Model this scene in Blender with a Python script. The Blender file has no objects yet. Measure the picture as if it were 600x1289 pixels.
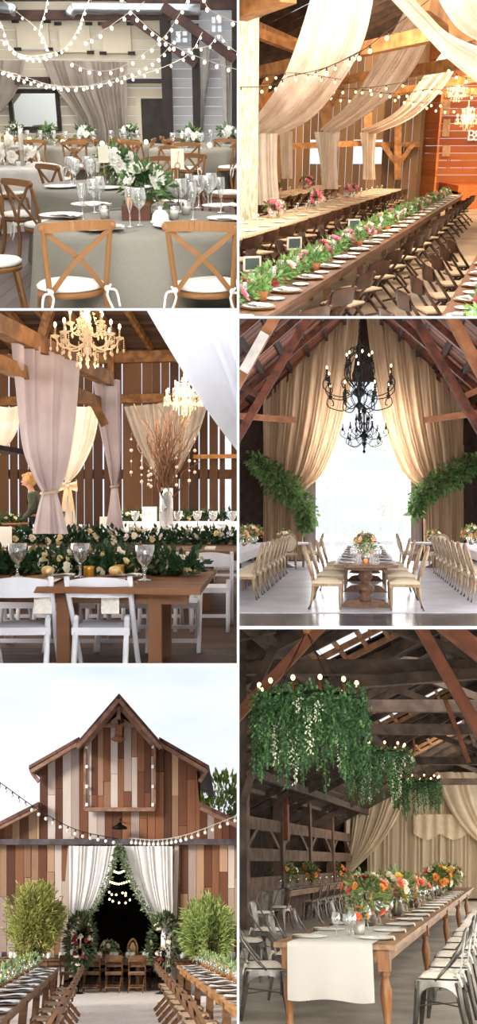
import bpy, bmesh, math, random
from mathutils import Vector, Matrix, noise
V = Vector
PI = math.pi
ONLY = None
# ------------------------------------------------------------------ camera, world, exposure
F, CX, CY = 1100.0, 300.0, 644.5
sc = bpy.context.scene
col = sc.collection
cam = bpy.data.objects.new('camera', bpy.data.cameras.new('camera'))
col.objects.link(cam)
cam.location = (0, 0, 0)
cam.rotation_euler = (PI / 2, 0, 0)
cam.data.sensor_fit = 'VERTICAL'
cam.data.sensor_height = 36.0
cam.data.lens = 36.0 * F / 1289.0
cam.data.clip_start = 0.05
cam.data.clip_end = 400
sc.camera = cam
sc.view_settings.view_transform = 'Standard'
sc.view_settings.look = 'None'
sc.view_settings.gamma = 1.0
sc.view_settings.exposure = 0.0
sc.view_settings.use_curve_mapping = False
world = bpy.data.worlds.new('sky')
sc.world = world
world.use_nodes = True
wn, wl = world.node_tree.nodes, world.node_tree.links
wn.clear()
wo = wn.new('ShaderNodeOutputWorld'); wb = wn.new('ShaderNodeBackground')
tc = wn.new('ShaderNodeTexCoord'); mp = wn.new('ShaderNodeMapping')
nz = wn.new('ShaderNodeTexNoise'); rp = wn.new('ShaderNodeValToRGB')
mp.inputs['Scale'].default_value = (2.2, 2.2, 7.0)
mp.inputs['Location'].default_value = (0.3, 0.2, 0.9)
nz.inputs['Scale'].default_value = 2.2; nz.inputs['Detail'].default_value = 5
rp.color_ramp.elements[0].position = 0.30; rp.color_ramp.elements[0].color = (0.70, 0.78, 0.92, 1)
rp.color_ramp.elements[1].position = 0.62; rp.color_ramp.elements[1].color = (0.90, 0.92, 0.98, 1)
wl.new(tc.outputs['Generated'], mp.inputs['Vector']); wl.new(mp.outputs[0], nz.inputs['Vector'])
wl.new(nz.outputs[0], rp.inputs[0]); wl.new(rp.outputs[0], wb.inputs[0]); wl.new(wb.outputs[0], wo.inputs[0])
wb.inputs[1].default_value = 1.2

sl = bpy.data.lights.new('sun', 'SUN'); sl.energy = 4.2; sl.angle = math.radians(18); sl.color = (1, .95, .88)
so = bpy.data.objects.new('sun', sl); col.objects.link(so)
so.rotation_euler = V((.7, .45, -.55)).to_track_quat('-Z', 'Y').to_euler()

# ------------------------------------------------------------------ rooms
NEAR, FAR = 2.4, 44.0
class Room:
    """a stage room behind one opening: its own floor (z = 0) and eye height; tilted as a whole about the camera to its image horizon, layout stretched in depth"""
    def __init__(s, yh, H, rect):
        s.yh, s.H, s.rect = yh, H, rect
        th = math.atan((CY - yh) / F)
        s.R = Matrix.Rotation(th, 4, 'X')
        s.M = s.R @ Matrix.Translation((0, 0, -H))  # rotation about the camera puts the floor's horizon on its image row
        s.Ri = s.R.inverted()
        s.objs = []
    def ray(s, px, py):
        return s.Ri @ V((px - CX, F, CY - py))
    def z(s, px, py, z=0.0):                       # point of height z
        d = s.ray(px, py); t = (z - s.H) / d.z
        return V((d.x * t, d.y * t, z))
    def y(s, px, py, Y):                           # point at forward distance Y
        d = s.ray(px, py); t = Y / d.y
        return V((d.x * t, Y, s.H + d.z * t))
    def Y(s, py, z=0.0):
        return s.z(CX, py, z).y
CUR = [None]

def area(R, loc, look, size, power, color=(1, 1, 1), sy=None):
    l = bpy.data.lights.new('area_light', 'AREA')
    l.energy = power; l.color = color; l.size = size
    if sy: l.shape = 'RECTANGLE'; l.size_y = sy
    o = bpy.data.objects.new('area_light', l); col.objects.link(o)
    d = (V(look) - V(loc)).normalized()
    q = d.to_track_quat('-Z', 'Y').to_matrix().to_4x4()
    o.matrix_basis = R.M @ Matrix.Translation(V(loc)) @ q
    return o
def panel(side, at, lo, hi, Ys, dens, color=(1, 1, 1)):
    """added soft fill panels, out of view, lying along one boundary of a stage room, shining into it"""
    for Y0, Y1 in zip(Ys[:-1], Ys[1:]):
        Ym = (Y0 + Y1) / 2
        if side == 'top':
            r = V((0, 1, (CY - at) / F)); X = V((1, 0, 0)); c = V((((lo + hi) / 2 - CX) / F * Ym, Ym, r.z * Ym)); w = (hi - lo) / F * Y0
        else:
            r = V(((at - CX) / F, 1, 0)); X = V((0, 0, 1 if side == 'left' else -1)); c = V((r.x * Ym, Ym, (CY - (lo + hi) / 2) / F * Ym)); w = (hi - lo) / F * Y0
        if side != 'top': r = V((r.x, 1, (CY - (lo + hi) / 2) / F)); X = (X - r * X.dot(r) / r.dot(r))
        X.normalize(); L = (Y1 - Y0) * r.length; r.normalize(); Z = X.cross(r)
        l = bpy.data.lights.new('area_light', 'AREA'); l.shape = 'RECTANGLE'; l.size = w; l.size_y = L * .96; l.energy = dens * w * L; l.color = color
        o = bpy.data.objects.new('area_light', l); col.objects.link(o)
        m = Matrix.Identity(4)
        for i in range(3): m[i][0], m[i][1], m[i][2], m[i][3] = X[i], r[i], Z[i], c[i]
        o.matrix_basis = m
def point(R, loc, power, color=(1, .75, .45), r=0.0):
    l = bpy.data.lights.new('lamp_light', 'POINT'); l.energy = power; l.color = color; l.shadow_soft_size = r
    o = bpy.data.objects.new('lamp_light', l); col.objects.link(o)
    o.matrix_basis = R.M @ Matrix.Translation(V(loc))
    return o

# ------------------------------------------------------------------ materials
def lin(c):
    if isinstance(c, str):
        c = [int(c[i:i + 2], 16) / 255 for i in (0, 2, 4)]
    return tuple((x / 12.92 if x <= .04045 else ((x + .055) / 1.055) ** 2.4) for x in c[:3]) + (1,)
MATS = {}
def mat(name, c1, c2=None, rough=.6, metal=0, vary='noise', scale=6, stretch=(1, 1, 1), bump=0, spec=.4,
        trans=0, emit=0, alpha=None, detail=4, coord='Object', c3=None, sheen=0, bscale=None):
    """principled material; c1-c2 vary by noise in object space or per loose piece ('island')"""
    if name in MATS: return MATS[name]
    m = bpy.data.materials.new(name); MATS[name] = m
    m.use_nodes = True
    n, l = m.node_tree.nodes, m.node_tree.links
    n.clear()
    out = n.new('ShaderNodeOutputMaterial'); b = n.new('ShaderNodeBsdfPrincipled')
    b.inputs['Roughness'].default_value = rough; b.inputs['Metallic'].default_value = metal
    b.inputs['Specular IOR Level'].default_value = spec
    b.inputs['Base Color'].default_value = lin(c1)
    fac = None
    if c2 is not None or bump:
        t = n.new('ShaderNodeTexCoord'); mpn = n.new('ShaderNodeMapping'); mpn.inputs['Scale'].default_value = stretch
        l.new(t.outputs[coord], mpn.inputs['Vector'])
        nt = n.new('ShaderNodeTexNoise'); nt.inputs['Scale'].default_value = scale; nt.inputs['Detail'].default_value = detail
        l.new(mpn.outputs[0], nt.inputs['Vector'])
        fac = nt.outputs[0]
    if c2 is not None:
        r = n.new('ShaderNodeValToRGB')
        r.color_ramp.elements[0].color = lin(c1); r.color_ramp.elements[1].color = lin(c2)
        if vary == 'island':
            g = n.new('ShaderNodeNewGeometry')
            mx = n.new('ShaderNodeMix'); mx.data_type = 'FLOAT'; mx.inputs[0].default_value = .72
            l.new(fac, mx.inputs[2]); l.new(g.outputs['Random Per Island'], mx.inputs[3]); l.new(mx.outputs[0], r.inputs[0])
            r.color_ramp.elements[0].position = .15; r.color_ramp.elements[1].position = .85
        else:
            l.new(fac, r.inputs[0]); r.color_ramp.elements[0].position = .35; r.color_ramp.elements[1].position = .65
        if c3 is not None:
            e = r.color_ramp.elements.new(.5); e.color = lin(c3)
        l.new(r.outputs[0], b.inputs['Base Color'])
    if bump:
        bp = n.new('ShaderNodeBump'); bp.inputs['Strength'].default_value = bump; bp.inputs['Distance'].default_value = .01
        if bscale:
            n2 = n.new('ShaderNodeTexNoise'); n2.inputs['Scale'].default_value = bscale
            l.new(mpn.outputs[0], n2.inputs['Vector']); l.new(n2.outputs[0], bp.inputs['Height'])
        else: l.new(fac, bp.inputs['Height'])
        l.new(bp.outputs[0], b.inputs['Normal'])
    if emit:
        b.inputs['Emission Color'].default_value = lin(c1); b.inputs['Emission Strength'].default_value = emit
    sh = b.outputs[0]
    if trans:
        tr = n.new('ShaderNodeBsdfTranslucent'); mx = n.new('ShaderNodeMixShader'); mx.inputs[0].default_value = trans
        tr.inputs[0].default_value = lin(c1)
        if c2 is not None: l.new(r.outputs[0], tr.inputs[0])
        l.new(sh, mx.inputs[1]); l.new(tr.outputs[0], mx.inputs[2]); sh = mx.outputs[0]
    if alpha is not None:
        tp = n.new('ShaderNodeBsdfTransparent'); mx = n.new('ShaderNodeMixShader'); mx.inputs[0].default_value = alpha
        l.new(tp.outputs[0], mx.inputs[1]); l.new(sh, mx.inputs[2]); sh = mx.outputs[0]
    l.new(sh, out.inputs[0])
    return m
def glass(name='clear_glass', tint=(.93, .95, .95), dens=.2):
    if name in MATS: return MATS[name]
    m = bpy.data.materials.new(name); MATS[name] = m; m.use_nodes = True
    n, l = m.node_tree.nodes, m.node_tree.links; n.clear()
    out = n.new('ShaderNodeOutputMaterial'); g = n.new('ShaderNodeBsdfGlossy'); t = n.new('ShaderNodeBsdfTransparent')
    g.inputs['Roughness'].default_value = .05; t.inputs[0].default_value = tint + (1,)
    lw = n.new('ShaderNodeLayerWeight'); lw.inputs[0].default_value = .35
    ma = n.new('ShaderNodeMath'); ma.operation = 'ADD'; ma.inputs[1].default_value = dens
    l.new(lw.outputs[1], ma.inputs[0])
    mx = n.new('ShaderNodeMixShader'); l.new(ma.outputs[0], mx.inputs[0]); l.new(t.outputs[0], mx.inputs[1]); l.new(g.outputs[0], mx.inputs[2])
    l.new(mx.outputs[0], out.inputs[0])
    return m
def glow(name, c, s):
    if name in MATS: return MATS[name]
    m = bpy.data.materials.new(name); MATS[name] = m; m.use_nodes = True
    n, l = m.node_tree.nodes, m.node_tree.links; n.clear()
    out = n.new('ShaderNodeOutputMaterial'); e = n.new('ShaderNodeEmission')
    e.inputs[0].default_value = lin(c); e.inputs[1].default_value = s; l.new(e.outputs[0], out.inputs[0])
    return m

# ------------------------------------------------------------------ mesh collecting
def crv(P, t):
    """Catmull-Rom through the points P at t in 0..1"""
    n = len(P) - 1
    if n == 0: return V(P[0])
    x = min(max(t, 0), 1) * n; i = min(int(x), n - 1); f = x - i
    p1, p2 = V(P[i]), V(P[i + 1])
    if n == 1: return p1.lerp(p2, f)
    p0 = V(P[i - 1]) if i > 0 else p1 * 2 - p2
    p3 = V(P[i + 2]) if i + 2 <= n else p2 * 2 - p1
    return .5 * ((2 * p1) + (p2 - p0) * f + (2 * p0 - 5 * p1 + 4 * p2 - p3) * f * f + (3 * p1 - p0 - 3 * p2 + p3) * f ** 3)
def frame(d, up=V((0, 0, 1))):
    d = d.normalized(); x = d.cross(up)
    if x.length < 1e-4: x = d.cross(V((0, 1, 0)))
    x.normalize(); return x, x.cross(d)
class MB:
    def __init__(s): s.v = []; s.f = []; s.sm = []
    def add(s, vs, fs, smooth=False):
        o = len(s.v); s.v += [tuple(p) for p in vs]
        s.f += [tuple(i + o for i in f) for f in fs]; s.sm += [smooth] * len(fs)
        return s
    def box(s, c, size, rot=None, top=1.0):
        """box centred on c; top scales its upper face; rot = Matrix 3x3 or z angle"""
        hx, hy, hz = [q / 2 for q in size]
        P = [V((sx * hx * (top if sz > 0 else 1), sy * hy * (top if sz > 0 else 1), sz * hz)) for sz in (-1, 1) for sy in (-1, 1) for sx in (-1, 1)]
        if rot is not None:
            m = Matrix.Rotation(rot, 3, 'Z') if not hasattr(rot, 'to_quaternion') else rot
            P = [m @ p for p in P]
        c = V(c)
        return s.add([p + c for p in P], [(0, 2, 3, 1), (4, 5, 7, 6), (0, 1, 5, 4), (2, 6, 7, 3), (0, 4, 6, 2), (1, 3, 7, 5)])
    def bar(s, a, b, w, t=None, up=V((0, 0, 1)), w2=None):
        t = w if t is None else t; a, b = V(a), V(b); x, u = frame(b - a, up); k = 1 if w2 is None else w2 / w
        P = [a - x * w / 2 - u * t / 2, a + x * w / 2 - u * t / 2, a + x * w / 2 + u * t / 2, a - x * w / 2 + u * t / 2]
        Q = [b + (p - a) * k for p in P]
        return s.add(P + Q, [(0, 1, 2, 3), (7, 6, 5, 4), (0, 4, 5, 1), (1, 5, 6, 2), (2, 6, 7, 3), (3, 7, 4, 0)])
    def bars(s, P, w, t=None, up=V((0, 0, 1)), n=None):
        if n: P = [crv(P, i / n) for i in range(n + 1)]
        for a, b in zip(P[:-1], P[1:]): s.bar(a, b, w, t, up)
        return s
    def tube(s, P, r, k=6, n=None, cap=True, r2=None, rf=None):
        if n: P = [crv(P, i / n) for i in range(n + 1)]
        P = [V(p) for p in P]; m = len(P); vs = []; px = None
        for i, p in enumerate(P):
            d = (P[min(i + 1, m - 1)] - P[max(i - 1, 0)])
            if d.length < 1e-9: d = V((0, 0, 1))
            d.normalize()
            if px is None: x, y = frame(d)
            else:
                x = px - d * px.dot(d)
                if x.length < 1e-5: x, y = frame(d)
                x.normalize(); y = d.cross(x)
            px = x; q = i / max(m - 1, 1)
            rr = rf(q) if rf else (r if r2 is None else r + (r2 - r) * q)
            for j in range(k):
                a = 2 * PI * j / k; vs.append(p + (x * math.cos(a) + y * math.sin(a)) * rr)
        fs = [(i * k + j, i * k + (j + 1) % k, (i + 1) * k + (j + 1) % k, (i + 1) * k + j) for i in range(m - 1) for j in range(k)]
        if cap: fs += [tuple(reversed(range(k))), tuple((m - 1) * k + j for j in range(k))]
        return s.add(vs, fs, True)
    def lathe(s, prof, c=(0, 0, 0), k=12, ax=None, sx=1, sy=1):
        c = V(c); vs = []; m = len(prof)
        for r, z in prof:
            for j in range(k):
                a = 2 * PI * j / k; p = V((r * math.cos(a) * sx, r * math.sin(a) * sy, z))
                vs.append((ax @ p if ax else p) + c)
        fs = [(i * k + j, i * k + (j + 1) % k, (i + 1) * k + (j + 1) % k, (i + 1) * k + j) for i in range(m - 1) for j in range(k)]
        if prof[0][0] > 1e-5: fs.append(tuple(reversed(range(k))))
        if prof[-1][0] > 1e-5: fs.append(tuple((m - 1) * k + j for j in range(k)))
        return s.add(vs, fs, True)
    def ball(s, c, r, k=8, m=5, sc3=(1, 1, 1), wob=0):
        c = V(c); vs = [c + V((0, 0, -r * sc3[2]))]
        for i in range(1, m):
            a = -PI / 2 + PI * i / m
            for j in range(k):
                b = 2 * PI * j / k; q = 1 + random.uniform(-wob, wob)
                vs.append(c + V((math.cos(a) * math.cos(b) * sc3[0], math.cos(a) * math.sin(b) * sc3[1], math.sin(a) * sc3[2])) * r * q)
        vs.append(c + V((0, 0, r * sc3[2]))); fs = []
        for j in range(k): fs.append((0, 1 + (j + 1) % k, 1 + j))
        for i in range(m - 2):
            for j in range(k): fs.append((1 + i * k + j, 1 + i * k + (j + 1) % k, 1 + (i + 1) * k + (j + 1) % k, 1 + (i + 1) * k + j))
        e = len(vs) - 1
        for j in range(k): fs.append((e, 1 + (m - 2) * k + j, 1 + (m - 2) * k + (j + 1) % k))
        return s.add(vs, fs, True)
    def grid(s, fn, nu, nv, smooth=True):
        vs = [fn(i / nu, j / nv) for j in range(nv + 1) for i in range(nu + 1)]
        w = nu + 1
        return s.add(vs, [(j * w + i, j * w + i + 1, (j + 1) * w + i + 1, (j + 1) * w + i) for j in range(nv) for i in range(nu)], smooth)
    def slab(s, P, h):
        """flat polygon P (list of points) raised by vector h"""
        P = [V(p) for p in P]; h = V(h); n = len(P)
        return s.add(P + [p + h for p in P], [tuple(reversed(range(n))), tuple(range(n, 2 * n))] + [(i, (i + 1) % n, n + (i + 1) % n, n + i) for i in range(n)])
    def leaf(s, p, d, L, w, up=None):
        d = V(d).normalized(); p = V(p); up = up or V((random.uniform(-1, 1), random.uniform(-1, 1), random.uniform(.2, 1)))
        x = d.cross(up)
        if x.length < 1e-3: x = V((1, 0, 0))
        x.normalize(); n = x.cross(d)
        return s.add([p, p + d * L * .5 + x * w / 2 + n * L * .06, p + d * L, p + d * L * .5 - x * w / 2 + n * L * .06, p + d * L * .5 - n * L * .04], [(0, 1, 4), (1, 2, 4), (2, 3, 4), (3, 0, 4)])
    def drape(s, L, Rr, folds, amp, nv=22, seed=0, per=8, fall=None, sc0=1.0):
        """cloth between edge curves L and Rr (top to bottom) with rolling folds"""
        rnd = random.Random(seed); ph = [rnd.uniform(0, 6.28) for _ in range(4)]
        nu = int(folds * per)
        def fn(u, v):
            a, b = crv(L, v), crv(Rr, v); w = b - a
            uu = u + .35 / folds * math.sin(2 * PI * folds * .37 * u + ph[3])
            e = .01; t = (crv(L, min(v + e, 1)) + crv(Rr, min(v + e, 1))) - (crv(L, max(v - e, 0)) + crv(Rr, max(v - e, 0)))
            n = w.cross(t)
            if n.length < 1e-9: n = V((0, -1, 0))
            n.normalize()
            k = 2 * PI * folds
            dsp = math.sin(k * uu + ph[0] + .6 * math.sin(v * 3 + ph[1])) + .45 * math.sin(k * .43 * u + ph[2] + 1.2 * v)
            am = amp if fall is None else amp * fall(v)
            return a + w * u + n * dsp * am
        return s.grid(fn, nu, nv)
    def mesh(s, name, m):
        me = bpy.data.meshes.new(name)
        me.from_pydata(s.v, [], s.f)
        me.polygons.foreach_set('use_smooth', s.sm)
        if m: me.materials.append(m)
        me.update(); return me

# ------------------------------------------------------------------ things and parts
LAB = {}
def T(loc=(0, 0, 0), rz=0, sc_=1.0):
    return Matrix.Translation(V(loc)) @ Matrix.Rotation(rz, 4, 'Z') @ Matrix.Diagonal((sc_, sc_, sc_, 1))
def _tag(o, label, cat, group):
    o['label'] = label; o['category'] = cat
    if group: o['group'] = group
    LAB.setdefault(label, []).append(group)
def thing(R, name, label, cat, loc=(0, 0, 0), rz=0, group=None, s=1.0):
    o = bpy.data.objects.new(name, None); col.objects.link(o); o.empty_display_size = .1
    o.matrix_basis = R.M @ T(loc, rz, s); _tag(o, label, cat, group); R.objs.append(o); o['_kids'] = 0
    KIDS[o.name] = []
    return o
KIDS = {}
def part(root, name, mb, m=None, label=None, kind=None):
    o = bpy.data.objects.new(name, mb if not isinstance(mb, MB) else mb.mesh(name, m)); col.objects.link(o)
    o.parent = root; KIDS.setdefault(root.name, []).append(o); KIDS[o.name] = []
    if label: o['label'] = label
    if kind: o['kind'] = kind
    return o
def solo(R, name, mb, m, label, cat, loc=(0, 0, 0), rz=0, group=None, kind=None, s=1.0):
    o = bpy.data.objects.new(name, mb if not isinstance(mb, MB) else mb.mesh(name, m)); col.objects.link(o)
    o.matrix_basis = R.M @ T(loc, rz, s); _tag(o, label, cat, group); KIDS[o.name] = []
    if kind: o['kind'] = kind
    R.objs.append(o); return o
def struct(R, name, mb, m):
    o = bpy.data.objects.new(name, mb.mesh(name, m)); col.objects.link(o)
    o.matrix_basis = R.M.copy(); o['kind'] = 'structure'; R.objs.append(o); KIDS[o.name] = []; return o
def dup(root, R, loc, rz, label, group=None, s=1.0):
    r = root.copy(); col.objects.link(r); r.matrix_basis = R.M @ T(loc, rz, s)
    _tag(r, label, root['category'], group or root.get('group')); R.objs.append(r); KIDS[r.name] = []
    for c in KIDS[root.name]:
        d = c.copy(); col.objects.link(d); d.parent = r; KIDS[r.name].append(d); KIDS[d.name] = []
        for g in KIDS[c.name]:
            e = g.copy(); col.objects.link(e); e.parent = d; KIDS[d.name].append(e); KIDS[e.name] = []
    return r
class Proto:
    """first call places the source itself, later calls copies"""
    def __init__(s, make): s.make = make; s.o = None
    def __call__(s, R, loc, rz, label, group=None, sc_=1.0):
        if s.o is None:
            s.o = s.make(R, label, group); s.o.matrix_basis = R.M @ T(loc, rz, sc_); return s.o
        return dup(s.o, R, loc, rz, label, group, sc_)
ORD = 'first second third fourth fifth sixth seventh eighth ninth tenth eleventh twelfth thirteenth fourteenth fifteenth sixteenth seventeenth eighteenth nineteenth twentieth'.split()
def nth(i):
    if i < 20: return ORD[i]
    t, u = divmod(i + 1, 10); tens = {2: 'twenty', 3: 'thirty', 4: 'forty', 5: 'fifty'}
    if u == 0: return {2: 'twentieth', 3: 'thirtieth', 4: 'fortieth', 5: 'fiftieth'}[t]
    return tens[t] + '-' + ORD[u - 1]

# ------------------------------------------------------------------ cutting each stage room off along camera rays through its image panel edges
def clip_room(R):
    x0, y0, x1, y1 = R.rect
    pl = [(V((F, -(x0 - CX), 0)), 0), (V((-F, (x1 - CX), 0)), 0), (V((0, (CY - y0), -F)), 0), (V((0, -(CY - y1), F)), 0)]
    pl = [(n.normalized(), 0) for n, _ in pl] + [(V((0, 1, 0)), NEAR + .05)]
    def kill(o):
        for c in KIDS.get(o.name, []): kill(c)
        bpy.data.objects.remove(o, do_unlink=True)
    def work(o, M):
        keep = []
        for c in list(KIDS.get(o.name, [])):
            if work(c, M @ c.matrix_basis): keep.append(c)
        nm = o.name
        KIDS[nm] = keep
        if o.type != 'MESH':
            if not keep: bpy.data.objects.remove(o, do_unlink=True); return False
            return True
        bb = [M @ V(c) for c in o.bound_box] if False else None
        me = o.data
        if 'bb' not in me:
            xs = [v.co for v in me.vertices]
            me['bb'] = [min(v.x for v in xs), min(v.y for v in xs), min(v.z for v in xs), max(v.x for v in xs), max(v.y for v in xs), max(v.z for v in xs)]
        b = me['bb']; bb = [M @ V((b[i], b[j], b[k])) for i in (0, 3) for j in (1, 4) for k in (2, 5)]
        cut = []
        for n, d in pl:
            ds = [p.dot(n) - d for p in bb]
            if max(ds) <= 0:
                if keep: KIDS[nm] = []; [kill(c) for c in keep]
                bpy.data.objects.remove(o, do_unlink=True); return False
            if min(ds) < 0: cut.append((n, d))
        if cut:
            bm = bmesh.new(); bm.from_mesh(me); Mi = M.inverted(); Nt = M.transposed().to_3x3()
            for n, d in cut:
                nl = (Nt @ n).normalized(); co = Mi @ (n * d)
                bmesh.ops.bisect_plane(bm, geom=bm.verts[:] + bm.edges[:] + bm.faces[:], plane_co=co, plane_no=nl, clear_inner=True)
            if not bm.faces:
                bm.free()
                for c in keep: kill(c)
                KIDS[nm] = []
                bpy.data.objects.remove(o, do_unlink=True); return False
            me2 = bpy.data.meshes.new(me.name)
            for m_ in me.materials: me2.materials.append(m_)
            bm.to_mesh(me2); bm.free(); o.data = me2
        return True
    for o in list(R.objs):
        work(o, o.matrix_basis.copy())

# ------------------------------------------------------------------ shared small builders
def bez(*p): return [crv(p, i / 10) for i in range(11)]
GLASS = glass()
def wineglass_mb(h=.2, bowl=.037, kind='wine'):
    mb = MB()
    if kind == 'wine': pr = [(.032, 0), (.03, .004), (.005, .01), (.004, h * .42), (.012, h * .47), (bowl * .85, h * .58), (bowl, h * .75), (bowl * .82, h)]
    elif kind == 'flute': pr = [(.03, 0), (.028, .004), (.005, .01), (.004, h * .38), (.014, h * .5), (.026, h * .72), (.024, h)]
    else: pr = [(.03, 0), (.033, h * .5), (.036, h)]
    return mb.lathe(pr, k=10)
def plate_mb(r=.14):
    return MB().lathe([(r * .55, 0), (r * .65, .004), (r * .97, .016), (r, .02), (r * .93, .017), (r * .62, .009), (0.001, .008)], k=20)
def napkin_mb(w=.1, l=.2):
    mb = MB(); mb.grid(lambda u, v: V(((u - .5) * w * (1 + .5 * v * v), (v - .5) * l, .012 + .012 * math.sin(u * 9 + v * 3) * .5 + .006 * math.sin(v * 7))), 8, 8)
    mb.grid(lambda u, v: V(((u - .5) * w * (1 + .5 * v * v), (v - .5) * l, .002)), 2, 2); return mb
def fork_mb(l=.19):
    mb = MB(); mb.bar((0, -l / 2, .003), (0, l * .2, .003), .006, .003); mb.bar((0, l * .2, .003), (0, l * .32, .004), .02, .003)
    for k in (-1, 0, 1): mb.bar((k * .007, l * .3, .004), (k * .007, l / 2, .006), .003, .002)
    return mb
def bloom_mb(r=.04, n=18, seed=0):
    """rose-like bloom of cupped petals"""
    rnd = random.Random(seed); mb = MB()
    for i in range(n):
        t = i / n; a = i * 2.4; rr = r * (.25 + .75 * t); tilt = .25 + 1.0 * t
        d = V((math.cos(a) * math.sin(tilt), math.sin(a) * math.sin(tilt), math.cos(tilt)))
        s_ = d.cross(V((0, 0, 1))); s_ = s_.normalized() if s_.length > 1e-3 else V((1, 0, 0)); n_ = s_.cross(d)
        b = V((math.cos(a), math.sin(a), 0)) * rr * .2; w = rr * .62; h = rr * 1.0
        P = [b, b + d * h * .5 + s_ * w, b + d * h * .5 - s_ * w, b + d * h + s_ * w * .6 - n_ * h * .1, b + d * h - s_ * w * .6 - n_ * h * .1, b + d * h * .55 + n_ * h * -.16]
        mb.add(P, [(0, 1, 5), (0, 5, 2), (1, 3, 5), (5, 4, 2), (3, 4, 5)], True)
    mb.ball((0, 0, r * .18), r * .3, 6, 4)
    return mb
def bush_mb(fn, n, L, w, seed=0, up=.3):
    """n leaves at points/directions given by fn(rnd)"""
    rnd = random.Random(seed); mb = MB()
    st = random.getstate(); random.seed(seed)
    for _ in range(n):
        p, d = fn(rnd); k = rnd.uniform(.7, 1.3); mb.leaf(p, d, L * k, w * k)
    random.setstate(st); return mb
def rdir(rnd, up=0):
    while 1:
        d = V((rnd.uniform(-1, 1), rnd.uniform(-1, 1), rnd.uniform(-1, 1)))
        if .1 < d.length < 1: d.normalize(); d.z += up; return d.normalized()
def bouquet(R, loc, name, label, cat, r, h, leafm, blooms, vase=None, seed=0, group=None, nl=220, sq=.8, leafL=.06, vlabel=None, base=0):
    """blooms: list of (material, count, radius)"""
    rnd = random.Random(seed)
    t = thing(R, name, label, cat, loc, rnd.uniform(0, 6), group)
    if vase: part(t, 'vase', vase[0], vase[1])
    c = V((0, 0, h))
    def fn(q):
        d = rdir(q, .35); return c + V((d.x * r, d.y * r, d.z * r * sq)) * q.uniform(.25, .95), (d + V((0, 0, .2 + -.5 * q.random())))
    part(t, 'foliage', bush_mb(fn, nl, leafL, leafL * .45, seed), leafm)
    st = MB()
    for i in range(7):
        d = rdir(rnd, .5); st.tube([V((0, 0, base)), V((d.x * .03, d.y * .03, h * .6)), c + V((d.x * r, d.y * r, d.z * r * sq)) * .8], .003, 4)
    part(t, 'stem', st, leafm)
    for m, cnt, br in blooms:
        protos = BL.setdefault((m.name, br), [bloom_mb(br, 16, k).mesh('bloom', m) for k in range(2)])
        for i in range(cnt):
            d = rdir(rnd, .5); o = part(t, 'bloom', protos[i % 2], None)
            p = c + V((d.x * r, d.y * r, d.z * r * sq)) * rnd.uniform(.82, 1.0)
            o.matrix_basis = Matrix.Translation(p) @ d.to_track_quat('Z', 'Y').to_matrix().to_4x4()
    return t
BL = {}
def stringlight(R, name, label, pts, nb, mcord, mbulb, br=.03, cr=.004, drop=.05, sag=0, group=None, skip=()):
    """festoon: pts is a polyline in room coordinates; nb bulbs hang from it"""
    t = thing(R, name, label, 'string lights', pts[0], 0, group); o0 = V(pts[0])
    P = [V(p) - o0 for p in pts]
    part(t, 'cord', MB().tube(P, cr, 4, n=max(12, len(P) * 6)), mcord)
    bm_ = MB().ball((0, 0, -br), br, 7, 6, (1, 1, 1.1)).mesh('bulb', mbulb)
    sm_ = MB().tube([(0, 0, drop), (0, 0, 0)], br * .42, 6).mesh('socket', mcord)
    for i in range(nb):
        q = crv(P, (i + .5) / nb)
        b = part(t, 'bulb', bm_, None); b.matrix_basis = Matrix.Translation(q - V((0, 0, drop)))
        s_ = part(b, 'socket', sm_, None)
    return t
def turned_leg(h, r=.045, sq=.09):
    mb = MB(); mb.box((0, 0, h - .09), (sq, sq, .18))
    q = [(.42, 0), (.6, .03), (.5, .07), (.62, .1), (.8, .14), (.55, .17), (.75, .3), (1.0, .45), (1.05, .55), (.7, .66), (.55, .7), (.95, .73), (.6, .76), (.85, .79), (.85, .8)]
    return mb.lathe([(a * r, b * (h - .0) * .98) for a, b in q], k=12)

# ================================================================== added wedges along camera rays between the six stage rooms, edges form image borders
DIVW = mat('divider_white', 'f4f4f2', 'f8f8f6', rough=.9, scale=30)
def wedge(u0, v0, u1, v1, y0=NEAR, y1=FAR):
    P = [V(((u - CX) / F * Y, Y, (CY - v) / F * Y)) for Y in (y0, y1) for u, v in ((u0, v0), (u1, v0), (u1, v1), (u0, v1))]
    return MB().add(P, [(0, 1, 2, 3), (7, 6, 5, 4), (0, 4, 5, 1), (1, 5, 6, 2), (2, 6, 7, 3), (3, 7, 4, 0)])
MG = 70
def partitions():  # wall, ceiling and trim names here are added dividers, sized by image pixels
    for nm, q in (('divider_middle', (298, -MG, 301, 1289 + MG)), ('wall_left', (-MG - 4, -MG, -MG, 837)), ('divider_right', (600 + MG, -MG, 604 + MG, 1289 + MG)),
                  ('ceiling', (-MG, -MG - 4, 600 + MG, -MG)),
                  ('trim_1', (-MG, 388, 298, 391)), ('trim_2', (-MG, 835, 298, 839)), ('trim_3', (301, 398, 600 + MG, 401)), ('trim_4', (301, 788, 600 + MG, 792)),
                  ('trim_5', (301, 1289 + MG, 600 + MG, 1293 + MG))):
        mb = wedge(*q, y1=9.0 if nm == 'trim_2' else FAR)
        o = bpy.data.objects.new(nm, mb.mesh(nm, DIVW)); col.objects.link(o); o['kind'] = 'structure'

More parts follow.
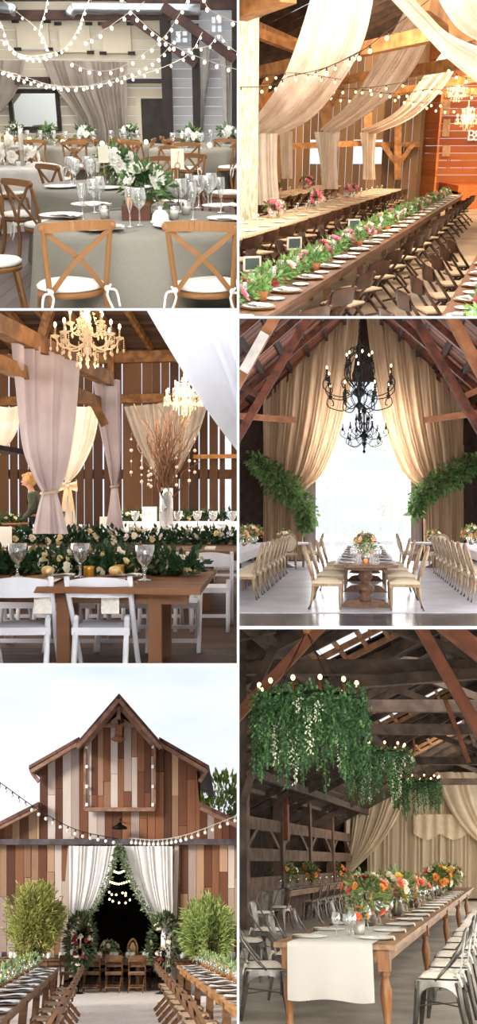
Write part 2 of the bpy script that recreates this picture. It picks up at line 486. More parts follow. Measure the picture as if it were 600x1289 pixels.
# ================================================================== room 1: pale shiplap hall, round tables, cross back chairs
def cross_chair(R, label, group):
    w = mat('oak_bentwood', '5e4832', '7e664c', rough=.5, scale=9, stretch=(1, 1, .3)); cu = mat('white_seat_cushion', 'dcd8d2', 'e8e4de', rough=.9, scale=10); ti = mat('white_tie', 'e4e0da', rough=.9)
    t = thing(R, 'crossback_chair', label, 'chair', group=group)
    part(t, 'seat', MB().lathe([(.17, .41), (.215, .42), (.22, .445), (.21, .455), (.001, .455)], k=24, sy=.95), w)
    c = part(t, 'cushion', MB().lathe([(.19, .455), (.215, .465), (.218, .48), (.2, .495), (.12, .505), (.001, .508)], k=24, sy=.95), cu)
    for s in (-1, 1):
        part(t, 'front_leg', MB().tube([(s * .2, .2, 0), (s * .19, .18, .2), (s * .17, .15, .42)], .017, 8, n=6), w)
        part(t, 'back_post', MB().tube([(s * .185, -.27, 0), (s * .18, -.2, .25), (s * .18, -.19, .46), (s * .195, -.23, .68), (s * .205, -.28, .86)], .0175, 8, n=14), w)
        b = part(c, 'tie', MB().tube([(s * .16, -.15, .48), (s * .18, -.21, .47), (s * .2, -.23, .5), (s * .17, -.24, .44), (s * .21, -.25, .33)], .008, 5, n=12).ball((s * .18, -.215, .475), .02, 7, 5).tube([(s * .18, -.22, .47), (s * .23, -.24, .46), (s * .25, -.24, .36)], .008, 5, n=8), ti)
        mb = MB(); Q = [V((s * .2, -.29, .85)), V((s * .1, -.275, .76)), V((-s * .03, -.25, .65)), V((-s * .17, -.195, .47))]; mb.bars([q + V((0, -.008 * s, 0)) for q in Q], .03, .009, V((0, 1, 0)), n=10); part(t, 'cross_slat', mb, w)
    mb = MB(); N = 14
    P_ = [V((-.215 + .43 * i / N, -.285 - .045 * math.sin(PI * i / N), .865 + .012 * math.sin(PI * i / N))) for i in range(N + 1)]
    for a, b in zip(P_[:-1], P_[1:]): mb.bar(a, b, .028, .058, V((0, 0, 1)))
    mb.ball(P_[0], .026, 8, 6); mb.ball(P_[-1], .026, 8, 6)
    part(t, 'top_rail', mb, w)
    part(t, 'crossbar', MB().tube([(-.18, .18, .2), (.18, .18, .2)], .01, 6), w)
    return t
xchair = Proto(cross_chair)
def room1():
    R = Room(125, 1.555, (-MG, -MG, 298, 388))
    g = lambda px, py, Y: R.y(px, py, Y)
    z = lambda px, py, zz=0: R.z(px, py, zz)
    YB = 23.0
    red = mat('mahogany_floor', '2e1a14', '52322a', rough=.45, vary='island', scale=6, stretch=(3, .3, 3), spec=.5)
    cream = mat('cream_shiplap', 'cfc4ae', 'ddd3bf', rough=.8, vary='island', scale=3); white = mat('white_shiplap', 'c4c4c6', 'd4d4d6', rough=.8, vary='island', scale=3)
    dkb = mat('mahogany_beam', '2c1812', '50302a', rough=.6, scale=4); black = mat('black_post', '1c1412', '2e2220', rough=.6, scale=4)
    m = MB(); x = -10.0
    while x < 2: m.box((x, 12.5, -.03), (.135, 22, .06)); x += .138
    struct(R, 'floor', m, red); struct(R, 'floor', MB().box((-4, 12.5, -.1), (14, 23, .05)), black)
    m = MB(); X0, X1, X2 = g(-85, 0, YB).x, g(209, 0, YB).x, g(310, 0, YB).x
    for i in range(38):
        zc = .1 + i * .2
        m.box(((X0 + X1) / 2, YB, zc), (X1 - X0, .06, .192))
    struct(R, 'wall_back', m, cream)
    m = MB()
    for i in range(38): m.box(((X1 + X2) / 2, YB + .1, .1 + i * .2), (X2 - X1, .06, .192))
    struct(R, 'wall_back', m, white)
    struct(R, 'wall_left', MB().box((g(-75, 0, YB).x - .1, 13, 3), (.1, 21, 8)), cream)
    def slab(a, b, c, d, Y, th, m_, nm, dep=.1):
        A, B_ = g(a, d, Y), g(c, b, Y); struct(R, nm, MB().box(((A.x + B_.x) / 2, Y, (A.z + B_.z) / 2), (B_.x - A.x, dep, B_.z - A.z)), m_)
    slab(176, 123, 208, 198, YB - .06, .05, mat('dark_doorway', '2a2420', '3a322c'), 'door_1')
    m = MB(); 
    for q in ((174, 121, 210, 124), (174, 121, 177, 198)):
        A, B_ = g(q[0], q[3], YB - .1), g(q[2], q[1], YB - .1); m.box(((A.x + B_.x) / 2, YB - .1, (A.z + B_.z) / 2), (B_.x - A.x, .08, B_.z - A.z))
    struct(R, 'trim_1', m, cream)
    for i, (q, m_) in enumerate((((-80, 13, 250, 25), dkb), ((-80, -12, 300, 1), dkb), ((160, 0, 300, 12), dkb), ((160, 99, 212, 105), black), ((20, 97, 62, 106), dkb), ((207, 25, 214, 200), black), ((244, 30, 250, 198), black), ((292, 0, 306, 205), black))):
        slab(q[0], q[1], q[2], q[3], YB - .35 - .03 * i, .1, m_, 'trim_%d' % (i + 2), .25)
    for i, (a, b, w_, Y) in enumerate((((166, 24), (246, 82), .14, YB - .8), ((205, 8), (296, 75), .2, YB - 1.2), ((150, 24), (128, 33), .1, YB - .8), ((178, 20), (196, 10), .12, YB - .7), ((210, 24), (236, 12), .12, YB - .7))):
        struct(R, 'trim_%d' % (i + 10), MB().bar(g(*a, Y), g(*b, Y), w_, w_ * 1.2, V((0, 1, 0))), dkb)
    # clerestory windows, shutters
    wg = glow('bright_window', 'dfe8ee', 1.15)  # panes glow to stand in for daylight behind them
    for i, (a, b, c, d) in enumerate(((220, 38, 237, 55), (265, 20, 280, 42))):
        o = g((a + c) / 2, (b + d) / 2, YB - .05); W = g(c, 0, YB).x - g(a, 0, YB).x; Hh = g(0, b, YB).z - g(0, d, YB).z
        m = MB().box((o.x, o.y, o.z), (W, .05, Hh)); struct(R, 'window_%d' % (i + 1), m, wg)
        m = MB()
        for u in (-.5, 0, .5): m.box((o.x + u * W, o.y - .05, o.z), (.05, .05, Hh)); m.box((o.x, o.y - .05, o.z + u * Hh), (W, .05, .05))
        struct(R, 'window_%d' % (i + 1), m, white)
    for i, (a, b, c, d) in enumerate(((23, 27, 60, 62), (76, 30, 112, 66), (130, 30, 164, 67))):
        A, B_ = g(a, d, YB - .12), g(c, b, YB - .12); o = (A + B_) / 2
        t = thing(R, 'wall_shutter', 'cream wall shutter with black corner brackets, %s below the silver duct' % nth(i), 'shutter', o, 0, 'cream wall shutters')
        W, Hh = B_.x - A.x, B_.z - A.z
        part(t, 'panel', MB().box((0, 0, 0), (W, .06, Hh)), cream)
        for u in (-1, 1):
            for v in (-1, 1): part(t, 'bracket', MB().box((u * W / 2, -.05, v * Hh / 2), (.16, .05, .07)), black)
    sv = mat('silver_duct', '9aa2aa', 'b4bcc4', rough=.3, metal=.8, scale=4)
    solo(R, 'air_duct', MB().tube([V((0, 0, -.12)), V((.12, 0, 0)), V((.4, 0, .02)), V((2.9, 0, .0))], .11, 12, n=24), sv, 'long silver air duct under the upper beam', 'duct', g(86, 12, YB - .9))
    solo(R, 'air_duct', MB().tube([V((-1.9, 0, 0)), V((-.3, 0, 0)), V((0, 0, -.08))], .11, 12, n=16), sv, 'short silver air duct end at the frame side', 'duct', g(19, 9, YB - .9))
    # framed mirror
    A, B_ = g(17, 162, YB - .12), g(72, 115, YB - .12); o = (A + B_) / 2; W, Hh = B_.x - A.x, B_.z - A.z
    t = thing(R, 'wall_mirror', 'large mirror in a wide dark frame on the cream wall', 'mirror', o)
    part(t, 'glass', MB().box((0, 0, 0), (W, .04, Hh)), mat('mirror_glass', 'e4ecee', rough=.03, metal=1))
    part(t, 'frame', MB().box((0, -.04, Hh / 2), (W, .1, .09)).box((0, -.04, -Hh / 2), (W, .1, .09)).box((-W / 2, -.04, 0), (.09, .1, Hh + .09)).box((W / 2, -.04, 0), (.09, .1, Hh + .09)), black)
    # curtains
    tp = mat('taupe_voile', 'a89c92', 'bdb2a8', rough=.9, trans=.3, scale=2)
    C = (([(-60, 76), (-60, 150), (-60, 199)], [(32, 76), (24, 110), (4, 138), (-14, 152)], 'taupe curtain swept off the frame side beside the mirror', 6), ([(53, 76), (68, 108), (88, 135), (97, 152), (98, 199)], [(160, 78), (160, 120), (160, 150), (160, 175), (160, 199)], 'wide taupe curtain swept open beside the mirror', 12), ([(246, 60), (248, 100), (252, 130), (253, 165)], [(266, 58), (264, 90), (258, 130), (256, 165)], 'narrow pale curtain tied to the black post', 3), ([(274, 58), (278, 100), (280, 150), (281, 195)], [(293, 58), (293, 100), (293, 150), (293, 195)], 'white curtain hanging at the last black post', 3))
    for i, (L, Rr, lab, n) in enumerate(C):
        o = g(*Rr[-1], YB - .4)
        solo(R, 'window_curtain', shift(MB().drape([g(a, b, YB - .4) for a, b in L], [g(a, b, YB - .4) for a, b in Rr], n, .07, nv=20, seed=i + 3), o), tp if i < 2 else white if 0 else mat('pale_curtain', 'c0bcb8', 'd0ccc8', rough=.9, trans=.2), lab, 'curtain', o, 0, 'hall curtains')
    # string lights
    wb_ = glow('white_bulb', 'fff4e4', 5); co = mat('white_cord', 'c8bfae')
    for i, (Q, Y, n) in enumerate((([(-30, -30), (0, 27), (12, 58), (32, 70), (60, 68), (82, 60), (98, 37), (104, 20), (116, -10)], 15, 26), ([(-30, 55), (0, 50), (20, 66), (42, 74), (62, 68), (50, 42), (57, 14), (62, -12)], 15.5, 20), ([(-30, 78), (5, 90), (30, 100), (65, 108), (100, 110), (140, 100), (175, 88), (205, 68), (228, 38)], 14, 30), ([(0, 88), (30, 96), (60, 106), (95, 109), (140, 104), (185, 92), (235, 70), (255, 40)], 16.5, 22), ([(85, 76), (112, 88), (146, 87), (180, 68), (205, 48), (222, 24), (240, -8)], 13, 15), ([(150, -8), (165, 14), (190, 38), (213, 55), (245, 70), (285, 84), (320, 92)], 12, 16), ([(-10, -12), (20, 14), (50, 40), (60, 62)], 17, 6), ([(255, -10), (262, 10), (290, 25), (320, 34)], 11, 5), ([(104, 52), (120, 46), (148, 26), (182, 2)], 12, 6), ([(230, 62), (262, 58), (275, 44), (290, 60), (320, 78)], 17, 9))):
        stringlight(R, 'string_lights', 'strand of small white bulbs, %s' % ('deepest swag nearest the shutters', 'inner swag near the shutters', 'long lowest swag crossing the wide curtain', 'second long swag just behind the lowest', 'steep swag rising past the dark brace', 'falling from the top beam to the last post', 'short drop over the first shutter', 'short strand at the last post corner', 'short taut strand below the long duct', 'small swag over the clerestory windows')[i], [g(a, b, Y) for a, b in Q], n, co, wb_, .02, .004, .012, group='white string lights')
    # tables
    gc = mat('grey_linen', '7a766d', '858178', rough=.95, scale=200, bump=.15); wc = mat('white_linen', 'b4b0aa', 'c2beb8', rough=.95); tw = mat('oak_bentwood', '80572f')
    def round_table(c, r, m_, label, seed=0, sy=1.0):
        t = thing(R, 'round_table', label, 'table', c, 0, 'round clothed tables')
        rnd = random.Random(seed); ph = rnd.uniform(0, 6)
        def fn(u, v):
            a = 2 * PI * u
            if v < .25: q = v / .25; return V((math.cos(a) * r * q, math.sin(a) * r * q * sy, .762))
            q = (v - .25) / .75; w_ = .5 + .5 * math.sin(9 * a + ph) + .35 * math.sin(4 * a + 1.3 * ph)
            rr = r + .012 * (1 - (1 - min(q * 8, 1)) ** 2) + q * .11 * w_
            return V((math.cos(a) * rr, math.sin(a) * rr * sy, .762 - .75 * q - .01 * min(q * 8, 1)))
        part(t, 'tablecloth', MB().grid(fn, 120, 26), m_)
        part(t, 'pedestal', MB().lathe([(.3, 0), (.3, .03), (.05, .06), (.05, .7), (.2, .73)], k=12), tw)
        return t
    T0 = z(187, 279, .76); T0.z = 0
    round_table(T0, .8, gc, 'large round table under a grey linen cloth, nearest in the hall', 1)
    T1 = z(140, 233, .76); T1.z = 0; round_table(T1, .8, gc, 'second round grey clothed table, directly behind the nearest one', 2)
    T2 = z(0, 208, .76); T2.z = 0; round_table(T2, .8, wc, 'white clothed table with candles at the frame side', 3)
    far = [(108, 184), (60, 182), (20, 178), (163, 182), (240, 186), (285, 181)]
    for i, (px, py) in enumerate(far): c = z(px, py, .76); c.z = 0; round_table(c, .75, gc, 'far round grey table against the hall wall, %s of the row' % nth(i), 4 + i)
    china = mat('white_china', 'e6e4e0'); nap = mat('blush_napkin', 'e0d4cc', 'ece4de', rough=.9)
    pm = plate_mb(.165).mesh('plate', china); wm = wineglass_mb(.22, .045).mesh('wine_glass', GLASS); fm = wineglass_mb(.23, .03, 'flute').mesh('flute', GLASS); nm_ = napkin_mb(.12, .24).mesh('napkin', nap)
    fk = fork_mb(.2).mesh('fork', mat('silver', 'c0bdb8', rough=.25, metal=.9))
    t3 = lambda px, py, zz=.765: R.z(px, py, zz)
    plates = ((77, 273), (126, 289), (222, 286), (113, 259), (287, 277), (278, 261), (213, 256))
    pd = ('by the near chair at the frame side', 'at the front edge between the two near chairs', 'behind the cut-off near chair', 'at the far side by the flutes', 'at the frame edge, nearer one', 'at the frame edge, farther one', 'behind the bouquet')
    for i, (px, py) in enumerate(plates):
        solo(R, 'plate', pm, None, 'white dinner plate on the grey table %s' % pd[i], 'plate', t3(px, py), 0, 'plates on the nearest round table', s=(1.0 if i < 3 else .95))
        solo(R, 'napkin', nm_, None, 'blush white napkin on the plate %s' % pd[i], 'napkin', t3(px + 6, py - 1, .785), .9 + i, 'napkins on the nearest round table')
        solo(R, 'fork', fk, None, 'silver fork beside the plate %s' % pd[i], 'fork', t3(px + (34 if i != 0 else -2), py + (4 if i else 8)), PI / 2 + .9 * (i % 2), 'silver forks')
    gd = ('nearest tall flute by the plates', 'flute with amber wine', 'wine glass beside the amber one', 'tall wine glass behind the flutes', 'large goblet before the bouquet', 'wine glass by the number card', 'wine glass right behind the candle', 'flute in front of the votive', 'wine glass near the frame edge', 'flute near the frame edge', 'small flute at the frame edge', 'wine glass behind the card')
    gs = ((105, 279, 1), (164, 286, 1), (176, 284, 0), (119, 268, 0), (126, 264, 0), (228, 268, 0), (262, 262, 0), (243, 277, 1), (250, 262, 0), (238, 262, 1), (278, 268, 1), (266, 258, 0))
    for i, (px, py, k) in enumerate(gs): solo(R, 'wine_glass', fm if k else wm, None, 'clear ' + gd[i], 'glass', t3(px, py), 0, 'glasses on the nearest round table', s=1.12)
    am = mat('amber_wine', 'd89a58', 'e8b070', rough=.2, trans=.3)
    solo(R, 'wine', MB().lathe([(.003, .11), (.013, .12), (.026, .17), (.0, .17)], k=10), am, 'amber wine inside the nearest flute', 'wine', t3(164, 286), s=1.12)
    gmat = mat('white_votive', 'e8e4dc', rough=.5)
    solo(R, 'butter_bell', MB().lathe([(.06, 0), (.062, .012), (.05, .015), (.048, .045), (.03, .07), (.01, .075), (.012, .09), (.001, .095)], k=16), china, 'white porcelain bell dish between candle and plate', 'dish', t3(202, 281), s=1.2)
    for i, (px, py) in enumerate(((219, 276), (234, 270), (132, 275))):
        t = thing(R, 'votive_candle', 'white votive candle in a clear cup, %s on the grey table' % ('before the card', 'beside the card', 'between the plates')[i], 'candle', t3(px, py), 0, 'votive candles'); part(t, 'cup', MB().lathe([(.035, 0), (.04, .09)], k=14), GLASS); part(t, 'wax', MB().lathe([(.03, .005), (.032, .06), (.001, .062)], k=12), gmat); part(t, 'flame', MB().ball((0, 0, .078), .008, 6, 5, (1, 1, 1.8)), glow('flame_w', 'ffd9a0', 4))
    solo(R, 'wood_box', MB().box((0, 0, .05), (.2, .12, .1)), mat('dark_box', '4a2a1c', '6a4030', rough=.5), 'small dark wooden box holding the bouquet', 'box', t3(172, 276))
    lf = mat('bouquet_green', '2c4a26', '6f9058', rough=.55, vary='island', trans=.15); wp = mat('white_petal', 'ece8de', 'faf8f2', rough=.7, vary='island', trans=.2); bp = mat('blush_rose', 'ead2b8', 'f4e4d0', rough=.7, vary='island', trans=.2)
    bouquet(R, t3(184, 272), 'flower_arrangement', 'lush white rose bouquet with trailing greenery on the nearest grey table', 'flowers', .175, .2, lf, ((wp, 15, .06), (bp, 8, .04)), (MB().lathe([(.05, 0), (.07, .06), (.06, .12)], k=12), mat('vase_gold', 'a88850', rough=.3, metal=.7)), 5, nl=420, sq=.95, leafL=.075)
    bouquet(R, V((T1.x + .05, T1.y, .765)), 'flower_arrangement', 'white bouquet on the second grey table', 'flowers', .2, .2, lf, ((wp, 16, .07),), (MB().lathe([(.05, 0), (.07, .06), (.06, .12)], k=12), GLASS), 6, nl=260, leafL=.08)
    for i, (dx, dy) in enumerate(((-.35, -.2), (-.25, .1), (-.42, .05), (-.15, -.3), (-.3, -.35), (-.05, .2))): solo(R, 'wine_glass', wm, None, 'stemmed glass among the cluster on the second grey table, %s of six' % nth(i), 'glass', T1 + V((dx, dy, .765)), 0, 'glasses on the second round table', s=1.2)
    for i, (dx, dy) in enumerate(((-.45, -.35), (.3, -.45), (0, -.5))): solo(R, 'plate', pm, None, 'white plate on the second grey table, %s along its edge' % nth(i), 'plate', T1 + V((dx, dy, .765)), 0, 'plates on the second round table')
    # number card
    cd = mat('card_ivory', 'e4dcc8', rough=.8); gd_ = mat('gold_wire', 'b09058', rough=.3, metal=.8)
    o = t3(225, 268); k = 1100 / o.y; hz = 52 / k
    t = thing(R, 'table_number', 'ivory card with a slanted gold number 1 on a wire stand', 'sign', o); part(t, 'stand', MB().tube([(0, 0, 0), (0, 0, hz - .02)], .004, 5).tube([(0, 0, hz - .02), (-.02, -.006, hz), (0, -.006, hz + .03), (.02, -.006, hz), (0, 0, hz - .02)], .003, 4, n=14).lathe([(.04, 0), (.03, .008), (.001, .01)], k=12), gd_)
    part(t, 'card', MB().box((0, .006, hz + .055), (.098, .006, .135)), cd)
    part(t, 'numeral', MB().bars([V((-.006, .0, hz + .085)), V((.012, .0, hz + .105)), V((-.002, .0, hz + .02))], .004, .008, V((0, 1, 0))).bar((-.018, 0, hz + .018), (.016, 0, hz + .022), .004, .005), gd_)
    # white blank cards / candelabra
    for i, (px, py) in enumerate(((132, 196), (285, 196))):
        pass
    t = thing(R, 'card_stand', 'blank white card standing on the second grey table', 'sign', V((T1.x - .02, T1.y - .3, .765))); part(t, 'card', MB().box((0, 0, .3), (.1, .006, .15)), cd); part(t, 'stand', MB().tube([(0, 0, 0), (0, 0, .23)], .004, 5), gd_)
    t = thing(R, 'candelabra', 'white candle and rose centrepiece at the frame side', 'candles', V((T2.x + .1, T2.y, .765)))
    cm_ = mat('white_taper', 'eee8dc', rough=.5, trans=.3); fl = glow('flame_w', 'ffd9a0', 4)
    rnd = random.Random(4)
    for i in range(12):
        a = rnd.uniform(0, 6.28); r_ = rnd.uniform(.05, .32); x, y = r_ * math.cos(a), r_ * math.sin(a); h = rnd.uniform(.26, .42)
        c = part(t, 'candle', MB().tube([(x, y, 0), (x, y, h)], .022, 8), cm_); part(c, 'flame', MB().ball((x, y, h + .03), .014, 6, 5, (1, 1, 1.9)), fl)
    for i in range(34):
        d = rdir(rnd, .3); b = part(t, 'bloom', BL.setdefault(('w1', 0), [bloom_mb(.08, 16, 1).mesh('bloom', wp)])[0]); b.matrix_basis = Matrix.Translation((d.x * .4, d.y * .4, .1 + abs(d.z) * .14)) @ d.to_track_quat('Z', 'Y').to_matrix().to_4x4()
    for i, (px, py) in enumerate(far):
        c = z(px, py, .76)
        bouquet(R, c, 'flower_arrangement', 'white bouquet on the far grey table, %s of the row' % nth(i), 'flowers', .16, .2, lf, ((wp, 9, .07),), (MB().lathe([(.05, 0), (.08, .06), (.05, .2)], k=10), GLASS), 20 + i, nl=80, leafL=.12)
        t = thing(R, 'votive_candle', 'lit votive on the far grey table, %s of the row' % nth(i), 'candle', c + V((.35, -.3, 0)), 0, 'votives on the far tables'); part(t, 'flame', MB().ball((0, 0, .06), .045, 7, 5), glow('flame_w', 'ffd9a0', 4))
        for j in range(3): solo(R, 'wine_glass', wm, None, 'glass on the far grey table, %s of the row, %s glass' % (nth(i), nth(j)), 'glass', c + V((-.3 + .25 * j, -.35, 0)), 0, 'glasses on the far tables', s=1.2)
    if 0: solo(R, 'tree_ornament', MB().lathe([(.14, 0), (.16, .1), (.1, .3), (.04, .5), (.001, .62)], k=12), mat('white_petal', 'ece8de'), 'white cone shaped ornament below the mirror', 'ornament', z(47, 178, .76), s=1.2)
    # chairs
    def ch(px, py, rz, lab, s=1.0):
        q = R.z(px, py, .47); q.z = 0; xchair(R, q, rz, lab, 'cross back chairs', s)
    ch(89, 359, .42, 'oak cross back chair nearest, its whole crossed back turned to us')
    ch(262, 359, -.1, 'oak cross back chair cut by the frame edge at the nearest table')
    ch(-8, 330, -1.25, 'white cushioned chair poking in from the frame side')
    ch(58, 283, -.75, 'oak cross back chair tucked at the table behind the nearest chair')
    ch(28, 270, -1.35, 'oak cross back chair farther round the table by the frame side')
    ch(90, 255, -2.0 + 1.2, 'oak cross back chair between the nearest and second grey tables')
    ch(205, 245, PI + .1, 'oak cross back chair across the nearest table behind the bouquet')
    ch(150, 246, PI + .5, 'oak cross back chair across the nearest table beside the glasses')
    ch(232, 239, PI - .25, 'oak cross back chair across the table behind the number card')
    ch(287, 243, PI - 1.1, 'oak cross back chair turned side-on at the frame edge')
    ch(38, 231, -.3, 'oak cross back chair at the candle table, its cross facing us')
    ch(72, 226, 1.9, 'low oak chair at the second table beside the candle table')
    ch(12, 243, -.9, 'oak cross back chair half cut by the frame beside the candle table')
    ch(195, 222, PI - .8, 'oak cross back chair behind the second table, farther from the card')
    k = 0
    for i, (px, py) in enumerate(far):
        c = z(px, py, .76)
        for a in (-2.4, -1.57, -.75, 0.0, PI):
            k += 1; xchair(R, V((c.x + .98 * math.cos(a), c.y + .98 * math.sin(a), 0)), a + PI / 2, 'small far oak chair, %s round the %s far table of the row' % (nth(k % 5), nth(i)), 'far cross back chairs')
    area(R, V((-.6, 3.1, 1.85)), V((-.5, 6, .6)), .9, 55, (1, .98, .95), .4)
    panel('top', -38, -60, 288, (3.5, 5, 7, 10, 14, 20), 7, (1, .98, .95))
    area(R, V((-3, 15, 4.6)), V((-3, 22, 2.2)), 5, 1700, (1, .97, .93), 3)
    return R
# ================================================================== room 2: long tables under swagged drapes
def dark_chair(R, label, group):
    w = mat('espresso_wood', '2c1a10', '4e3020', rough=.45, scale=8); pd = mat('tan_pad', 'b89c7c', 'cdb292', rough=.7)
    t = thing(R, 'folding_chair', label, 'chair', group=group)
    part(t, 'seat', MB().box((0, 0, .45), (.4, .42, .03)), pd); part(t, 'seat_rail', MB().box((0, 0, .43), (.44, .42, .025)), w)
    for s in (-1, 1):
        part(t, 'front_leg', MB().tube([(s * .22, -.32, .84), (s * .22, -.25, .7), (s * .22, .28, 0)], .021, 6), w)
        part(t, 'rear_leg', MB().bar((s * .185, .18, .45), (s * .185, -.32, 0), .032, .036), w)
    part(t, 'backrest', MB().grid(lambda u, v: V(((u - .5) * .44, -.285 - .05 * math.sin(PI * u) - .03 * v, .66 + .17 * v + .03 * v * math.sin(PI * u))), 8, 2).grid(lambda u, v: V(((u - .5) * .44, -.26 - .05 * math.sin(PI * u) - .03 * v, .66 + .17 * v + .03 * v * math.sin(PI * u))), 8, 2), w)
    part(t, 'crossbar', MB().box((0, -.25, .12), (.37, .02, .03)), w); part(t, 'crossbar', MB().box((0, .14, .17), (.42, .02, .03)), w)
    return t
dchair = Proto(dark_chair)
def room2():
    R = Room(185, 2.3, (301, -MG, 600 + MG, 398))
    tn = 350 / 1100; yaw = -math.atan(tn)
    P = lambda L, Z, z=0.0: V((L + Z * tn, Z, z))
    g = lambda px, py, Y: R.y(px, py, Y)
    conc = mat('brown_concrete', '6e5c4c', 'a48c72', rough=.5, scale=.9, bump=.05, detail=8, spec=.4)
    struct(R, 'floor', MB().box((6, 23, -.1), (50, 44, .2)), conc)
    pine = mat('warm_pine', '9a5a28', 'd08c48', rough=.6, vary='island', scale=5, stretch=(3, 3, .3)); beam = mat('honey_beam', '8a5a30', 'b8824c', rough=.6, scale=4, bump=.3)
    dk = mat('roof_rafter', '2a1c12', '4a3322', rough=.8, scale=4); deck = mat('roof_batten', '5a3a22', '8a5e38', rough=.8, vary='island', scale=5); grey = mat('grey_plank', '6a5038', 'a07c54', rough=.8, vary='island', scale=5, stretch=(3, 3, .3))
    orange = mat('orange_pine', '94481c', 'b86c30', rough=.5, vary='island', scale=5, stretch=(.4, .4, 4))
    YB = 42.0
    # end walls
    m = MB(); rnd = random.Random(21)
    z1 = g(0, 15, YB).z
    for i in range(60):
        x0 = g(322, 200, YB).x + i * .32
        if x0 > g(531, 200, YB).x: break
        px = 300 + x0 / YB * 1100; dd = rnd.uniform(0, .05)
        if 382 < px < 400 or 437 < px < 466: m.box((x0, YB + dd, .8), (.3, .08, 1.6)); m.box((x0, YB + dd, z1 / 2 + 1.3), (.3, .08, z1 - 2.6))
        else: m.box((x0, YB + dd, z1 / 2), (.3, .08, z1))
    struct(R, 'wall_back', m, grey)
    m = MB(); xa, xb = g(531, 200, YB).x, g(680, 200, YB).x
    for i in range(28): m.box(((xa + xb) / 2, YB - .2 + rnd.uniform(0, .02), .1 + i * .3), (xb - xa, .08, .285))
    struct(R, 'wall_back', m, orange)
    m = MB()
    for i in range(28): m.box((xa, YB - 1.7, .1 + i * .3), (.08, 3, .285))
    struct(R, 'wall_stage', m, orange)
    # stage
    y0 = g(515, 236, 39).y
    st = mat('orange_stage', 'b85c28', 'cc7036', rough=.5, scale=3)
    z = lambda px, py, zz=0: R.z(px, py, zz)
    a = z(528, 245); m = MB()
    for k, (h, dy) in enumerate(((.3, 0), (.6, .5), (.85, 1.0))): m.box((a.x + 6, 37 + dy + 4, h / 2), (13, 8, h))
    struct(R, 'floor', m, st)
    # left plank wall with windows
    m = MB(); WL = -12.0
    for i in range(90):
        Z0 = 14 + i * .34
        lit = (31 < Z0 < 33) or (36.5 < Z0 < 38.2) or (24 < Z0 < 25.6)
        if lit:
            m.slab([P(WL, Z0), P(WL, Z0 + .33), P(WL, Z0 + .33, 1.6), P(WL, Z0, 1.6)], (-.06, 0, 0)); m.slab([P(WL, Z0, 3.0), P(WL, Z0 + .33, 3.0), P(WL, Z0 + .33, 6), P(WL, Z0, 6)], (-.06, 0, 0))
        else: m.slab([P(WL, Z0), P(WL, Z0 + .33), P(WL, Z0 + .33, 6), P(WL, Z0, 6)], (-.06, 0, 0))
    struct(R, 'wall_left', m, pine)
    m = MB()
    for zz in (1.1, 3.4): m.bar(P(WL + .1, 14, zz), P(WL + .1, 44, zz), .12, .2)
    for i in range(8):
        Z0 = 16 + i * 4; m.box(P(WL + .15, Z0, 3), (.22, .22, 6), yaw); m.bar(P(WL + .15, Z0, 2.0), P(WL + .15, Z0 + 1.6, 3.4), .12, .14); m.bar(P(WL + .15, Z0, 2.0), P(WL + .15, Z0 - 1.6, 3.4), .12, .14)
    struct(R, 'trim_1', m, beam)
    # roof: battens with daylight between, dark rafters below
    RL, rz_ = 0.0, lambda L: 4.6 + .45 * (L + 12)
    m = MB(); L = -12.4
    while L < 1:
        Z0 = 13.0
        while Z0 < 43.5:
            ln = rnd.uniform(.7, 2.2)
            if rnd.random() < .74: m.slab([P(L, Z0, rz_(L) + .2), P(L + .27, Z0, rz_(L + .27) + .2), P(L + .27, Z0 + ln, rz_(L + .3) + .2), P(L, Z0 + ln, rz_(L) + .2)], (0, 0, .03))
            Z0 += ln + .02
        L += .42
    struct(R, 'ceiling', m, deck)
    m = MB()
    for i in range(26): m.bar(P(-12.4, 13 + i * 1.2, rz_(-12.4)), P(1, 13 + i * 1.2, rz_(1)), .16, .24)
    struct(R, 'trim_2', m, dk)
    m = MB()
    for l in (-9, -5, -1): m.bar(P(l, 12, rz_(l) - .3), P(l, 43, rz_(l) - .3), .2, .26)
    struct(R, 'trim_3', m, beam)
    m = MB(); rq = lambda L: rz_(1) - .45 * (L - 1); L = 1.0
    while L < 12:
        m.slab([P(L, 9, rq(L) + .2), P(L + .3, 9, rq(L + .3) + .2), P(L + .3, 43, rq(L + .3) + .2), P(L, 43, rq(L) + .2)], (0, 0, .03)); L += .36
    for i in range(26): m.bar(P(1, 9 + i * 1.3, rq(1)), P(12, 9 + i * 1.3, rq(12)), .16, .24)
    struct(R, 'ceiling', m, dk)
    k = 4
    # big timbers
    for a, b, Y0, Y1, w_ in (((320, 92), (640, 22), 27, 17, .26), ((475, 97), (660, 66), 33, 24, .3), ((300, 12), (362, -12), 15, 14, .3), ((300, 33), (376, 62), 24, 26, .22), ((412, 105), (500, 88), 36, 33, .25), ((490, 118), (600, 98), 38, 35, .26), ((500, 112), (640, 118), 40, 38, .3), ((322, 130), (346, 86), 26.5, 26.5, .24), ((530, 0), (610, 60), 15, 17, .3), ((575, 40), (620, 26), 14.5, 14, .35), ((409, 222), (409, 100), 30, 30, .3), ((462, 225), (462, 120), 36, 36, .3), ((500, 226), (500, 150), 41, 41, .3), ((405, 150), (432, 108), 30, 30.5, .16), ((300, 187), (460, 180), 33, 36, .2), ((480, 180), (498, 205), 41, 41, .2), ((520, 180), (502, 205), 41, 41, .2), ((470, 182), (528, 182), 41.5, 41.5, .2)):
        struct(R, 'trim_%d' % k, MB().bar(g(*a, Y0), g(*b, Y1), w_, w_, V((0, 1, 0)) if abs(a[0] - b[0]) < 50 else V((0, 0, 1))), beam); k += 1
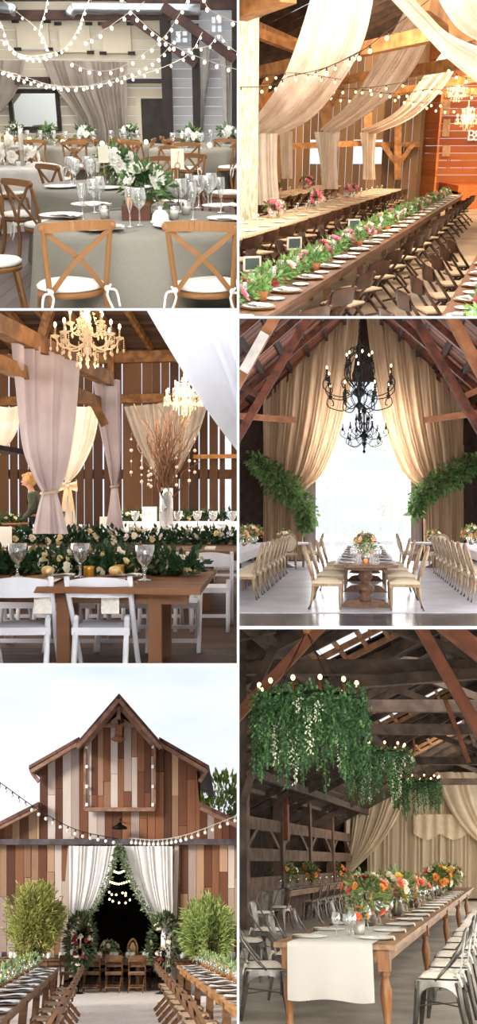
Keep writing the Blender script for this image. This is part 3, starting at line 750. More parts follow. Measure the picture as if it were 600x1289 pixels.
    pp = mat('peeling_white', 'd8d0c0', 'a89880', rough=.8, scale=9, stretch=(3, 3, .6), detail=10, bump=.3)
    m = MB(); a_, b_ = g(298, 260, 22), g(327, 68, 22)
    m.box(((g(294, 0, 22).x + g(326, 0, 22).x) / 2, 22, 3.2), (g(326, 0, 22).x - g(294, 0, 22).x, .4, 6.4))
    m2 = m; struct(R, 'wall_pier', m2, pp)
    # drapes
    vo = mat('ivory_voile', 'ddc9b8', 'eee0d2', rough=.9, trans=.5, scale=2); vo2 = mat('white_fall', 'e8ddd0', 'f4ece2', rough=.9, trans=.5, scale=2)
    def swag(L, Rr, Y0, Y1, folds, amp, lab, fall=None, seed=0):
        o = g(*L[-1], Y1)
        t = thing(R, 'ceiling_drape', lab, 'curtain', o, 0, 'swagged ceiling drapes')
        f = lambda Q: [g(a, b, Y0 + (Y1 - Y0) * i / (len(Q) - 1)) for i, (a, b) in enumerate(Q)]
        part(t, 'swag', shift(MB().drape(f(L), f(Rr), folds, amp, nv=26, seed=seed, fall=lambda v: 1 - .4 * v), o), vo)
        if fall:
            x0, x1, x2, x3, yt, yb = fall
            part(t, 'falling_cloth', shift(MB().drape([g(x0, yt, Y1), g((x0 + x2) / 2 + 2, (yt + yb) / 2, Y1), g(x2, yb, Y1)], [g(x1, yt, Y1), g((x1 + x3) / 2 - 2, (yt + yb) / 2, Y1), g(x3, yb, Y1)], 7, amp * .9, nv=14, seed=seed + 1), o), vo2)
    swag([(402, -40), (372, 58), (348, 112), (306, 168)], [(444, -40), (420, 60), (392, 115), (345, 160), (318, 172)], 19, 24, 5, .06, 'broad ivory swag falling to the peeling white pier, outer half', (306, 349, 312, 352, 168, 258), 1)
    swag([(440, -40), (417, 60), (380, 118), (330, 168)], [(476, -40), (458, 50), (425, 110), (390, 150), (345, 172)], 19.5, 24.3, 5, .06, 'broad ivory swag falling to the peeling white pier, inner half', None, 2)
    swag([(528, -20), (478, 68), (440, 128), (402, 163)], [(562, -20), (530, 70), (495, 118), (450, 152), (420, 168)], 27, 29.5, 8, .08, 'middle ivory swag gathered at the lit timber post', (395, 427, 405, 425, 166, 238), 3)
    swag([(565, 55), (530, 100), (497, 142), (455, 163)], [(584, 68), (556, 112), (522, 146), (485, 164), (466, 169)], 33, 35.5, 7, .09, 'farthest ivory swag gathered beside the lit doorway', (453, 474, 456, 472, 167, 226), 5)
    swag([(480, -10), (520, 30), (560, 72), (640, 135)], [(500, -30), (545, 20), (580, 48), (640, 72)], 11, 10, 4, .06, 'wide white drape crossing overhead at the corner', None, 7)
    swag([(545, -20), (562, 12), (585, 40), (640, 70)], [(590, -40), (600, 0), (615, 24), (650, 50)], 13, 12.5, 4, .06, 'small pale drape behind the wide overhead one', None, 9)
    mb = MB().drape([g(352, 165, 32), g(354, 225, 32)], [g(368, 165, 32), g(368, 225, 32)], 4, .06, nv=8)
    solo(R, 'hanging_cloth', mb, vo2, 'narrow white cloth hanging between the pier and the lit post', 'curtain')
    # string lights
    ab = glow('amber_bulb2', 'ffd08a', 7); br = mat('brown_cord', '3a2818', rough=.7)
    for i, (Q, Y, n, r) in enumerate((([(290, 110), (340, 108), (362, 97), (410, 85), (458, 62)], 16, 8, .055), ([(395, 92), (440, 72), (458, 62), (487, 40), (550, -8)], 14, 6, .07), ([(300, 108), (345, 105), (400, 108), (430, 112), (480, 108), (540, 98)], 24, 14, .07), ([(450, 112), (500, 118), (545, 112), (600, 120)], 27, 13, .08), ([(400, 118), (440, 124), (480, 120), (520, 128), (560, 130)], 33, 14, .09), ([(520, 128), (560, 138), (600, 132)], 37, 7, .1), ([(560, 80), (580, 96), (610, 100)], 22, 4, .07), ([(330, 95), (372, 92), (430, 100)], 20, 7, .055))):
        stringlight(R, 'string_lights', 'strand of amber bulbs looping under the rafters, %s' % ('from the pier to the first beam', 'with the biggest bulbs, rising to the top', 'sagging across the swags', 'across the honey beams by the stage', 'low between the posts', 'in front of the orange stage wall', 'below the corner drape', 'short, behind the broad swag')[i], [R.y(a, b, Y) for a, b in Q], n, br, ab, r * .42, .006, .05, group='amber string lights')
    # stage bits
    for i, (y0_, y1_) in enumerate(((125, 145), (150, 172), (183, 197))):
        a, b = g(556, y1_, YB - .5), g(567, y0_, YB - .5)
        solo(R, 'banner', MB().grid(lambda u, v: V((a.x + (b.x - a.x) * u, YB - .45 - .03 * math.sin(u * 9), a.z + (b.z - a.z) * v)), 10, 3), mat('cream_banner', 'c8a880', 'd8bc94', rough=.9, trans=.2), 'cream cloth banner on the orange wall, %s' % ('uppermost', 'middle', 'lowest')[i], 'banner', group='cloth banners on the stage wall')
    def letter(ch, px, py, h, Y, m_, lab):
        c = bpy.data.curves.new('l', 'FONT'); c.body = ch; c.extrude = .04; c.size = h
        o = bpy.data.objects.new('l', c); col.objects.link(o); dg = bpy.context.evaluated_depsgraph_get(); dg.update()
        me = bpy.data.meshes.new_from_object(o.evaluated_get(dg)); bpy.data.objects.remove(o, do_unlink=True); bpy.data.curves.remove(c)
        me.transform(Matrix.Rotation(PI / 2, 4, 'X')); me.materials.clear(); me.materials.append(m_)
        solo(R, 'marquee_letter', me, None, lab, 'letter', g(px, py, Y), 0, 'lit marquee letters')
    lm = glow('marquee_letter', 'fff0d8', 1.1)
    letter('B', 587, 177, .62, YB - .5, lm, 'white lit letter B on the orange stage wall'); letter('&', 594.5, 177, .62, YB - .5, lm, 'white lit ampersand beside the letter B')
    ch_ = crysch(R, g(588, 150, 38), .2, 'small bright chandelier over the stage', 'crystal chandeliers', 1.15)
    crysch(R, g(575, 116, 38), .5, 'glowing chandelier high near the corner drape', 'crystal chandeliers', 1.0)
    for px, py in ((588, 150), (575, 116)): point(R, g(px, py, 37.4), 120, (1, .75, .45))
    blk = mat('black_cloth', '1a1614', rough=.8)
    o = z(553, 217, .85); o.z = .85
    t = thing(R, 'stage_table', 'dark table with a white runner on the orange stage', 'table', o); part(t, 'tabletop', MB().box((0, 0, .78), (1.1, .7, .05)), blk)
    for u in (-.5, .5): part(t, 'leg', MB().box((u, -.3, .38), (.06, .06, .76)), blk); part(t, 'leg', MB().box((u, .3, .38), (.06, .06, .76)), blk)
    part(t, 'runner', MB().box((-.25, 0, .815), (.2, .74, .01)).box((-.25, -.36, .45), (.2, .01, .72)), vo2)
    o = z(590, 213, .85); o.z = .85
    t = thing(R, 'stage_table', 'pale green clothed stage table below the lit letters', 'table', o); part(t, 'tabletop', MB().box((0, 0, .62), (1.2, .6, .36)), mat('sage_cloth', '8aa878', 'a0bc8c', rough=.9))
    for u in (-.5, .5): part(t, 'leg', MB().box((u, -.2, .22), (.06, .06, .44)), beam)
    t = thing(R, 'loudspeaker', 'black loudspeaker on a tripod beside the stage wall', 'speaker', z(518, 231)); part(t, 'cabinet', MB().box((0, 0, 1.9), (.45, .35, .62), top=.9), blk); part(t, 'woofer', MB().lathe([(.14, 0), (.16, .02), (.001, .01)], (0, -.18, 1.82), 12, Matrix.Rotation(PI / 2, 3, 'X')), mat('grey_cone', '5a5654')); part(t, 'pole', MB().tube([(0, 0, .1), (0, 0, 1.6)], .02, 6), blk)
    for j in range(3): part(t, 'leg', MB().tube([(0, 0, .6), (.4 * math.cos(j * 2.1), .4 * math.sin(j * 2.1), 0)], .014, 5), blk)
    # tables
    tw = mat('dark_walnut', '4a2e1c', '754c2e', rough=.5, scale=5, stretch=(3, .4, 3)); rw = mat('cream_runner_top', 'c8a888', 'dcc0a2', rough=.9, scale=12)
    def table(L0, L1, Z0, Z1, label, top=tw):
        c = P((L0 + L1) / 2, Z0); W = (L1 - L0) * math.cos(yaw) ; Ln = (Z1 - Z0) / math.cos(yaw)
        t = thing(R, 'banquet_table', label, 'table', c, yaw, 'long banquet tables'); mb = MB()
        for i in range(5): mb.box((-W / 2 + W * (i + .5) / 5, Ln / 2, .725), (W / 5 - .006, Ln, .05))
        part(t, 'tabletop', mb, top); part(t, 'apron', MB().box((-W / 2 + .07, Ln / 2, .65), (.03, Ln - .1, .1)).box((W / 2 - .07, Ln / 2, .65), (.03, Ln - .1, .1)), tw)
        n = int(Ln // 2.4)
        for j in range(n + 1):
            for u in (-1, 1): part(t, 'leg', MB().box((u * (W / 2 - .1), .12 + j * (Ln - .24) / n, .35), (.09, .09, .7)), tw)
        return (lambda u, v, z=.752: c + Matrix.Rotation(yaw, 3, 'Z') @ V((u, v, z))), W, Ln
    o1, W1, Ln1 = table(-3.55, -2.5, 7.3, 33, 'nearest long dark table under the thick flower garland')
    o2, W2, Ln2 = table(-6.55, -5.35, 15.5, 37.5, 'middle long table seen past the flower garland', rw)
    o3, W3, Ln3 = table(-9.6, -8.5, 24.5, 41, 'farthest long table behind the falling drapes', rw)
    o4, W4, Ln4 = table(-.78, .6, 6.2, 16.5, 'corner table with pink peonies, cut off at the frame', mat('honey_table', '6e4424'))
    pl = mat('white_china', 'e6e4e0'); chg = mat('wood_charger', '9a6a3e', 'b88450', rough=.5, scale=20); nap = mat('white_napkin', 'dcd6d2')
    pm = plate_mb(.15).mesh('plate', pl); sm = plate_mb(.1).mesh('side_plate', pl); cm = plate_mb(.19).mesh('charger', chg); nm_ = napkin_mb(.12, .24).mesh('napkin', nap); wm = wineglass_mb(.2, .04).mesh('wine_glass', GLASS)
    rnd = random.Random(3)
    def settings(o_, W, side, v0, dv, n, tn_, full, sn, rot):
        for i in range(n):
            v = v0 + i * dv; u = side * (W / 2 - .22)
            if full: solo(R, 'charger_plate', cm, None, 'round wooden charger, %s from near on the %s of %s' % (nth(i), sn, tn_), 'plate', o_(u, v), 0, 'wooden chargers')
            solo(R, 'plate', pm, None, 'white dinner plate, %s from near on the %s of %s' % (nth(i), sn, tn_), 'plate', o_(u, v, .762 if full else .752), 0, 'dinner plates on the long tables', s=1.1)
            if full:
                solo(R, 'napkin', nm_, None, 'white napkin on the %s plate from near, %s of %s' % (nth(i), sn, tn_), 'napkin', o_(u, v, .778), yaw + rnd.uniform(-.6, .6) + .7, 'napkins on the long tables')
                solo(R, 'side_plate', sm, None, 'small white side plate, %s from near on the %s of %s' % (nth(i), sn, tn_), 'plate', o_(u + side * .03, v + dv * .5), 0, 'side plates')
            for j in range(2 if full else 1): solo(R, 'wine_glass', wm, None, '%s stemmed glass by the %s plate, %s of %s' % (('first', 'second')[j], nth(i), sn, tn_), 'glass', o_(u - side * (.22 + .05 * j), v + .2 + .2 * j), 0, 'glasses on the long tables', s=1.15)
    settings(o1, W1, 1, .95, 1.15, 22, 'the garland table', True, 'aisle side', 0)
    settings(o1, W1, -1, 1.5, 1.3, 10, 'the garland table', False, 'far side', 0)
    settings(o2, W2, 1, .8, 1.1, 19, 'the middle table', False, 'aisle side', 0)
    settings(o2, W2, -1, .8, 1.3, 14, 'the middle table', False, 'far side', 0)
    settings(o3, W3, 1, .8, 1.3, 10, 'the farthest table', False, 'aisle side', 0)
    settings(o4, W4, -1, 1.3, 1.1, 6, 'the corner table', True, 'aisle side', 0)
    gl = mat('garland_leaf', '22401f'); B = lambda n, a, b: mat(n, a, b, rough=.7, vary='island', trans=.2)
    peo = B('peony_pink', 'd85a80', 'f4a0b4'); bl = B('blush_petal', 'f0b8ae', 'f8d8cc'); bur = mat('burgundy_petal', '6a1c24', '9a3038', rough=.7, vary='island'); cb = mat('cream_petal', 'efe0c4', 'fbf2e0', rough=.7, vary='island', trans=.2); fg = mat('fern_green', '3c6a34', '8ab068', rough=.55, vary='island', trans=.2)
    garland(R, 'table_garland', 'long mixed garland of greens, peonies and burgundy blooms on the nearest dark table', [o1(-.08 + .05 * math.sin(i), v, .77) for i, v in enumerate([.2, 3, 6, 9, 12, 15, 18, 21, Ln1 - .6])], .19, 7000, fg, ((peo, 26, .1), (bur, 26, .075), (bl, 24, .07), (cb, 22, .065)), 91, L=.08, flat=1.15)
    tc_ = mat('terracotta', 'b8704c', 'cc8860', rough=.7); tp = MB().lathe([(.045, 0), (.065, .09), (.07, .1), (.06, .1), (.05, .06)], k=12)
    for i, v in enumerate((2.6, 5.2, 8.4, 11.5)): bouquet(R, o1(.18, v), 'potted_herb', 'little herb in a terracotta pot, %s from near of the garland table' % nth(i), 'plant', .1, .16, fg, (), (tp, tc_), 60 + i, nl=90)
    for i, (v, n_) in enumerate(((1.5, 5), (6.5, 5), (11, 5), (16, 5))):
        bouquet(R, o2(-.1, v), 'flower_arrangement', 'pink peony bouquet, %s from near of the middle table' % nth(i), 'flowers', .24, .24, fg, ((peo, 9, .09), (bl, 6, .08)), (MB().lathe([(.06, 0), (.08, .1), (.07, .16)], k=10), pl), 95 + i, nl=120, leafL=.1)
    for i, v in enumerate((2, 8, 13)): bouquet(R, o3(0, v), 'flower_arrangement', 'pink and red bouquet, %s from near of the farthest table' % nth(i), 'flowers', .28, .26, fg, ((peo, 10, .1), (bur, 5, .09)), (MB().lathe([(.06, 0), (.08, .1), (.07, .16)], k=10), pl), 99 + i, nl=100, leafL=.12)
    garland(R, 'table_garland', 'cluster of pink peonies and cream blooms on the corner table', [o4(-.2, v, .77) for v in (.6, 2.2, 3.6)], .2, 500, fg, ((peo, 10, .1), (bur, 5, .07), (cb, 7, .07)), 92, L=.1, flat=1.1)
    # little chalk signs
    fr_ = mat('sign_frame', 'd8d0c4', rough=.6); bd = mat('chalk_board', '4a5254', rough=.8)
    for i, (px, py) in enumerate(((317, 345), (445, 291), (370, 317))):
        o = z(px, py, .76)
        t = thing(R, 'table_sign', 'small framed chalk sign in the garland, %s from near' % ('first', 'third', 'second')[i], 'sign', o, .3, 'framed chalk signs'); part(t, 'board', MB().box((0, 0, .13), (.2, .015, .15)), bd)
        part(t, 'frame', MB().box((0, 0, .215), (.24, .025, .025)).box((0, 0, .045), (.24, .025, .025)).box((-.11, 0, .13), (.025, .025, .19)).box((.11, 0, .13), (.025, .025, .19)), fr_)
    # chairs
    rr = yaw
    for i in range(18):
        dchair(R, o1(W1 / 2 + .2, 1.9 + i * 1.32, 0), rr + PI / 2 - .5 + .1 * (i % 3), 'dark folding chair, %s from near on the aisle side of the garland table' % nth(i), 'dark chairs along the tables')
    for i in range(12):
        dchair(R, o1(-W1 / 2 - .3, 1.6 + i * 1.6, 0), rr - PI / 2, 'dark folding chair, %s from near on the far side of the garland table' % nth(i), 'dark chairs along the tables')
    for i in range(17):
        dchair(R, o2(W2 / 2 + .22, .9 + i * 1.22, 0), rr + PI / 2 - .45 + .12 * (i % 2), 'dark folding chair, %s from near on the aisle side of the middle table' % nth(i), 'dark chairs along the tables')
    for i in range(10):
        dchair(R, o3(W3 / 2 + .25, .6 + i * 1.4, 0), rr + PI / 2, 'dark folding chair, %s from near on the aisle side of the farthest table' % nth(i), 'dark chairs along the tables')
    for i in range(8):
        dchair(R, o4(-W4 / 2 - .22, 1.1 + i * 1.18, 0), rr - PI / 2 + .45, 'dark curved back chair, %s from near at the corner peony table' % nth(i), 'dark chairs along the tables')
    dchair(R, z(521, 237), .3, 'single wooden chair standing alone before the loudspeaker', 'dark chairs along the tables')
    panel('top', -38, 312, 660, (4, 6, 9, 13, 19), 12, (1, .95, .88))
    area(R, P(-2, 19, 6.0), P(-5, 25, 1), 5, 1500, (1, .87, .68), 6)
    area(R, P(-3, 32, 6.5), P(-3, 42, 2), 5, 1500, (1, .82, .6), 4)
    area(R, g(450, 395, 3.0), g(450, 60, 20), .8, 700, (1, .92, .8))
    return R
# ================================================================== room 3: plank barn, white chairs, crystal chandeliers
def shift(mb, o):
    o = V(o); mb.v = [tuple(V(p) - o) for p in mb.v]; return mb
def white_folding_chair(R, label, group):
    w = mat('white_resin', 'd9d8de', 'e6e6ea', rough=.45, scale=3)
    sp = mat('beige_seat_pad', 'c9b8a6', 'd8cabb', rough=.8)
    t = thing(R, 'folding_chair', label, 'chair', group=group)
    part(t, 'seat', MB().grid(lambda u, v: V(((u - .5) * .4, (v - .5) * .4, .44 + .015 * (1 - (2 * u - 1) ** 4) * (1 - (2 * v - 1) ** 4))), 8, 8).box((0, 0, .428), (.4, .4, .022)), w)
    part(t, 'seat_rail', MB().box((0, .2, .42), (.42, .02, .05)), w); part(t, 'seat_rail', MB().box((0, -.2, .42), (.42, .02, .055)), w)
    for s in (-1, 1):
        part(t, 'front_leg', MB().tube([(s * .225, -.29, .82), (s * .225, -.24, .7), (s * .22, .0, .34), (s * .22, .24, 0)], .02, 8, n=8), w)
        part(t, 'rear_leg', MB().tube([(s * .185, -.15, .52), (s * .185, -.17, .49), (s * .185, -.3, 0)], .021, 8), w)
    part(t, 'backrest', MB().grid(lambda u, v: V(((u - .5) * .44, -.27 - .05 * math.sin(PI * u) + .03 * (1 - v), .67 + .12 * v + .03 * math.sin(PI * u) * v)), 12, 3).grid(lambda u, v: V(((u - .5) * .44, -.25 - .05 * math.sin(PI * u) + .03 * (1 - v), .67 + .12 * v + .03 * math.sin(PI * u) * v)), 12, 3).grid(lambda u, v: V(((u - .5) * .44, -.27 + .02 * v - .05 * math.sin(PI * u), .79 + .03 * math.sin(PI * u))), 12, 1).grid(lambda u, v: V(((u - .5) * .44, -.24 + .02 * v - .05 * math.sin(PI * u), .67)), 12, 1), w)
    part(t, 'crossbar', MB().box((0, -.255, .16), (.37, .018, .035)), w); part(t, 'crossbar', MB().box((0, .17, .1), (.43, .018, .035)), w)
    return t
wfold = Proto(white_folding_chair)
def crystal_chandelier(R, label, group):
    cr = mat('crystal', 'fff0d8', 'ffe2b8', rough=.12, spec=1.0, scale=40, trans=.35, alpha=.85); fl = glow('warm_bulb_p3', 'ffd9a8', 14)
    t = thing(R, 'chandelier', label, 'chandelier', group=group)
    part(t, 'centre_post', MB().lathe([(.0, -.3), (.03, -.27), (.012, -.22), (.05, -.17), (.03, -.1), (.06, -.04), (.04, .02), (.07, .08), (.03, .14), (.05, .22), (.025, .28), (.06, .34), (.02, .4), (.01, .6)], k=10), cr)
    part(t, 'chain', MB().tube([(0, 0, .55), (0, 0, 1.6)], .006, 5), mat('brass_chain', '9a7a40', rough=.3, metal=.8))
    drop = MB()
    for i in range(5): drop.ball((0, 0, -.022 * i), .009, 5, 4)
    drop.lathe([(0, -.1), (.012, -.115), (.016, -.135), (0, -.16)], k=6)
    dm = drop.mesh('crystal_drop', cr)
    sw = MB()
    for i in range(10):
        a = 2 * PI * i / 10
        for k in range(12):
            q = k / 11; r = .05 + .17 * q; z = .38 - .32 * q - .1 * math.sin(PI * q); sw.ball((math.cos(a) * r, math.sin(a) * r, z), .011, 5, 4)
    part(t, 'bead_swag', sw, cr)
    for tier, (n, r, z, of) in enumerate(((8, .37, .0, .1), (5, .2, .16, .5))):
        for i in range(n):
            a = 2 * PI * (i + of) / n; m = Matrix.Rotation(a, 3, 'Z')
            arm = part(t, 'arm', MB().tube([m @ V(p) for p in ((.03, 0, z - .06), (r * .4, 0, z - .14), (r * .8, 0, z - .12), (r, 0, z - .02))], .011, 6, n=10).lathe([(.02, z - .03), (.05, z - .01), (.055, z + .005), (.02, z + .01), (.014, z + .02)], m @ V((r, 0, 0)), 10), cr)
            part(arm, 'candle', MB().tube([m @ V((r, 0, z + .02)), m @ V((r, 0, z + .1))], .011, 6), mat('candle_ivory', 'd8ccb0'))
            part(arm, 'bulb', MB().ball(m @ V((r, 0, z + .13)), .017, 7, 5, (1, 1, 1.9)), fl)
            for q in range(3):
                b = part(arm, 'crystal_drop', dm); b.matrix_basis = Matrix.Translation(m @ V((r + .05 * math.cos(q * 2.1), .05 * math.sin(q * 2.1), z - .02)))
    for i in range(16):
        a = 2 * PI * i / 16; r = .22 if i % 2 else .12
        b = part(t, 'crystal_drop', dm); b.matrix_basis = Matrix.Translation((r * math.cos(a), r * math.sin(a), -.1 - (.1 if r < .2 else 0)))
    return t
crysch = Proto(crystal_chandelier)
def garland(R, name, label, path, r, n, lm, blooms, seed, L=.07, group=None, flat=.75, cat='garland'):
    o = V(path[0]); rnd = random.Random(seed)
    t = thing(R, name, label, cat, o, 0, group)
    def fn(q):
        p = crv(path, q.random()) - o; d = rdir(q, .25); return p + V((d.x * r, d.y * r, abs(d.z) * r * flat + .01)) * q.uniform(.3, 1), d
    part(t, 'leaves', bush_mb(fn, n, L, L * .5, seed), lm)
    for m, cnt, br in blooms:
        protos = BL.setdefault((m.name, br), [bloom_mb(br, 16, k).mesh('bloom', m) for k in range(2)])
        for i in range(cnt):
            p = crv(path, (i + rnd.random()) / cnt) - o; d = rdir(rnd, .6); b = part(t, 'bloom', protos[i % 2])
            b.matrix_basis = Matrix.Translation(p + V((d.x * r, d.y * r, abs(d.z) * r * flat + .01)) * .95) @ d.to_track_quat('Z', 'Y').to_matrix().to_4x4()
    return t
def skinned(verts, edges, radii, m, sub=2):
    me = bpy.data.meshes.new('tmp'); me.from_pydata([tuple(v) for v in verts], edges, [])
    o = bpy.data.objects.new('tmp', me); col.objects.link(o)
    sk = o.modifiers.new('s', 'SKIN'); sk.use_smooth_shade = True
    sv = me.skin_vertices[0].data
    for i, r in enumerate(radii): sv[i].radius = (r, r) if not isinstance(r, tuple) else r
    sv[0].use_root = True
    ss = o.modifiers.new('u', 'SUBSURF'); ss.levels = sub
    dg = bpy.context.evaluated_depsgraph_get(); dg.update()
    res = bpy.data.meshes.new_from_object(o.evaluated_get(dg)); bpy.data.objects.remove(o, do_unlink=True)
    res.materials.clear(); res.materials.append(m)
    return res

def room3():
    R = Room(625, 1.39, (-MG, 391, 298, 835))
    YB = 30.0
    plank = mat('dark_barn_plank', '4a2e1c', '755033', rough=.75, vary='island', scale=5, stretch=(3, 3, .3), bump=.3)
    beam = mat('old_beam', '6a421f', '9a6a3a', rough=.7, scale=5, bump=.4)
    roofm = mat('brown_roof_tin', '3a281c', '5d4432', rough=.6, vary='island', scale=3)
    floorm = mat('dark_floor_plank', '3a2216', '5e3b26', rough=.55, vary='island', scale=6, stretch=(.3, 3, 3), bump=.15)
    g = lambda px, py, Y=YB: R.y(px, py, Y)
    fl = MB(); rnd = random.Random(5)
    y = 2.6
    while y < 32:
        fl.box((-1.5 + rnd.uniform(-.2, .2), y, -.03), (14, .155, .06)); y += .16 if y < 14 else .158
    struct(R, 'floor', fl, floorm)
    struct(R, 'floor', MB().box((-1.5, 17, -.1), (16, 32, .05)), mat('barn_dark', '1c100b', '3a2217', rough=.8, scale=4, bump=.3))
    w = MB(); x = -90.0
    gaps = {}
    while x < 305:
        bw = rnd.uniform(9, 13); gp = rnd.choice((.2, 1.4, 2.2, .2, .9))
        if 273 < x < 283: bw = 283 - x; gp = 8
        a, b = g(x, 676), g(x + bw, 676); yo = rnd.uniform(-.02, .02)
        z1 = g(0, 440).z
        w.box(((a.x + b.x) / 2, YB + yo, z1 / 2), (b.x - a.x, .05, z1)); x += bw + gp
    struct(R, 'wall_back', w, plank)
    b = MB()
    b.bar(g(-90, 456, 29.8), g(320, 446, 29.8), .25, .38); b.bar(g(-90, 507, 29.8), g(320, 499, 29.8), .2, .3)
    b.bar(g(-90, 597, 30.3), g(320, 597, 30.3), .1, .33)
    for px in (-20, 140, 270): b.bar(g(px, 448, 29.7), g(px, 500, 29.7), .3, .2)
    struct(R, 'trim_1', b, beam)
    struct(R, 'trim_2', MB().bar(g(243, 575, 29.6), g(310, 574, 29.6), .12, .14), mat('orange_plank', 'c07a38', 'd89650', rough=.6))  # plank in a brighter orange than the beams
    # roof
    z0 = g(0, 448).z; rf = MB()
    def rz_(Y): return z0 + .1 + (YB - Y) * .34
    Y = YB + .3
    while Y > 14:
        rf.slab([V((-9, Y, rz_(Y) + .12)), V((3, Y, rz_(Y) + .12)), V((3, Y - .17, rz_(Y - .17) + .12)), V((-9, Y - .17, rz_(Y - .17) + .12))], (0, 0, .05)); Y -= .19
    struct(R, 'ceiling', rf, roofm)
    struct(R, 'ceiling', MB().slab([V((-10, YB + .5, rz_(YB) + .4)), V((4, YB + .5, rz_(YB) + .4)), V((4, 12, rz_(12) + .4)), V((-10, 12, rz_(12) + .4))], (0, 0, .1)), roofm)
    b = MB()
    for px in range(-80, 330, 34):
        p = g(px, 448); b.bar(V((p.x, 29.8, rz_(29.8))), V((p.x - 2.2, 20, rz_(20))), .13, .2)
    b.bar(g(66, 380, 26), g(45, 450, 28), .28, .2, V((0, 1, 0)))
    struct(R, 'trim_3', b, beam)
    # side wall left, out of frame mostly
    struct(R, 'wall_left', MB().box((g(-85, 600).x, 17, 3), (.1, 27, 7)), plank)
    # tie beams carrying drapes
    zb = 2.92
    def bz(px, py, z=zb): return R.z(px, py, z)
    A, B_ = bz(-30, 396), bz(137, 478)
    struct(R, 'trim_4', MB().bar(A, B_, .14, .17), beam)
    A2, B2 = bz(-30, 446, 2.62), bz(34, 473, 2.62)
    struct(R, 'trim_5', MB().bar(A2, bz(134, 511, 2.62), .12, .13), beam)
    struct(R, 'trim_6', MB().bar(R.y(117, 505, 11.3), R.y(132, 535, 11.4), .1, .1, V((0, 1, 0))), beam)
    struct(R, 'trim_7', MB().bar(R.z(-60, 556, 2.0), R.z(19, 569, 1.95), .3, .06), mat('barn_dark', '1c100b'))
    # drapes
    voile = mat('blush_voile', 'c8b6b4', 'd8cac8', rough=.9, trans=.4, scale=2)
    cream = mat('cream_voile', 'd8c8b4', 'ece0d0', rough=.9, trans=.5, scale=2)
    tie = mat('tie_rope', 'c8b090', rough=.7)
    def tied(lab, L, Rr, folds, amp, Ltail, Rtail, m, seed, group='pale drapes hung from the barn timbers', Y=None, band=True):
        o = Rtail[-1].copy() if Rtail else Rr[-1].copy()
        t = thing(R, 'tied_curtain', lab, 'curtain', o, 0, group)
        def fallf(v): return 1 - .55 * v
        part(t, 'upper_cloth', shift(MB().drape(L, Rr, folds, amp, nv=26, seed=seed, fall=fallf), o), m)
        if Ltail:
            part(t, 'lower_cloth', shift(MB().drape(Ltail, Rtail, folds * .6, amp * .8, nv=14, seed=seed + 1, fall=lambda v: .3 + .7 * v), o), m)
        if band:
            a, b = L[-1], Rr[-1]; c = (a + b) / 2 - o; r = (b - a).length / 2
            part(t, 'tieback', MB().tube([c + V((math.cos(q) * r * 1.04, math.sin(q) * r * .5, .01 * math.cos(q))) for q in [2 * PI * k / 16 for k in range(17)]], .02, 6, cap=False), tie)
        return t
    gy = lambda P, Y0, Y1=None: [R.y(a, b, Y0 + ((Y1 or Y0) - Y0) * i / (len(P) - 1)) for i, (a, b) in enumerate(P)]
    tied('tall blush white drape hung over the tie beam and cinched at the waist', gy(((14, 424), (18, 480), (26, 560), (40, 598), (53, 620)), 8.2, 9.5), gy(((94, 455), (91, 520), (87, 562), (80, 598), (71, 620)), 9.6, 9.6), 7, .045, gy(((53, 620), (47, 645), (41, 672)), 9.5), gy(((71, 620), (79, 645), (86, 672)), 9.6), voile, 1)
    tied('slim blush drape falling from the far end of the tie beam', gy(((118, 478), (123, 530), (134, 582), (140, 612)), 11.2, 12), gy(((150, 478), (152, 530), (152, 580), (148, 612)), 11.6, 12), 4, .05, gy(((140, 612), (137, 640), (132, 668)), 12), gy(((148, 612), (152, 640), (157, 668)), 12), voile, 3)
    tied('cream drape behind the tall blush drape, knotted with a tan bow', gy(((88, 512), (84, 550), (80, 590), (82, 607)), 21), gy(((127, 512), (119, 555), (103, 590), (88, 607)), 21), 4, .09, gy(((82, 607), (82, 640), (79, 668)), 21), gy(((88, 607), (94, 640), (98, 668)), 21), cream, 5)
    tied('cream drape swept off the edge beside the dark loft plank', gy(((-40, 512), (-42, 560), (-44, 600)), 22), gy(((26, 512), (17, 550), (-25, 600)), 22), 5, .09, None, None, cream, 7, band=False)
    tied('cream triangular drape on the back wall behind the branch display', gy(((155, 512), (168, 548), (186, 583), (204, 614)), 28), gy(((264, 502), (250, 545), (231, 582), (212, 614)), 28), 9, .09, gy(((204, 614), (201, 640), (198, 668)), 28), gy(((212, 614), (216, 640), (218, 668)), 28), cream, 9)
    wv = mat('white_voile_p3', 'e2e2ea', 'eeeef4', rough=.9, trans=.35, scale=2)
    mb = MB().drape([R.y(a, b, Y) for a, b, Y in ((180, 360, 4.6), (222, 435, 5.0), (262, 502, 5.6), (300, 552, 6.4), (330, 590, 7))], [R.y(a, b, Y) for a, b, Y in ((330, 330, 4.0), (345, 400, 4.4), (350, 470, 5), (352, 560, 6), (350, 600, 6.8))], 4, .05, nv=26, seed=12)
    solo(R, 'ceiling_drape', mb, wv, 'wide white ceiling swag hanging close overhead beside the two crystal chandeliers', 'curtain')
    # bow on the knotted drape
    o = R.y(85, 612, 20.8); mb = MB()
    for s in (-1, 1):
        mb.grid(lambda u, v: V((s * (.05 + .18 * u), .04 * math.sin(6 * v), (.07 + .06 * u) * (v - .5) * 2)), 4, 6)
        mb.grid(lambda u, v: V((s * (.03 + .08 * v) + (u - .5) * .1, .03 * math.sin(6 * u), -.6 * v)), 4, 6)
    mb.ball((0, 0, 0), .05, 7, 5)
    solo(R, 'bow', mb, mat('tan_ribbon', 'c09a78', 'd0ac8a', rough=.6), 'tan ribbon bow on the knotted cream drape', 'bow', o)
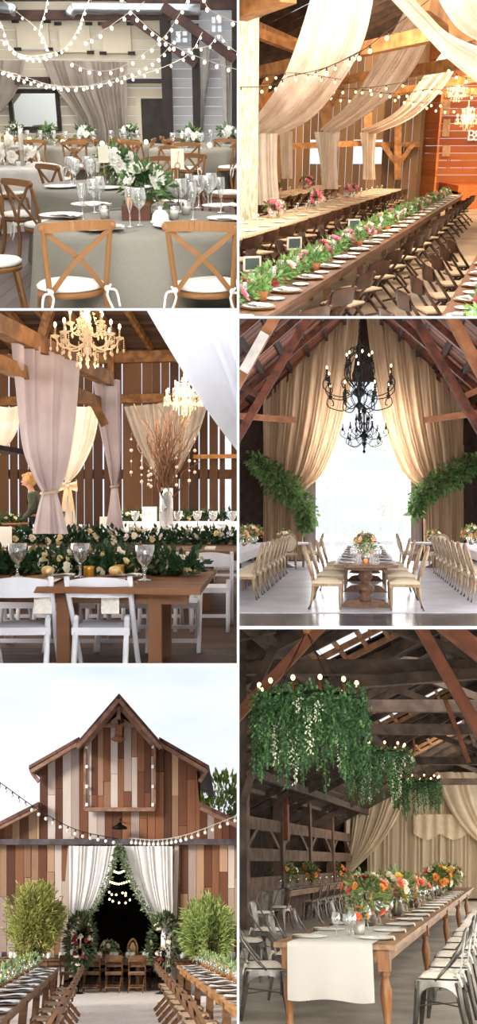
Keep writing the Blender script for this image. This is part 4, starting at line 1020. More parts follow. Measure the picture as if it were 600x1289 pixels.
    # chandeliers
    c1 = R.y(110, 424, 8.6); crysch(R, c1, .1, 'large sparkling crystal chandelier hanging near the tall blush drape', 'crystal chandeliers', .84)
    c2 = R.y(232, 500, 17.5); crysch(R, c2, .5, 'smaller glowing crystal chandelier hanging before the triangular drape', 'crystal chandeliers', 1.0)
    for i, (c, p) in enumerate(((c1, 14), (c2, 25))):
        point(R, c + V((0, -.1, .2)), p, (1, .72, .42), .0); point(R, c + V((0, 0, -.35)), p * .4, (1, .72, .42), .0)
    # tables
    tw = mat('honey_table', '54402a', '7a5c3c', rough=.4, scale=5, stretch=(.4, 3, 3))
    def plank_table(label, fl_, fr_, br_, bl_, legs, lab_g='long plank tables'):
        """corner points of the top at z=.75"""
        o = V((fl_.x, fl_.y, 0)); t = thing(R, 'dining_table', label, 'table', o, 0, lab_g)
        tp = MB(); n = 6
        for i in range(n):
            a0, a1 = i / n + .004, (i + 1) / n - .004
            tp.slab([fl_.lerp(bl_, a0) - o, fr_.lerp(br_, a0) - o, fr_.lerp(br_, a1) - o, fl_.lerp(bl_, a1) - o], (0, 0, -.045))
        part(t, 'tabletop', tp, tw)
        ap = MB(); ins = .12
        for q0, q1 in ((fl_.lerp(bl_, ins), fr_.lerp(br_, ins)), (fl_.lerp(bl_, 1 - ins), fr_.lerp(br_, 1 - ins))):
            q1 = q1.lerp(q0, .05); ap.bar(q0 - o - V((0, 0, .09)), q1 - o - V((0, 0, .09)), .03, .09)
        part(t, 'apron', ap, tw)
        for u in legs:
            for v in (.14, .86):
                p = fl_.lerp(fr_, u).lerp(bl_.lerp(br_, u), v) - o
                part(t, 'leg', MB().box((p.x, p.y, .35), (.095, .095, .7)), tw)
        return t
    z7 = lambda a, b: R.z(a, b, .75)
    f1, r1, b1 = z7(-90, 737), z7(252, 741), z7(272, 716); k1 = z7(-80, 713)
    plank_table('long honey plank table nearest, behind the two white folding chairs', f1, r1, b1, k1, (.04, .5, .83))
    f2, r2, b2, k2 = z7(-90, 692), z7(330, 694), z7(340, 679), z7(-90, 678)
    plank_table('second long plank table, behind the nearest one', f2, r2, b2, k2, (.1, .45, .83))
    cl = mat('white_cloth_p3', 'd8d4d8', 'e8e4e6', rough=.9)
    f3 = z7(135, 668); r3 = z7(335, 668); b3 = z7(330, 656); k3 = z7(140, 656)
    t = thing(R, 'banquet_table', 'white clothed table far back under the branch display', 'table', V((f3.x, f3.y, 0))); o = V((f3.x, f3.y, 0))
    part(t, 'tabletop', MB().slab([f3 - o, r3 - o, b3 - o, k3 - o], (0, 0, -.04)), cl)
    part(t, 'tablecloth', MB().drape([f3 - o, f3 - o - V((0, 0, .7))], [r3 - o, r3 - o - V((0, 0, .7))], 20, .03, nv=6), cl)
    t = thing(R, 'side_table', 'dark wood table at the edge holding greenery', 'table', R.z(4, 658, .75) - V((0, 0, .75)))
    part(t, 'tabletop', MB().lathe([(.75, .7), (.77, .72), (.77, .75), (.001, .75)], k=20), tw); part(t, 'pedestal', MB().lathe([(.3, 0), (.1, .1), (.08, .6), (.2, .7)], k=10), tw)
    # garlands
    gl = mat('garland_leaf', '35562a', '9cb06c', rough=.55, vary='island', trans=.15, c3='547444')
    gl2 = mat('magnolia_leaf', '3a3020', '8a7a40', rough=.5, vary='island', c3='4c5c30')
    cb = mat('cream_petal', 'efe0c4', 'fbf2e0', rough=.7, vary='island', trans=.2); yb = mat('buff_petal', 'e0c890', 'f0dca8', rough=.7, vary='island', trans=.2)
    mid = lambda a, b, c, d, u, v, z=.01: a.lerp(b, u).lerp(d.lerp(c, u), v) + V((0, 0, z))
    p1 = [mid(f1, r1, b1, k1, u, .62 + .05 * math.sin(u * 20)) for u in (0, .15, .3, .45, .6, .75, .93)]
    garland(R, 'table_garland', 'thick leafy garland with cream roses along the nearest plank table', p1, .17, 2200, gl, ((cb, 40, .045), (yb, 50, .03)), 31, L=.085, group='leafy table garlands', flat=1.1)
    garland(R, 'leaf_runner', 'bronze and green magnolia leaves tucked through the nearest garland', p1, .15, 420, gl2, (), 33, L=.11, flat=1.0)
    p2 = [mid(f2, r2, b2, k2, u, .5) for u in (0.13, .4, .7, 1)]
    garland(R, 'table_garland', 'leafy garland with small cream blooms along the second plank table', p2, .21, 1700, gl, ((cb, 50, .05), (yb, 45, .045)), 35, L=.1, group='leafy table garlands', flat=1.0)
    p3 = [V(p) + V((0, 0, .02)) for p in (z7(146, 656), z7(200, 656), z7(250, 655), z7(320, 654))]
    garland(R, 'table_garland', 'leafy garland on the far white clothed table', p3, .3, 700, gl, ((cb, 14, .06), (yb, 20, .06)), 37, L=.16, group='leafy table garlands')
    garland(R, 'table_garland', 'leafy greenery with buff blooms on the dark table at the edge', [R.z(-30, 658, .76), R.z(30, 657, .76)], .25, 260, gl, ((yb, 14, .05),), 39, L=.14, group='leafy table garlands')
    # place settings
    gold = mat('gold_charger', 'b07a28', 'd09a40', rough=.3, metal=.7, scale=8); lin_ = mat('cream_linen', 'ded4c8', 'ece4da', rough=.9, scale=40)
    gob = glass('cut_glass', (.93, .95, .97), .28)
    gm = MB().lathe([(.04, 0), (.04, .006), (.008, .014), (.008, .05), (.018, .07), (.012, .08), (.04, .11), (.052, .15), (.055, .2)], k=12).mesh('goblet', gob)
    chm = plate_mb(.17).mesh('charger', gold)
    gb = MB().ball((0, 0, .045), .05, 12, 8, (1, 1, .75)).tube([(0, 0, .08), (.01, 0, .11)], .006, 5).mesh('gilded_pumpkin', mat('pale_gold', 'd8b878', 'e8d0a0', rough=.35, metal=.5, scale=20))
    rn = MB().grid(lambda u, v: V(((u - .5) * .13, -.1 + .34 * max(0, v - .35) / .65 * 0 + (.28 * v if v < .55 else .154 + .0) , .01)), 4, 10)
    def runner():
        return MB().grid(lambda u, v: (V(((u - .5) * .13, .25 - .42 * min(v / .6, 1), .014)) if v < .6 else V(((u - .5) * .13, -.18, .014 - .22 * (v - .6) / .4))), 4, 15)
    rm = runner().mesh('table_napkin', lin_)
    for k, px in enumerate((53, 138)):
        s = ('first', 'second')[k]; Pc = R.z(px + 6, 729, .752)
        solo(R, 'charger_plate', chm, None, 'gold charger plate before the %s white folding chair' % s, 'plate', Pc, 0, 'gold charger plates')
        solo(R, 'napkin', rm, None, 'cream napkin hanging over the table edge behind the %s white folding chair' % s, 'napkin', R.z(px, 737, .752) + V((0, .2, 0)), 0, 'hanging cream napkins')
        solo(R, 'gilded_pumpkin', gb, None, 'small pale gold pumpkin on the %s gold charger' % s, 'ornament', Pc + V((0, .02, .02)), .4 * k, 'gilded pumpkins')
        solo(R, 'napkin', napkin_mb(.1, .26), lin_, 'crumpled cream napkin on the %s gold charger' % s, 'napkin', Pc + V((.08, .06, .02)), 1.2, 'crumpled napkins')
    for k, (px, py) in enumerate(((22, 727), (101, 727), (182, 731))):
        solo(R, 'goblet', gm, None, 'cut glass goblet, %s along the nearest table edge' % nth(k), 'glass', R.z(px, py, .752), 0, 'cut glass goblets', s=1.35)
    fk = fork_mb().mesh('fork', gold)
    for k, (px, py) in enumerate(((30, 731), (96, 732), (105, 732), (172, 734))):
        solo(R, 'fork', fk, None, 'gold fork, %s along the nearest table edge' % nth(k), 'fork', R.z(px, py, .752), .2, 'gold forks')
    for k, (px, py) in enumerate(((112, 729), (150, 727))):
        solo(R, 'votive_candle', MB().lathe([(.03, 0), (.045, .02), (.04, .08), (.042, .1)], k=10), gold, 'gold votive cup, %s along the nearest table' % nth(k), 'candle', R.z(px, py, .752), 0, 'gold votive cups')
    for k, px in enumerate((32, 62, 90, 123, 152, 202, 264)):
        solo(R, 'napkin', rm, None, 'cream napkin hanging off the second table, %s along its near edge' % nth(k), 'napkin', R.z(px, 691.5, .752) + V((0, .2, 0)), 0, 'napkins on the second table', s=1.0)
        solo(R, 'goblet', gm, None, 'goblet beside the %s hanging napkin of the second table' % nth(k), 'glass', R.z(px + 16, 684, .752), 0, 'goblets on the second table', s=1.3)
    for k, px in enumerate((145, 170, 186, 224, 248, 268, 292)):
        solo(R, 'goblet', gm, None, 'goblet on the far white clothed table, %s along it' % nth(k), 'glass', R.z(px, 664, .752), 0, 'goblets on the far table', s=1.7)
    cardm = mat('card_cream', 'efe6d6', rough=.8)
    for k, (px, py, z) in enumerate(((5, 689, .75), (131, 665, .75), (188, 662, .75))):
        solo(R, 'table_card', MB().box((0, 0, .13), (.2, .01, .26)).box((0, .02, .005), (.2, .06, .01)), cardm, ('blank cream card at the edge of the second table', 'small cream card by the slim blush drape', 'cream card standing below the branch display')[k], 'card', R.z(px, py, .752), 0, s=(1, .9, 1.6)[k])
    # chairs
    s_y = lambda px, py, z=.44: R.z(px, py, z) - V((0, 0, z))
    for k, px in enumerate((33, 133)):
        wfold(R, s_y(px, 786), (.06, -.03)[k], ('white folding chair nearest, cut by the frame side', 'white folding chair beside the plank table legs, facing away')[k], 'white chairs on the near side')
    for k, px in enumerate((-28, 32, 95, 158, 221)):
        wfold(R, s_y(px, 756), PI, 'white folding chair facing us across the nearest table, %s along the row' % nth(k), 'white chairs facing across the nearest table')
    for k, px in enumerate((8, 72, 137, 201, 265)):
        wfold(R, s_y(px, 738), 0, 'white folding chair backed toward us at the second table, %s along the row' % nth(k), 'white chairs at the second table')
    for k, px in enumerate((20, 62, 105, 150, 195, 240, 285)):
        wfold(R, s_y(px, 697), PI, 'white folding chair beyond the second table, %s along the far row' % nth(k), 'white chairs beyond the second table')
    # branch display
    c = R.z(209, 664, .76); rnd = random.Random(8); t = thing(R, 'branch_display', 'tall curly branch arrangement in a glass cylinder vase', 'arrangement', c)
    s_ = 1100 / c.y
    part(t, 'vase', MB().lathe([(.14, 0), (.14, 50 / s_), (.135, 50 / s_), (.135, .02)], k=14), GLASS)
    tw_ = mat('curly_twig', '5a3822', '8a6244', rough=.7, vary='island')
    mb = MB()
    Htop = 155 / s_
    for i in range(75):
        a = rnd.uniform(0, 6.28); sp = rnd.uniform(.1, 1) * 46 / s_; h = Htop * rnd.uniform(.55, 1)
        P = [V((0, 0, .02)), V((rnd.uniform(-.08, .08), rnd.uniform(-.08, .08), h * .3))]
        for k in range(2, 8):
            q = k / 7; P.append(V((math.cos(a) * sp * q ** 1.5 + rnd.uniform(-.1, .1), math.sin(a) * sp * q ** 1.5 + rnd.uniform(-.1, .1), h * (.25 + .75 * q))))
        mb.tube(P, .02, 4, r2=.006, n=16)
    part(t, 'branches', mb, tw_)
    bd = mat('crystal', 'fff0d8'); rnd = random.Random(2)
    for k, (px, y0, y1) in enumerate(((165, 545, 600), (178, 575, 610), (190, 585, 615), (245, 545, 600), (238, 560, 610), (187, 590, 612), (222, 570, 615))):
        a = R.y(px, y0, c.y - .2) - c; b = R.y(px, y1, c.y - .2) - c; q = MB(); q.tube([a, b], .004, 3)
        for j in range(4): q.ball(a.lerp(b, (j + .6) / 4), .034 if j % 2 else .022, 6, 5)
        part(t, 'bead_strand', q, mat('blush_bead', 'd8b8a0', 'ecd8c8', rough=.3))
    # person beside the tall drape
    sk = mat('skin', 'b8805f', 'c48c6a', rough=.5); jk = mat('olive_jacket', '3a3c2c', '4c4e3a', rough=.85, scale=12); hr = mat('blond_hair', 'a87838', 'd0a058', rough=.5, scale=30, stretch=(1, 1, .2)); tr = mat('dark_trousers', '26262c', rough=.9)
    o = R.y(47, 655, 16.5); o = V((o.x, o.y, 0))
    t = thing(R, 'person', 'blond person in an olive jacket, in profile behind the tall blush drape', 'person', o, 0)
    body = [(0, 0, .95), (-.02, 0, 1.15), (-.05, 0, 1.35), (-.09, 0, 1.47), (-.13, 0, 1.55), (-.16, 0, 1.64), (0.02, .1, .9), (0, .1, .5), (.03, .1, .08), (.02, -.1, .9), (.05, -.1, .5), (.06, -.1, .08), (-.06, .17, 1.4), (-.05, .22, 1.12), (-.22, .2, .98), (-.06, -.17, 1.4), (-.05, -.22, 1.12), (-.22, -.2, .98), (-.12, .1, .03), (-.08, -.1, .03)]
    be = [(0, 1), (1, 2), (2, 3), (3, 4), (4, 5), (0, 6), (6, 7), (7, 8), (0, 9), (9, 10), (10, 11), (2, 12), (12, 13), (13, 14), (2, 15), (15, 16), (16, 17), (8, 18), (11, 19)]
    part(t, 'body', skinned(body, be, [.13, .12, .13, .055, .05, .09, .085, .06, .04, .085, .06, .04, .05, .04, .03, .05, .04, .03, .035, .035], sk), None)
    part(t, 'jacket', skinned([body[i] for i in (0, 1, 2, 3, 12, 13, 14, 15, 16, 17)] , [(0, 1), (1, 2), (2, 3), (2, 4), (4, 5), (5, 6), (2, 7), (7, 8), (8, 9)], [.17, .16, .165, .08, .085, .07, .05, .085, .07, .05], jk), None)
    part(t, 'trousers', skinned([body[i] for i in (0, 6, 7, 8, 9, 10, 11)], [(0, 1), (1, 2), (2, 3), (0, 4), (4, 5), (5, 6)], [.15, .11, .08, .06, .11, .08, .06], tr), None)
    hd = V((-.18, 0, 1.69)); 
    part(t, 'head', MB().ball(hd, .105, 14, 10, (1.0, .82, 1.15)).ball(hd + V((-.105, 0, -.02)), .02, 6, 5, (1.2, .8, 1.2)).ball(hd + V((-.085, 0, -.075)), .03, 7, 5, (1, 1, .7)).ball(hd + V((.01, .085, -.01)), .025, 6, 5, (.7, .4, 1)).ball(hd + V((.01, -.085, -.01)), .025, 6, 5, (.7, .4, 1)), sk)
    h = MB().ball(hd + V((.035, 0, .04)), .118, 16, 10, (1, .9, 1.02), wob=.04).ball(hd + V((-.04, 0, .09)), .07, 8, 6, (1.1, 1, .6), wob=.1).ball(hd + V((.1, 0, -.04)), .06, 8, 6, wob=.08)
    part(t, 'hair', h, hr)
    part(t, 'eye', MB().ball(hd + V((-.09, -.035, .01)), .012, 6, 5), mat('eye_dark', '1a1410', rough=.3)); part(t, 'eye', MB().ball(hd + V((-.09, .035, .01)), .012, 6, 5), mat('eye_dark', '1a1410', rough=.3))
    # light
    panel('left', -38, 400, 825, (7, 10, 14, 20, 28), 5.4, (1, .96, .93))
    area(R, V((-.5, 3.0, 1.72)), V((-.7, 8, .6)), .7, 50, (.95, .96, 1.0), .4)
    area(R, V((-2.2, 17, 4.3)), V((-2.5, 27, 3.0)), 3, 420, (1, .86, .7), 1)
    return R
# ================================================================== room 4: barn with tan drapes round a bright doorway
def louis_chair(R, label, group):
    wd = mat('bleached_oak', '7e6850', '9c846a', rough=.5, stretch=(1, 1, .2), scale=14)
    up = mat('oat_linen', 'b8a992', 'c8baa4', rough=.9, scale=60)
    t = thing(R, 'dining_chair', label, 'chair', group=group)
    part(t, 'seat', MB().grid(lambda u, v: V(((u - .5) * (.5 - .06 * (1 - v)), (v - .5) * .5, .45 + .06 * (1 - (2 * u - 1) ** 4) * (1 - (2 * v - 1) ** 4))), 10, 10).box((0, 0, .435), (.47, .48, .05)), up)
    part(t, 'seat_rail', MB().box((0, 0, .4), (.48, .49, .05)), wd)
    for sx in (-1, 1):
        part(t, 'leg', MB().lathe([(.014, 0), (.022, .12), (.03, .3), (.02, .32), (.032, .34), (.032, .4)], (sx * .21, .21, 0), 8), wd)
        part(t, 'leg', MB().tube([(sx * .2, -.3, 0), (sx * .2, -.24, .2), (sx * .19, -.22, .4)], .018, 8, r2=.03), wd)
    fr = MB(); N = 24
    pr = [V((.235 * math.cos(a), -.24 - .14 * ((.76 + .26 * math.sin(a)) - .5) / .5, .76 + .26 * math.sin(a))) for a in [2 * PI * i / N for i in range(N + 1)]]
    fr.tube(pr, .024, 6, cap=False)
    for sx in (-1, 1): fr.tube([(sx * .19, -.22, .38), (sx * .17, -.24, .47), (sx * .15, -.25, .56)], .02, 6)
    part(t, 'back_frame', fr, wd)
    pad = MB()
    for sg in (-1, 1):
        pad.grid(lambda u, v: V((.22 * v * math.cos(2 * PI * u), -.24 - .14 * ((.76 + .245 * v * math.sin(2 * PI * u)) - .5) / .5 + sg * .03 * (1 - v * v), .76 + .245 * v * math.sin(2 * PI * u))), 20, 4)
    part(t, 'backrest', pad, up)
    return t
louis = Proto(louis_chair)
def iron_chandelier(R, label, group):
    ir = mat('black_iron', '0c0a0a', rough=.5, metal=.6); cw = mat('candle_ivory', 'd8ccb0', rough=.6); fl = glow('candle_flame_bulb', 'ffd9a0', 7)
    t = thing(R, 'chandelier', label, 'chandelier', group=group)
    c = MB()
    c.lathe([(.0, -.42), (.02, -.4), (.04, -.37), (.015, -.33), (.02, -.24), (.06, -.2), (.02, -.15), (.03, -.08), (.09, -.03), (.1, 0), (.06, .04), (.02, .07), (.018, .5), (.03, .53), (.05, .6), (.05, .62), (.02, .66), (.008, .72)], k=12)
    part(t, 'centre_post', c, ir)
    ch = MB()
    for i in range(26): ch.tube([V((.016 * math.cos(a), .016 * math.sin(a) if i % 2 else 0, .74 + i * .035 + .024 * math.sin(a) * 1)) if 0 else V(((.014 * math.cos(a)) * (i % 2), (.014 * math.cos(a)) * (1 - i % 2), .74 + i * .033 + .018 * math.sin(a))) for a in [2 * PI * k / 8 for k in range(9)]], .004, 4, cap=False)
    part(t, 'chain', ch, ir)
    lv = MB(); random.seed(3)
    for i in range(10):
        a = 2 * PI * i / 10
        lv.tube([V((math.cos(a) * r, math.sin(a) * r, z)) for r, z in ((.03, .56), (.1, .61), (.14, .56), (.11, .51), (.08, .54))], .006, 4, n=10)
    part(t, 'crown', lv, ir)
    def scroll(r, z0, dz, tip):
        return [V((.05, 0, z0)), V((r * .45, 0, z0 - .09 + dz * .2)), V((r * .8, 0, z0 - .06 + dz * .4)), V((r, 0, z0 + .02 + dz)), V((r * .97, 0, tip - .03)), V((r * .84, 0, tip - .05)), V((r * .8, 0, tip - .12)), V((r * .87, 0, tip - .13))]
    for tier, (n, r, z0, dz, tip, of) in enumerate(((6, .55, .0, .02, .16, .15), (6, .44, -.16, -.04, -.06, .7), (6, .2, .12, .2, .38, .4))):
        for i in range(n):
            a = 2 * PI * (i + of) / n; m3 = Matrix.Rotation(a, 3, 'Z')
            P = [m3 @ p for p in scroll(r, z0, dz, tip)]
            q = m3 @ V((r * .9, 0, tip))
            arm = part(t, 'arm', MB().tube(P, .0075, 5, n=22).lathe([(.0, -.05), (.02, -.03), (.034, 0), (.012, .02), (.026, .035)], q, 8), ir)
            k2 = MB().tube([m3 @ V((r * .25, 0, z0 - .05)), m3 @ V((r * .5, 0, z0 + .1)), m3 @ V((r * .35, 0, z0 + .18)), m3 @ V((r * .22, 0, z0 + .12))], .006, 4, n=12)
            part(arm, 'scroll', k2, ir)
            cd = part(arm, 'candle', MB().tube([q + V((0, 0, .03)), q + V((0, 0, .12))], .011, 7), ir)
            part(arm, 'bulb', MB().ball(q + V((0, 0, .142)), .013, 6, 5, (1, 1, 1.9)), fl)
    for i in range(8):
        a = 2 * PI * i / 8 + .3; m3 = Matrix.Rotation(a, 3, 'Z')
        part(t, 'cage_bar', MB().tube([m3 @ V(p) for p in ((.06, 0, .02), (.2, 0, .22), (.17, 0, .42), (.04, 0, .56))], .007, 4, n=14), ir)
    return t
ironch = Proto(iron_chandelier)

def room4():
    R = Room(652, 1.49, (301, 401, 600 + MG, 788))
    ax = 457.0
    def mxr(p): return 2 * ax - p
    wood = mat('barn_redbrown', '3a1c10', '6b3520', rough=.7, stretch=(1, 1, 1), scale=5, bump=.3)
    dark = mat('barn_dark', '1c100b', '3a2217', rough=.8, scale=4, bump=.3)
    deck = mat('roof_deck', '4a2416', '8a5238', rough=.8, vary='island', scale=8)
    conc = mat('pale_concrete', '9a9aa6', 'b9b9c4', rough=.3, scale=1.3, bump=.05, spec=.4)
    conc2 = mat('concrete_dark_reflection', '34323a', '4a4850', rough=.22, scale=1.5, spec=.5)  # darker floor reflection put into the slab colour
    YB = 30.0
    zf = R.Y(771)                                   # floor joint; the nearer slab carries the painted reflection
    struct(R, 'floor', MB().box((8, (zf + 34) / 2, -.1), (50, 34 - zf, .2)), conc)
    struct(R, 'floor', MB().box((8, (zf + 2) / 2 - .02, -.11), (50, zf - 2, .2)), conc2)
    g = lambda px, py, Y=YB: R.y(px, py, Y)
    # end wall with tall opening
    w = MB()
    def wallpoly(P, Y=YB + .5, th=.2): w.slab([g(a, b, Y) for a, b in P], (0, th, 0))
    for s_ in (0, 1):
        f = (lambda p: p) if not s_ else mxr
        for i in range(16):                          # upright boards of the wall
            x = 150 + i * 12
            top = 505 - max(0, (x - 331)) * .87 if x > 331 else 505 + (331 - x) * .87
            a, b = f(x), f(x + 11.5)
            wallpoly([(min(a, b), 712), (max(a, b), 712), (max(a, b), top - 20), (min(a, b), top - 20)] , YB + .5 + .01 * (i % 2), .08)
        a, b = f(342), f(397)
        for i in range(5):
            x = 342 + i * 11; a, b = f(x), f(x + 10.7); wallpoly([(min(a, b), 712), (max(a, b), 712), (max(a, b), 455), (min(a, b), 455)], YB + .5 + .01 * (i % 2), .08)
    wallpoly([(395, 480), (519, 480), (519, 455), (457, 395), (395, 455)])
    for s_ in (0, 1):
        f = (lambda p: p) if not s_ else mxr
        wallpoly([(f(a), b) for a, b in ((150, 712), (396, 712), (396, 440), (331, 495), (150, 650))], YB + .66, .05)
    struct(R, 'wall_back', w, dark)
    gp = mat('grey_door_wood', '6b5d54', '8b7d72', rough=.7, scale=6, stretch=(1, 1, .1))
    for a, b in ((383, 397), (517, 531)):
        d = MB(); d.slab([g(a, 711, YB + .3), g(b, 711, YB + .3), g(b, 560, YB + .3), g(a, 560, YB + .3)], (0, .1, 0))
        struct(R, 'door_1' if a < 400 else 'door_2', d, gp)
    # roof planes with battens
    zr = R.y(ax, 388, YB).z; xa = g(ax, 600).x
    def roofpt(sd, dist, Y): return V((xa + (Y - YB) * .1427 + sd * dist, Y, zr - .87 * dist))
    for sd in (-1, 1):
        m = MB()
        for i in range(60):
            Y0 = 3.5 + i * .46
            for k in range(7):
                a, b = .02 + k * 1.3, 1.28 + k * 1.3
                m.slab([roofpt(sd, a, Y0) + V((0, 0, .12)), roofpt(sd, b, Y0) + V((0, 0, .12)), roofpt(sd, b, Y0 + .4) + V((0, 0, .12)), roofpt(sd, a, Y0 + .4) + V((0, 0, .12))], (0, 0, .04))
        struct(R, 'ceiling', m, deck)
        m = MB().slab([roofpt(sd, 0, 3) + V((0, 0, .3)), roofpt(sd, 9, 3) + V((0, 0, .3)), roofpt(sd, 9, 32) + V((0, 0, .3)), roofpt(sd, 0, 32) + V((0, 0, .3))], (0, 0, .05))
        struct(R, 'ceiling', m, dark)
        m = MB()
        for k in range(1, 9): m.bar(roofpt(sd, k * .62, 3), roofpt(sd, k * .62, 30.4), .1, .2)
        struct(R, 'trim_6' if sd < 0 else 'trim_7', m, dark)
        m = MB()
        for i in range(9): m.bar(roofpt(sd, 0, 6 + i * 3) - V((0, 0, .15)), roofpt(sd, 9, 6 + i * 3) - V((0, 0, .15)), .16, .2)
        struct(R, 'trim_8' if sd < 0 else 'trim_9', m, wood)
    # truss timbers in front of the drapes
    k = 10
    pine = mat('orange_timber', '7a4a2c', '9a6440', rough=.6, scale=5)
    pale = mat('bleached_timber', 'a8a0a0', 'd8d2ce', rough=.4, scale=3)
    for P, w_, m_ in (([(290, 497), (350, 392), 14], .17, pine), ([(715 - 95, 497), (714 - 150, 392), 14], .17, pine), ([(290, 566), (389, 398), 17], .16, wood), ([(618, 566), (520, 398), 17], .16, wood),
                      ([(240, 519), (372, 529), 19], .13, pine), ([(690, 508), (533, 529), 19], .13, pine), ([(270, 468), (331, 501), 17.5], .12, wood), ([(650, 468), (580, 501), 17.5], .12, pine),
                      ([(306, 468), (333, 420), 13.9], .15, pale)):
        struct(R, 'trim_%d' % k, MB().bar(g(*P[0], P[2]), g(*P[1], P[2]), w_, w_ * .8, V((0, 1, 0))), m_); k += 1
    # drapes
    tan = mat('tan_voile', 'a48464', 'bea284', rough=.85, trans=.45, scale=3, stretch=(3, 3, .2))
    for sd in (0, 1):
        f = (lambda p: p) if not sd else mxr
        nm = 'west' if not sd else 'east'
        lb = ['tan full length drape on the side of the doorway under the %s leafy swag' % q for q in ('first', 'second')]
        t = thing(R, 'tied_curtain', ('tan gathered drape swept toward the dark plank wall beside the bleached timber brace', 'tan gathered drape swept toward the plank wall away from the bleached brace')[sd], 'curtain', g(f(360), 705), 0, 'tan doorway drapes')
        inv = Matrix.Translation(-g(f(360), 705))
        mb = MB().drape([g(f(a), b, YB - .1) for a, b in ((331, 502), (331, 540), (333, 575), (346, 603))], [g(f(a), b, YB - .25) for a, b in ((455, 380), (447, 450), (432, 530), (410, 590), (384, 617))], 17, .07, nv=30, seed=4 + sd)
        mb.v = [tuple(V(p) - g(f(360), 705)) for p in mb.v]
        part(t, 'swept_cloth', mb, tan)
        mb = MB().drape([g(f(a), b, YB) for a, b in ((331, 560), (331, 640), (331, 705))], [g(f(a), b, YB) for a, b in ((386, 606), (382, 650), (381, 705))], 9, .07, nv=14, seed=14 + sd)
        mb.v = [tuple(V(p) - g(f(360), 705)) for p in mb.v]
        part(t, 'hanging_cloth', mb, tan)
        # leafy swag
        lf = mat('swag_leaf', '2c4a22', '708c50', rough=.6, vary='island', trans=.25)
        path = [g(f(a), b, YB - .7) for a, b in ((318, 578), (335, 590), (352, 608), (370, 622), (386, 645), (383, 662))] if not sd else [g(a, b, YB - .7) for a, b in ((606, 578), (585, 590), (565, 600), (545, 612), (528, 628), (522, 645))]
        def fn(r):
            q = r.random(); p = crv(path, q); d = rdir(r, -.2); rad = .5 * (1 - .55 * abs(q - .45) * 1.6); return p + d * rad * r.random() ** .6, d + V((0, 0, -.4))
        c0 = path[0].copy()
        mb = bush_mb(fn, 1500, .2, .1, 40 + sd); mb.v = [tuple(V(p) - c0) for p in mb.v]
        t = thing(R, 'leafy_swag', ('thick green leafy swag tying the drape beside the bleached timber brace', 'thick green leafy swag tying the drape away from the bleached timber brace')[sd], 'garland', c0, 0, 'green swags on the tan drapes')
        part(t, 'leaves', mb, lf)
        part(t, 'branch', MB().tube([p - c0 for p in path], .03, 5, n=16), dark)
    # outside
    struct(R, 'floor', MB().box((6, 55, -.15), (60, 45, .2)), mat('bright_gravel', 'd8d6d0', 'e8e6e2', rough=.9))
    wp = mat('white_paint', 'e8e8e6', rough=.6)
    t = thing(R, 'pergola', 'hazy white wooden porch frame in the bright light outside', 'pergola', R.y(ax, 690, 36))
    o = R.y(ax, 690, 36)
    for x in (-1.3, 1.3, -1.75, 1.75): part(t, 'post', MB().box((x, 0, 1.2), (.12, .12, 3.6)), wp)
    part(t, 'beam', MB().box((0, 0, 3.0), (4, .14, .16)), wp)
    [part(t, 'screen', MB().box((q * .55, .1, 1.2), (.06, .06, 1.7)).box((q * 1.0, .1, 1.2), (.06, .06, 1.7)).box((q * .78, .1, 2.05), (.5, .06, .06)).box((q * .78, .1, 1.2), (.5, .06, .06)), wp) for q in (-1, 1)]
    pl = mat('hazy_leaf', 'b8c8a8', 'dde5d0', rough=.8, vary='island', trans=.4)  # doorway glare is put into these washed-out leaf colours
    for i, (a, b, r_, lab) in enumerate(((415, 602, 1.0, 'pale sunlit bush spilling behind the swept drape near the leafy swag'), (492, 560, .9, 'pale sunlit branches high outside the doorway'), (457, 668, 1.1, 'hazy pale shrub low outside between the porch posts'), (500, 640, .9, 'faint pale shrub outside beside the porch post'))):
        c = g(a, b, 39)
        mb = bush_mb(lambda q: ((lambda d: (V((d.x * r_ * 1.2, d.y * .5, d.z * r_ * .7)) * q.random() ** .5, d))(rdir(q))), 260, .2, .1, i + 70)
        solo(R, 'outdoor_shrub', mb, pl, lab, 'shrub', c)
    # centre table
    tw = mat('table_oak', '482f20', '6a4833', rough=.55, scale=6, stretch=(3, .3, 3))
    yn, yfar = R.Y(711, .74), 24.5
    D = V((.1427, 1, 0)); rz = -math.atan(.1427)
    n0 = R.z(460, 711, .74); c = V((n0.x, n0.y, 0))
    L = yfar - yn
    t = thing(R, 'dining_table', 'long dark wood trestle table on the centre line of the concrete floor', 'table', c, rz)
    tb = MB()
    for i in range(5): tb.box(((i - 2) * .205, L / 2, .715), (.2, L, .05))
    part(t, 'tabletop', tb, tw)
    part(t, 'apron', MB().box((0, L / 2, .66), (.7, L - .6, .06)), tw)
    for i in range(4):
        yy = .6 + i * (L - 1.2) / 3
        q = MB(); q.lathe([(.13, .1), (.13, .16), (.08, .2), (.13, .27), (.15, .34), (.08, .4), (.07, .44), (.12, .5), (.09, .57), (.12, .63), (.12, .66)], (0, yy, 0), 14)
        p = part(t, 'pedestal', q, tw)
        b = MB(); b.slab([(-.44, yy - .09, 0), (-.3, yy - .09, .12), (-.12, yy - .09, .14), (.12, yy - .09, .14), (.3, yy - .09, .12), (.44, yy - .09, 0)], (0, .2, 0)); part(p, 'foot', b, tw)
        b = MB().box((0, yy, .665), (.7, .16, .05)); part(p, 'bearer', b, tw)
    part(t, 'stretcher', MB().box((0, L / 2, .16), (.1, L - 1.2, .08)), tw)
    def on(u, v, z=.74): return c + Matrix.Rotation(rz, 3, 'Z') @ V((u, v, z))
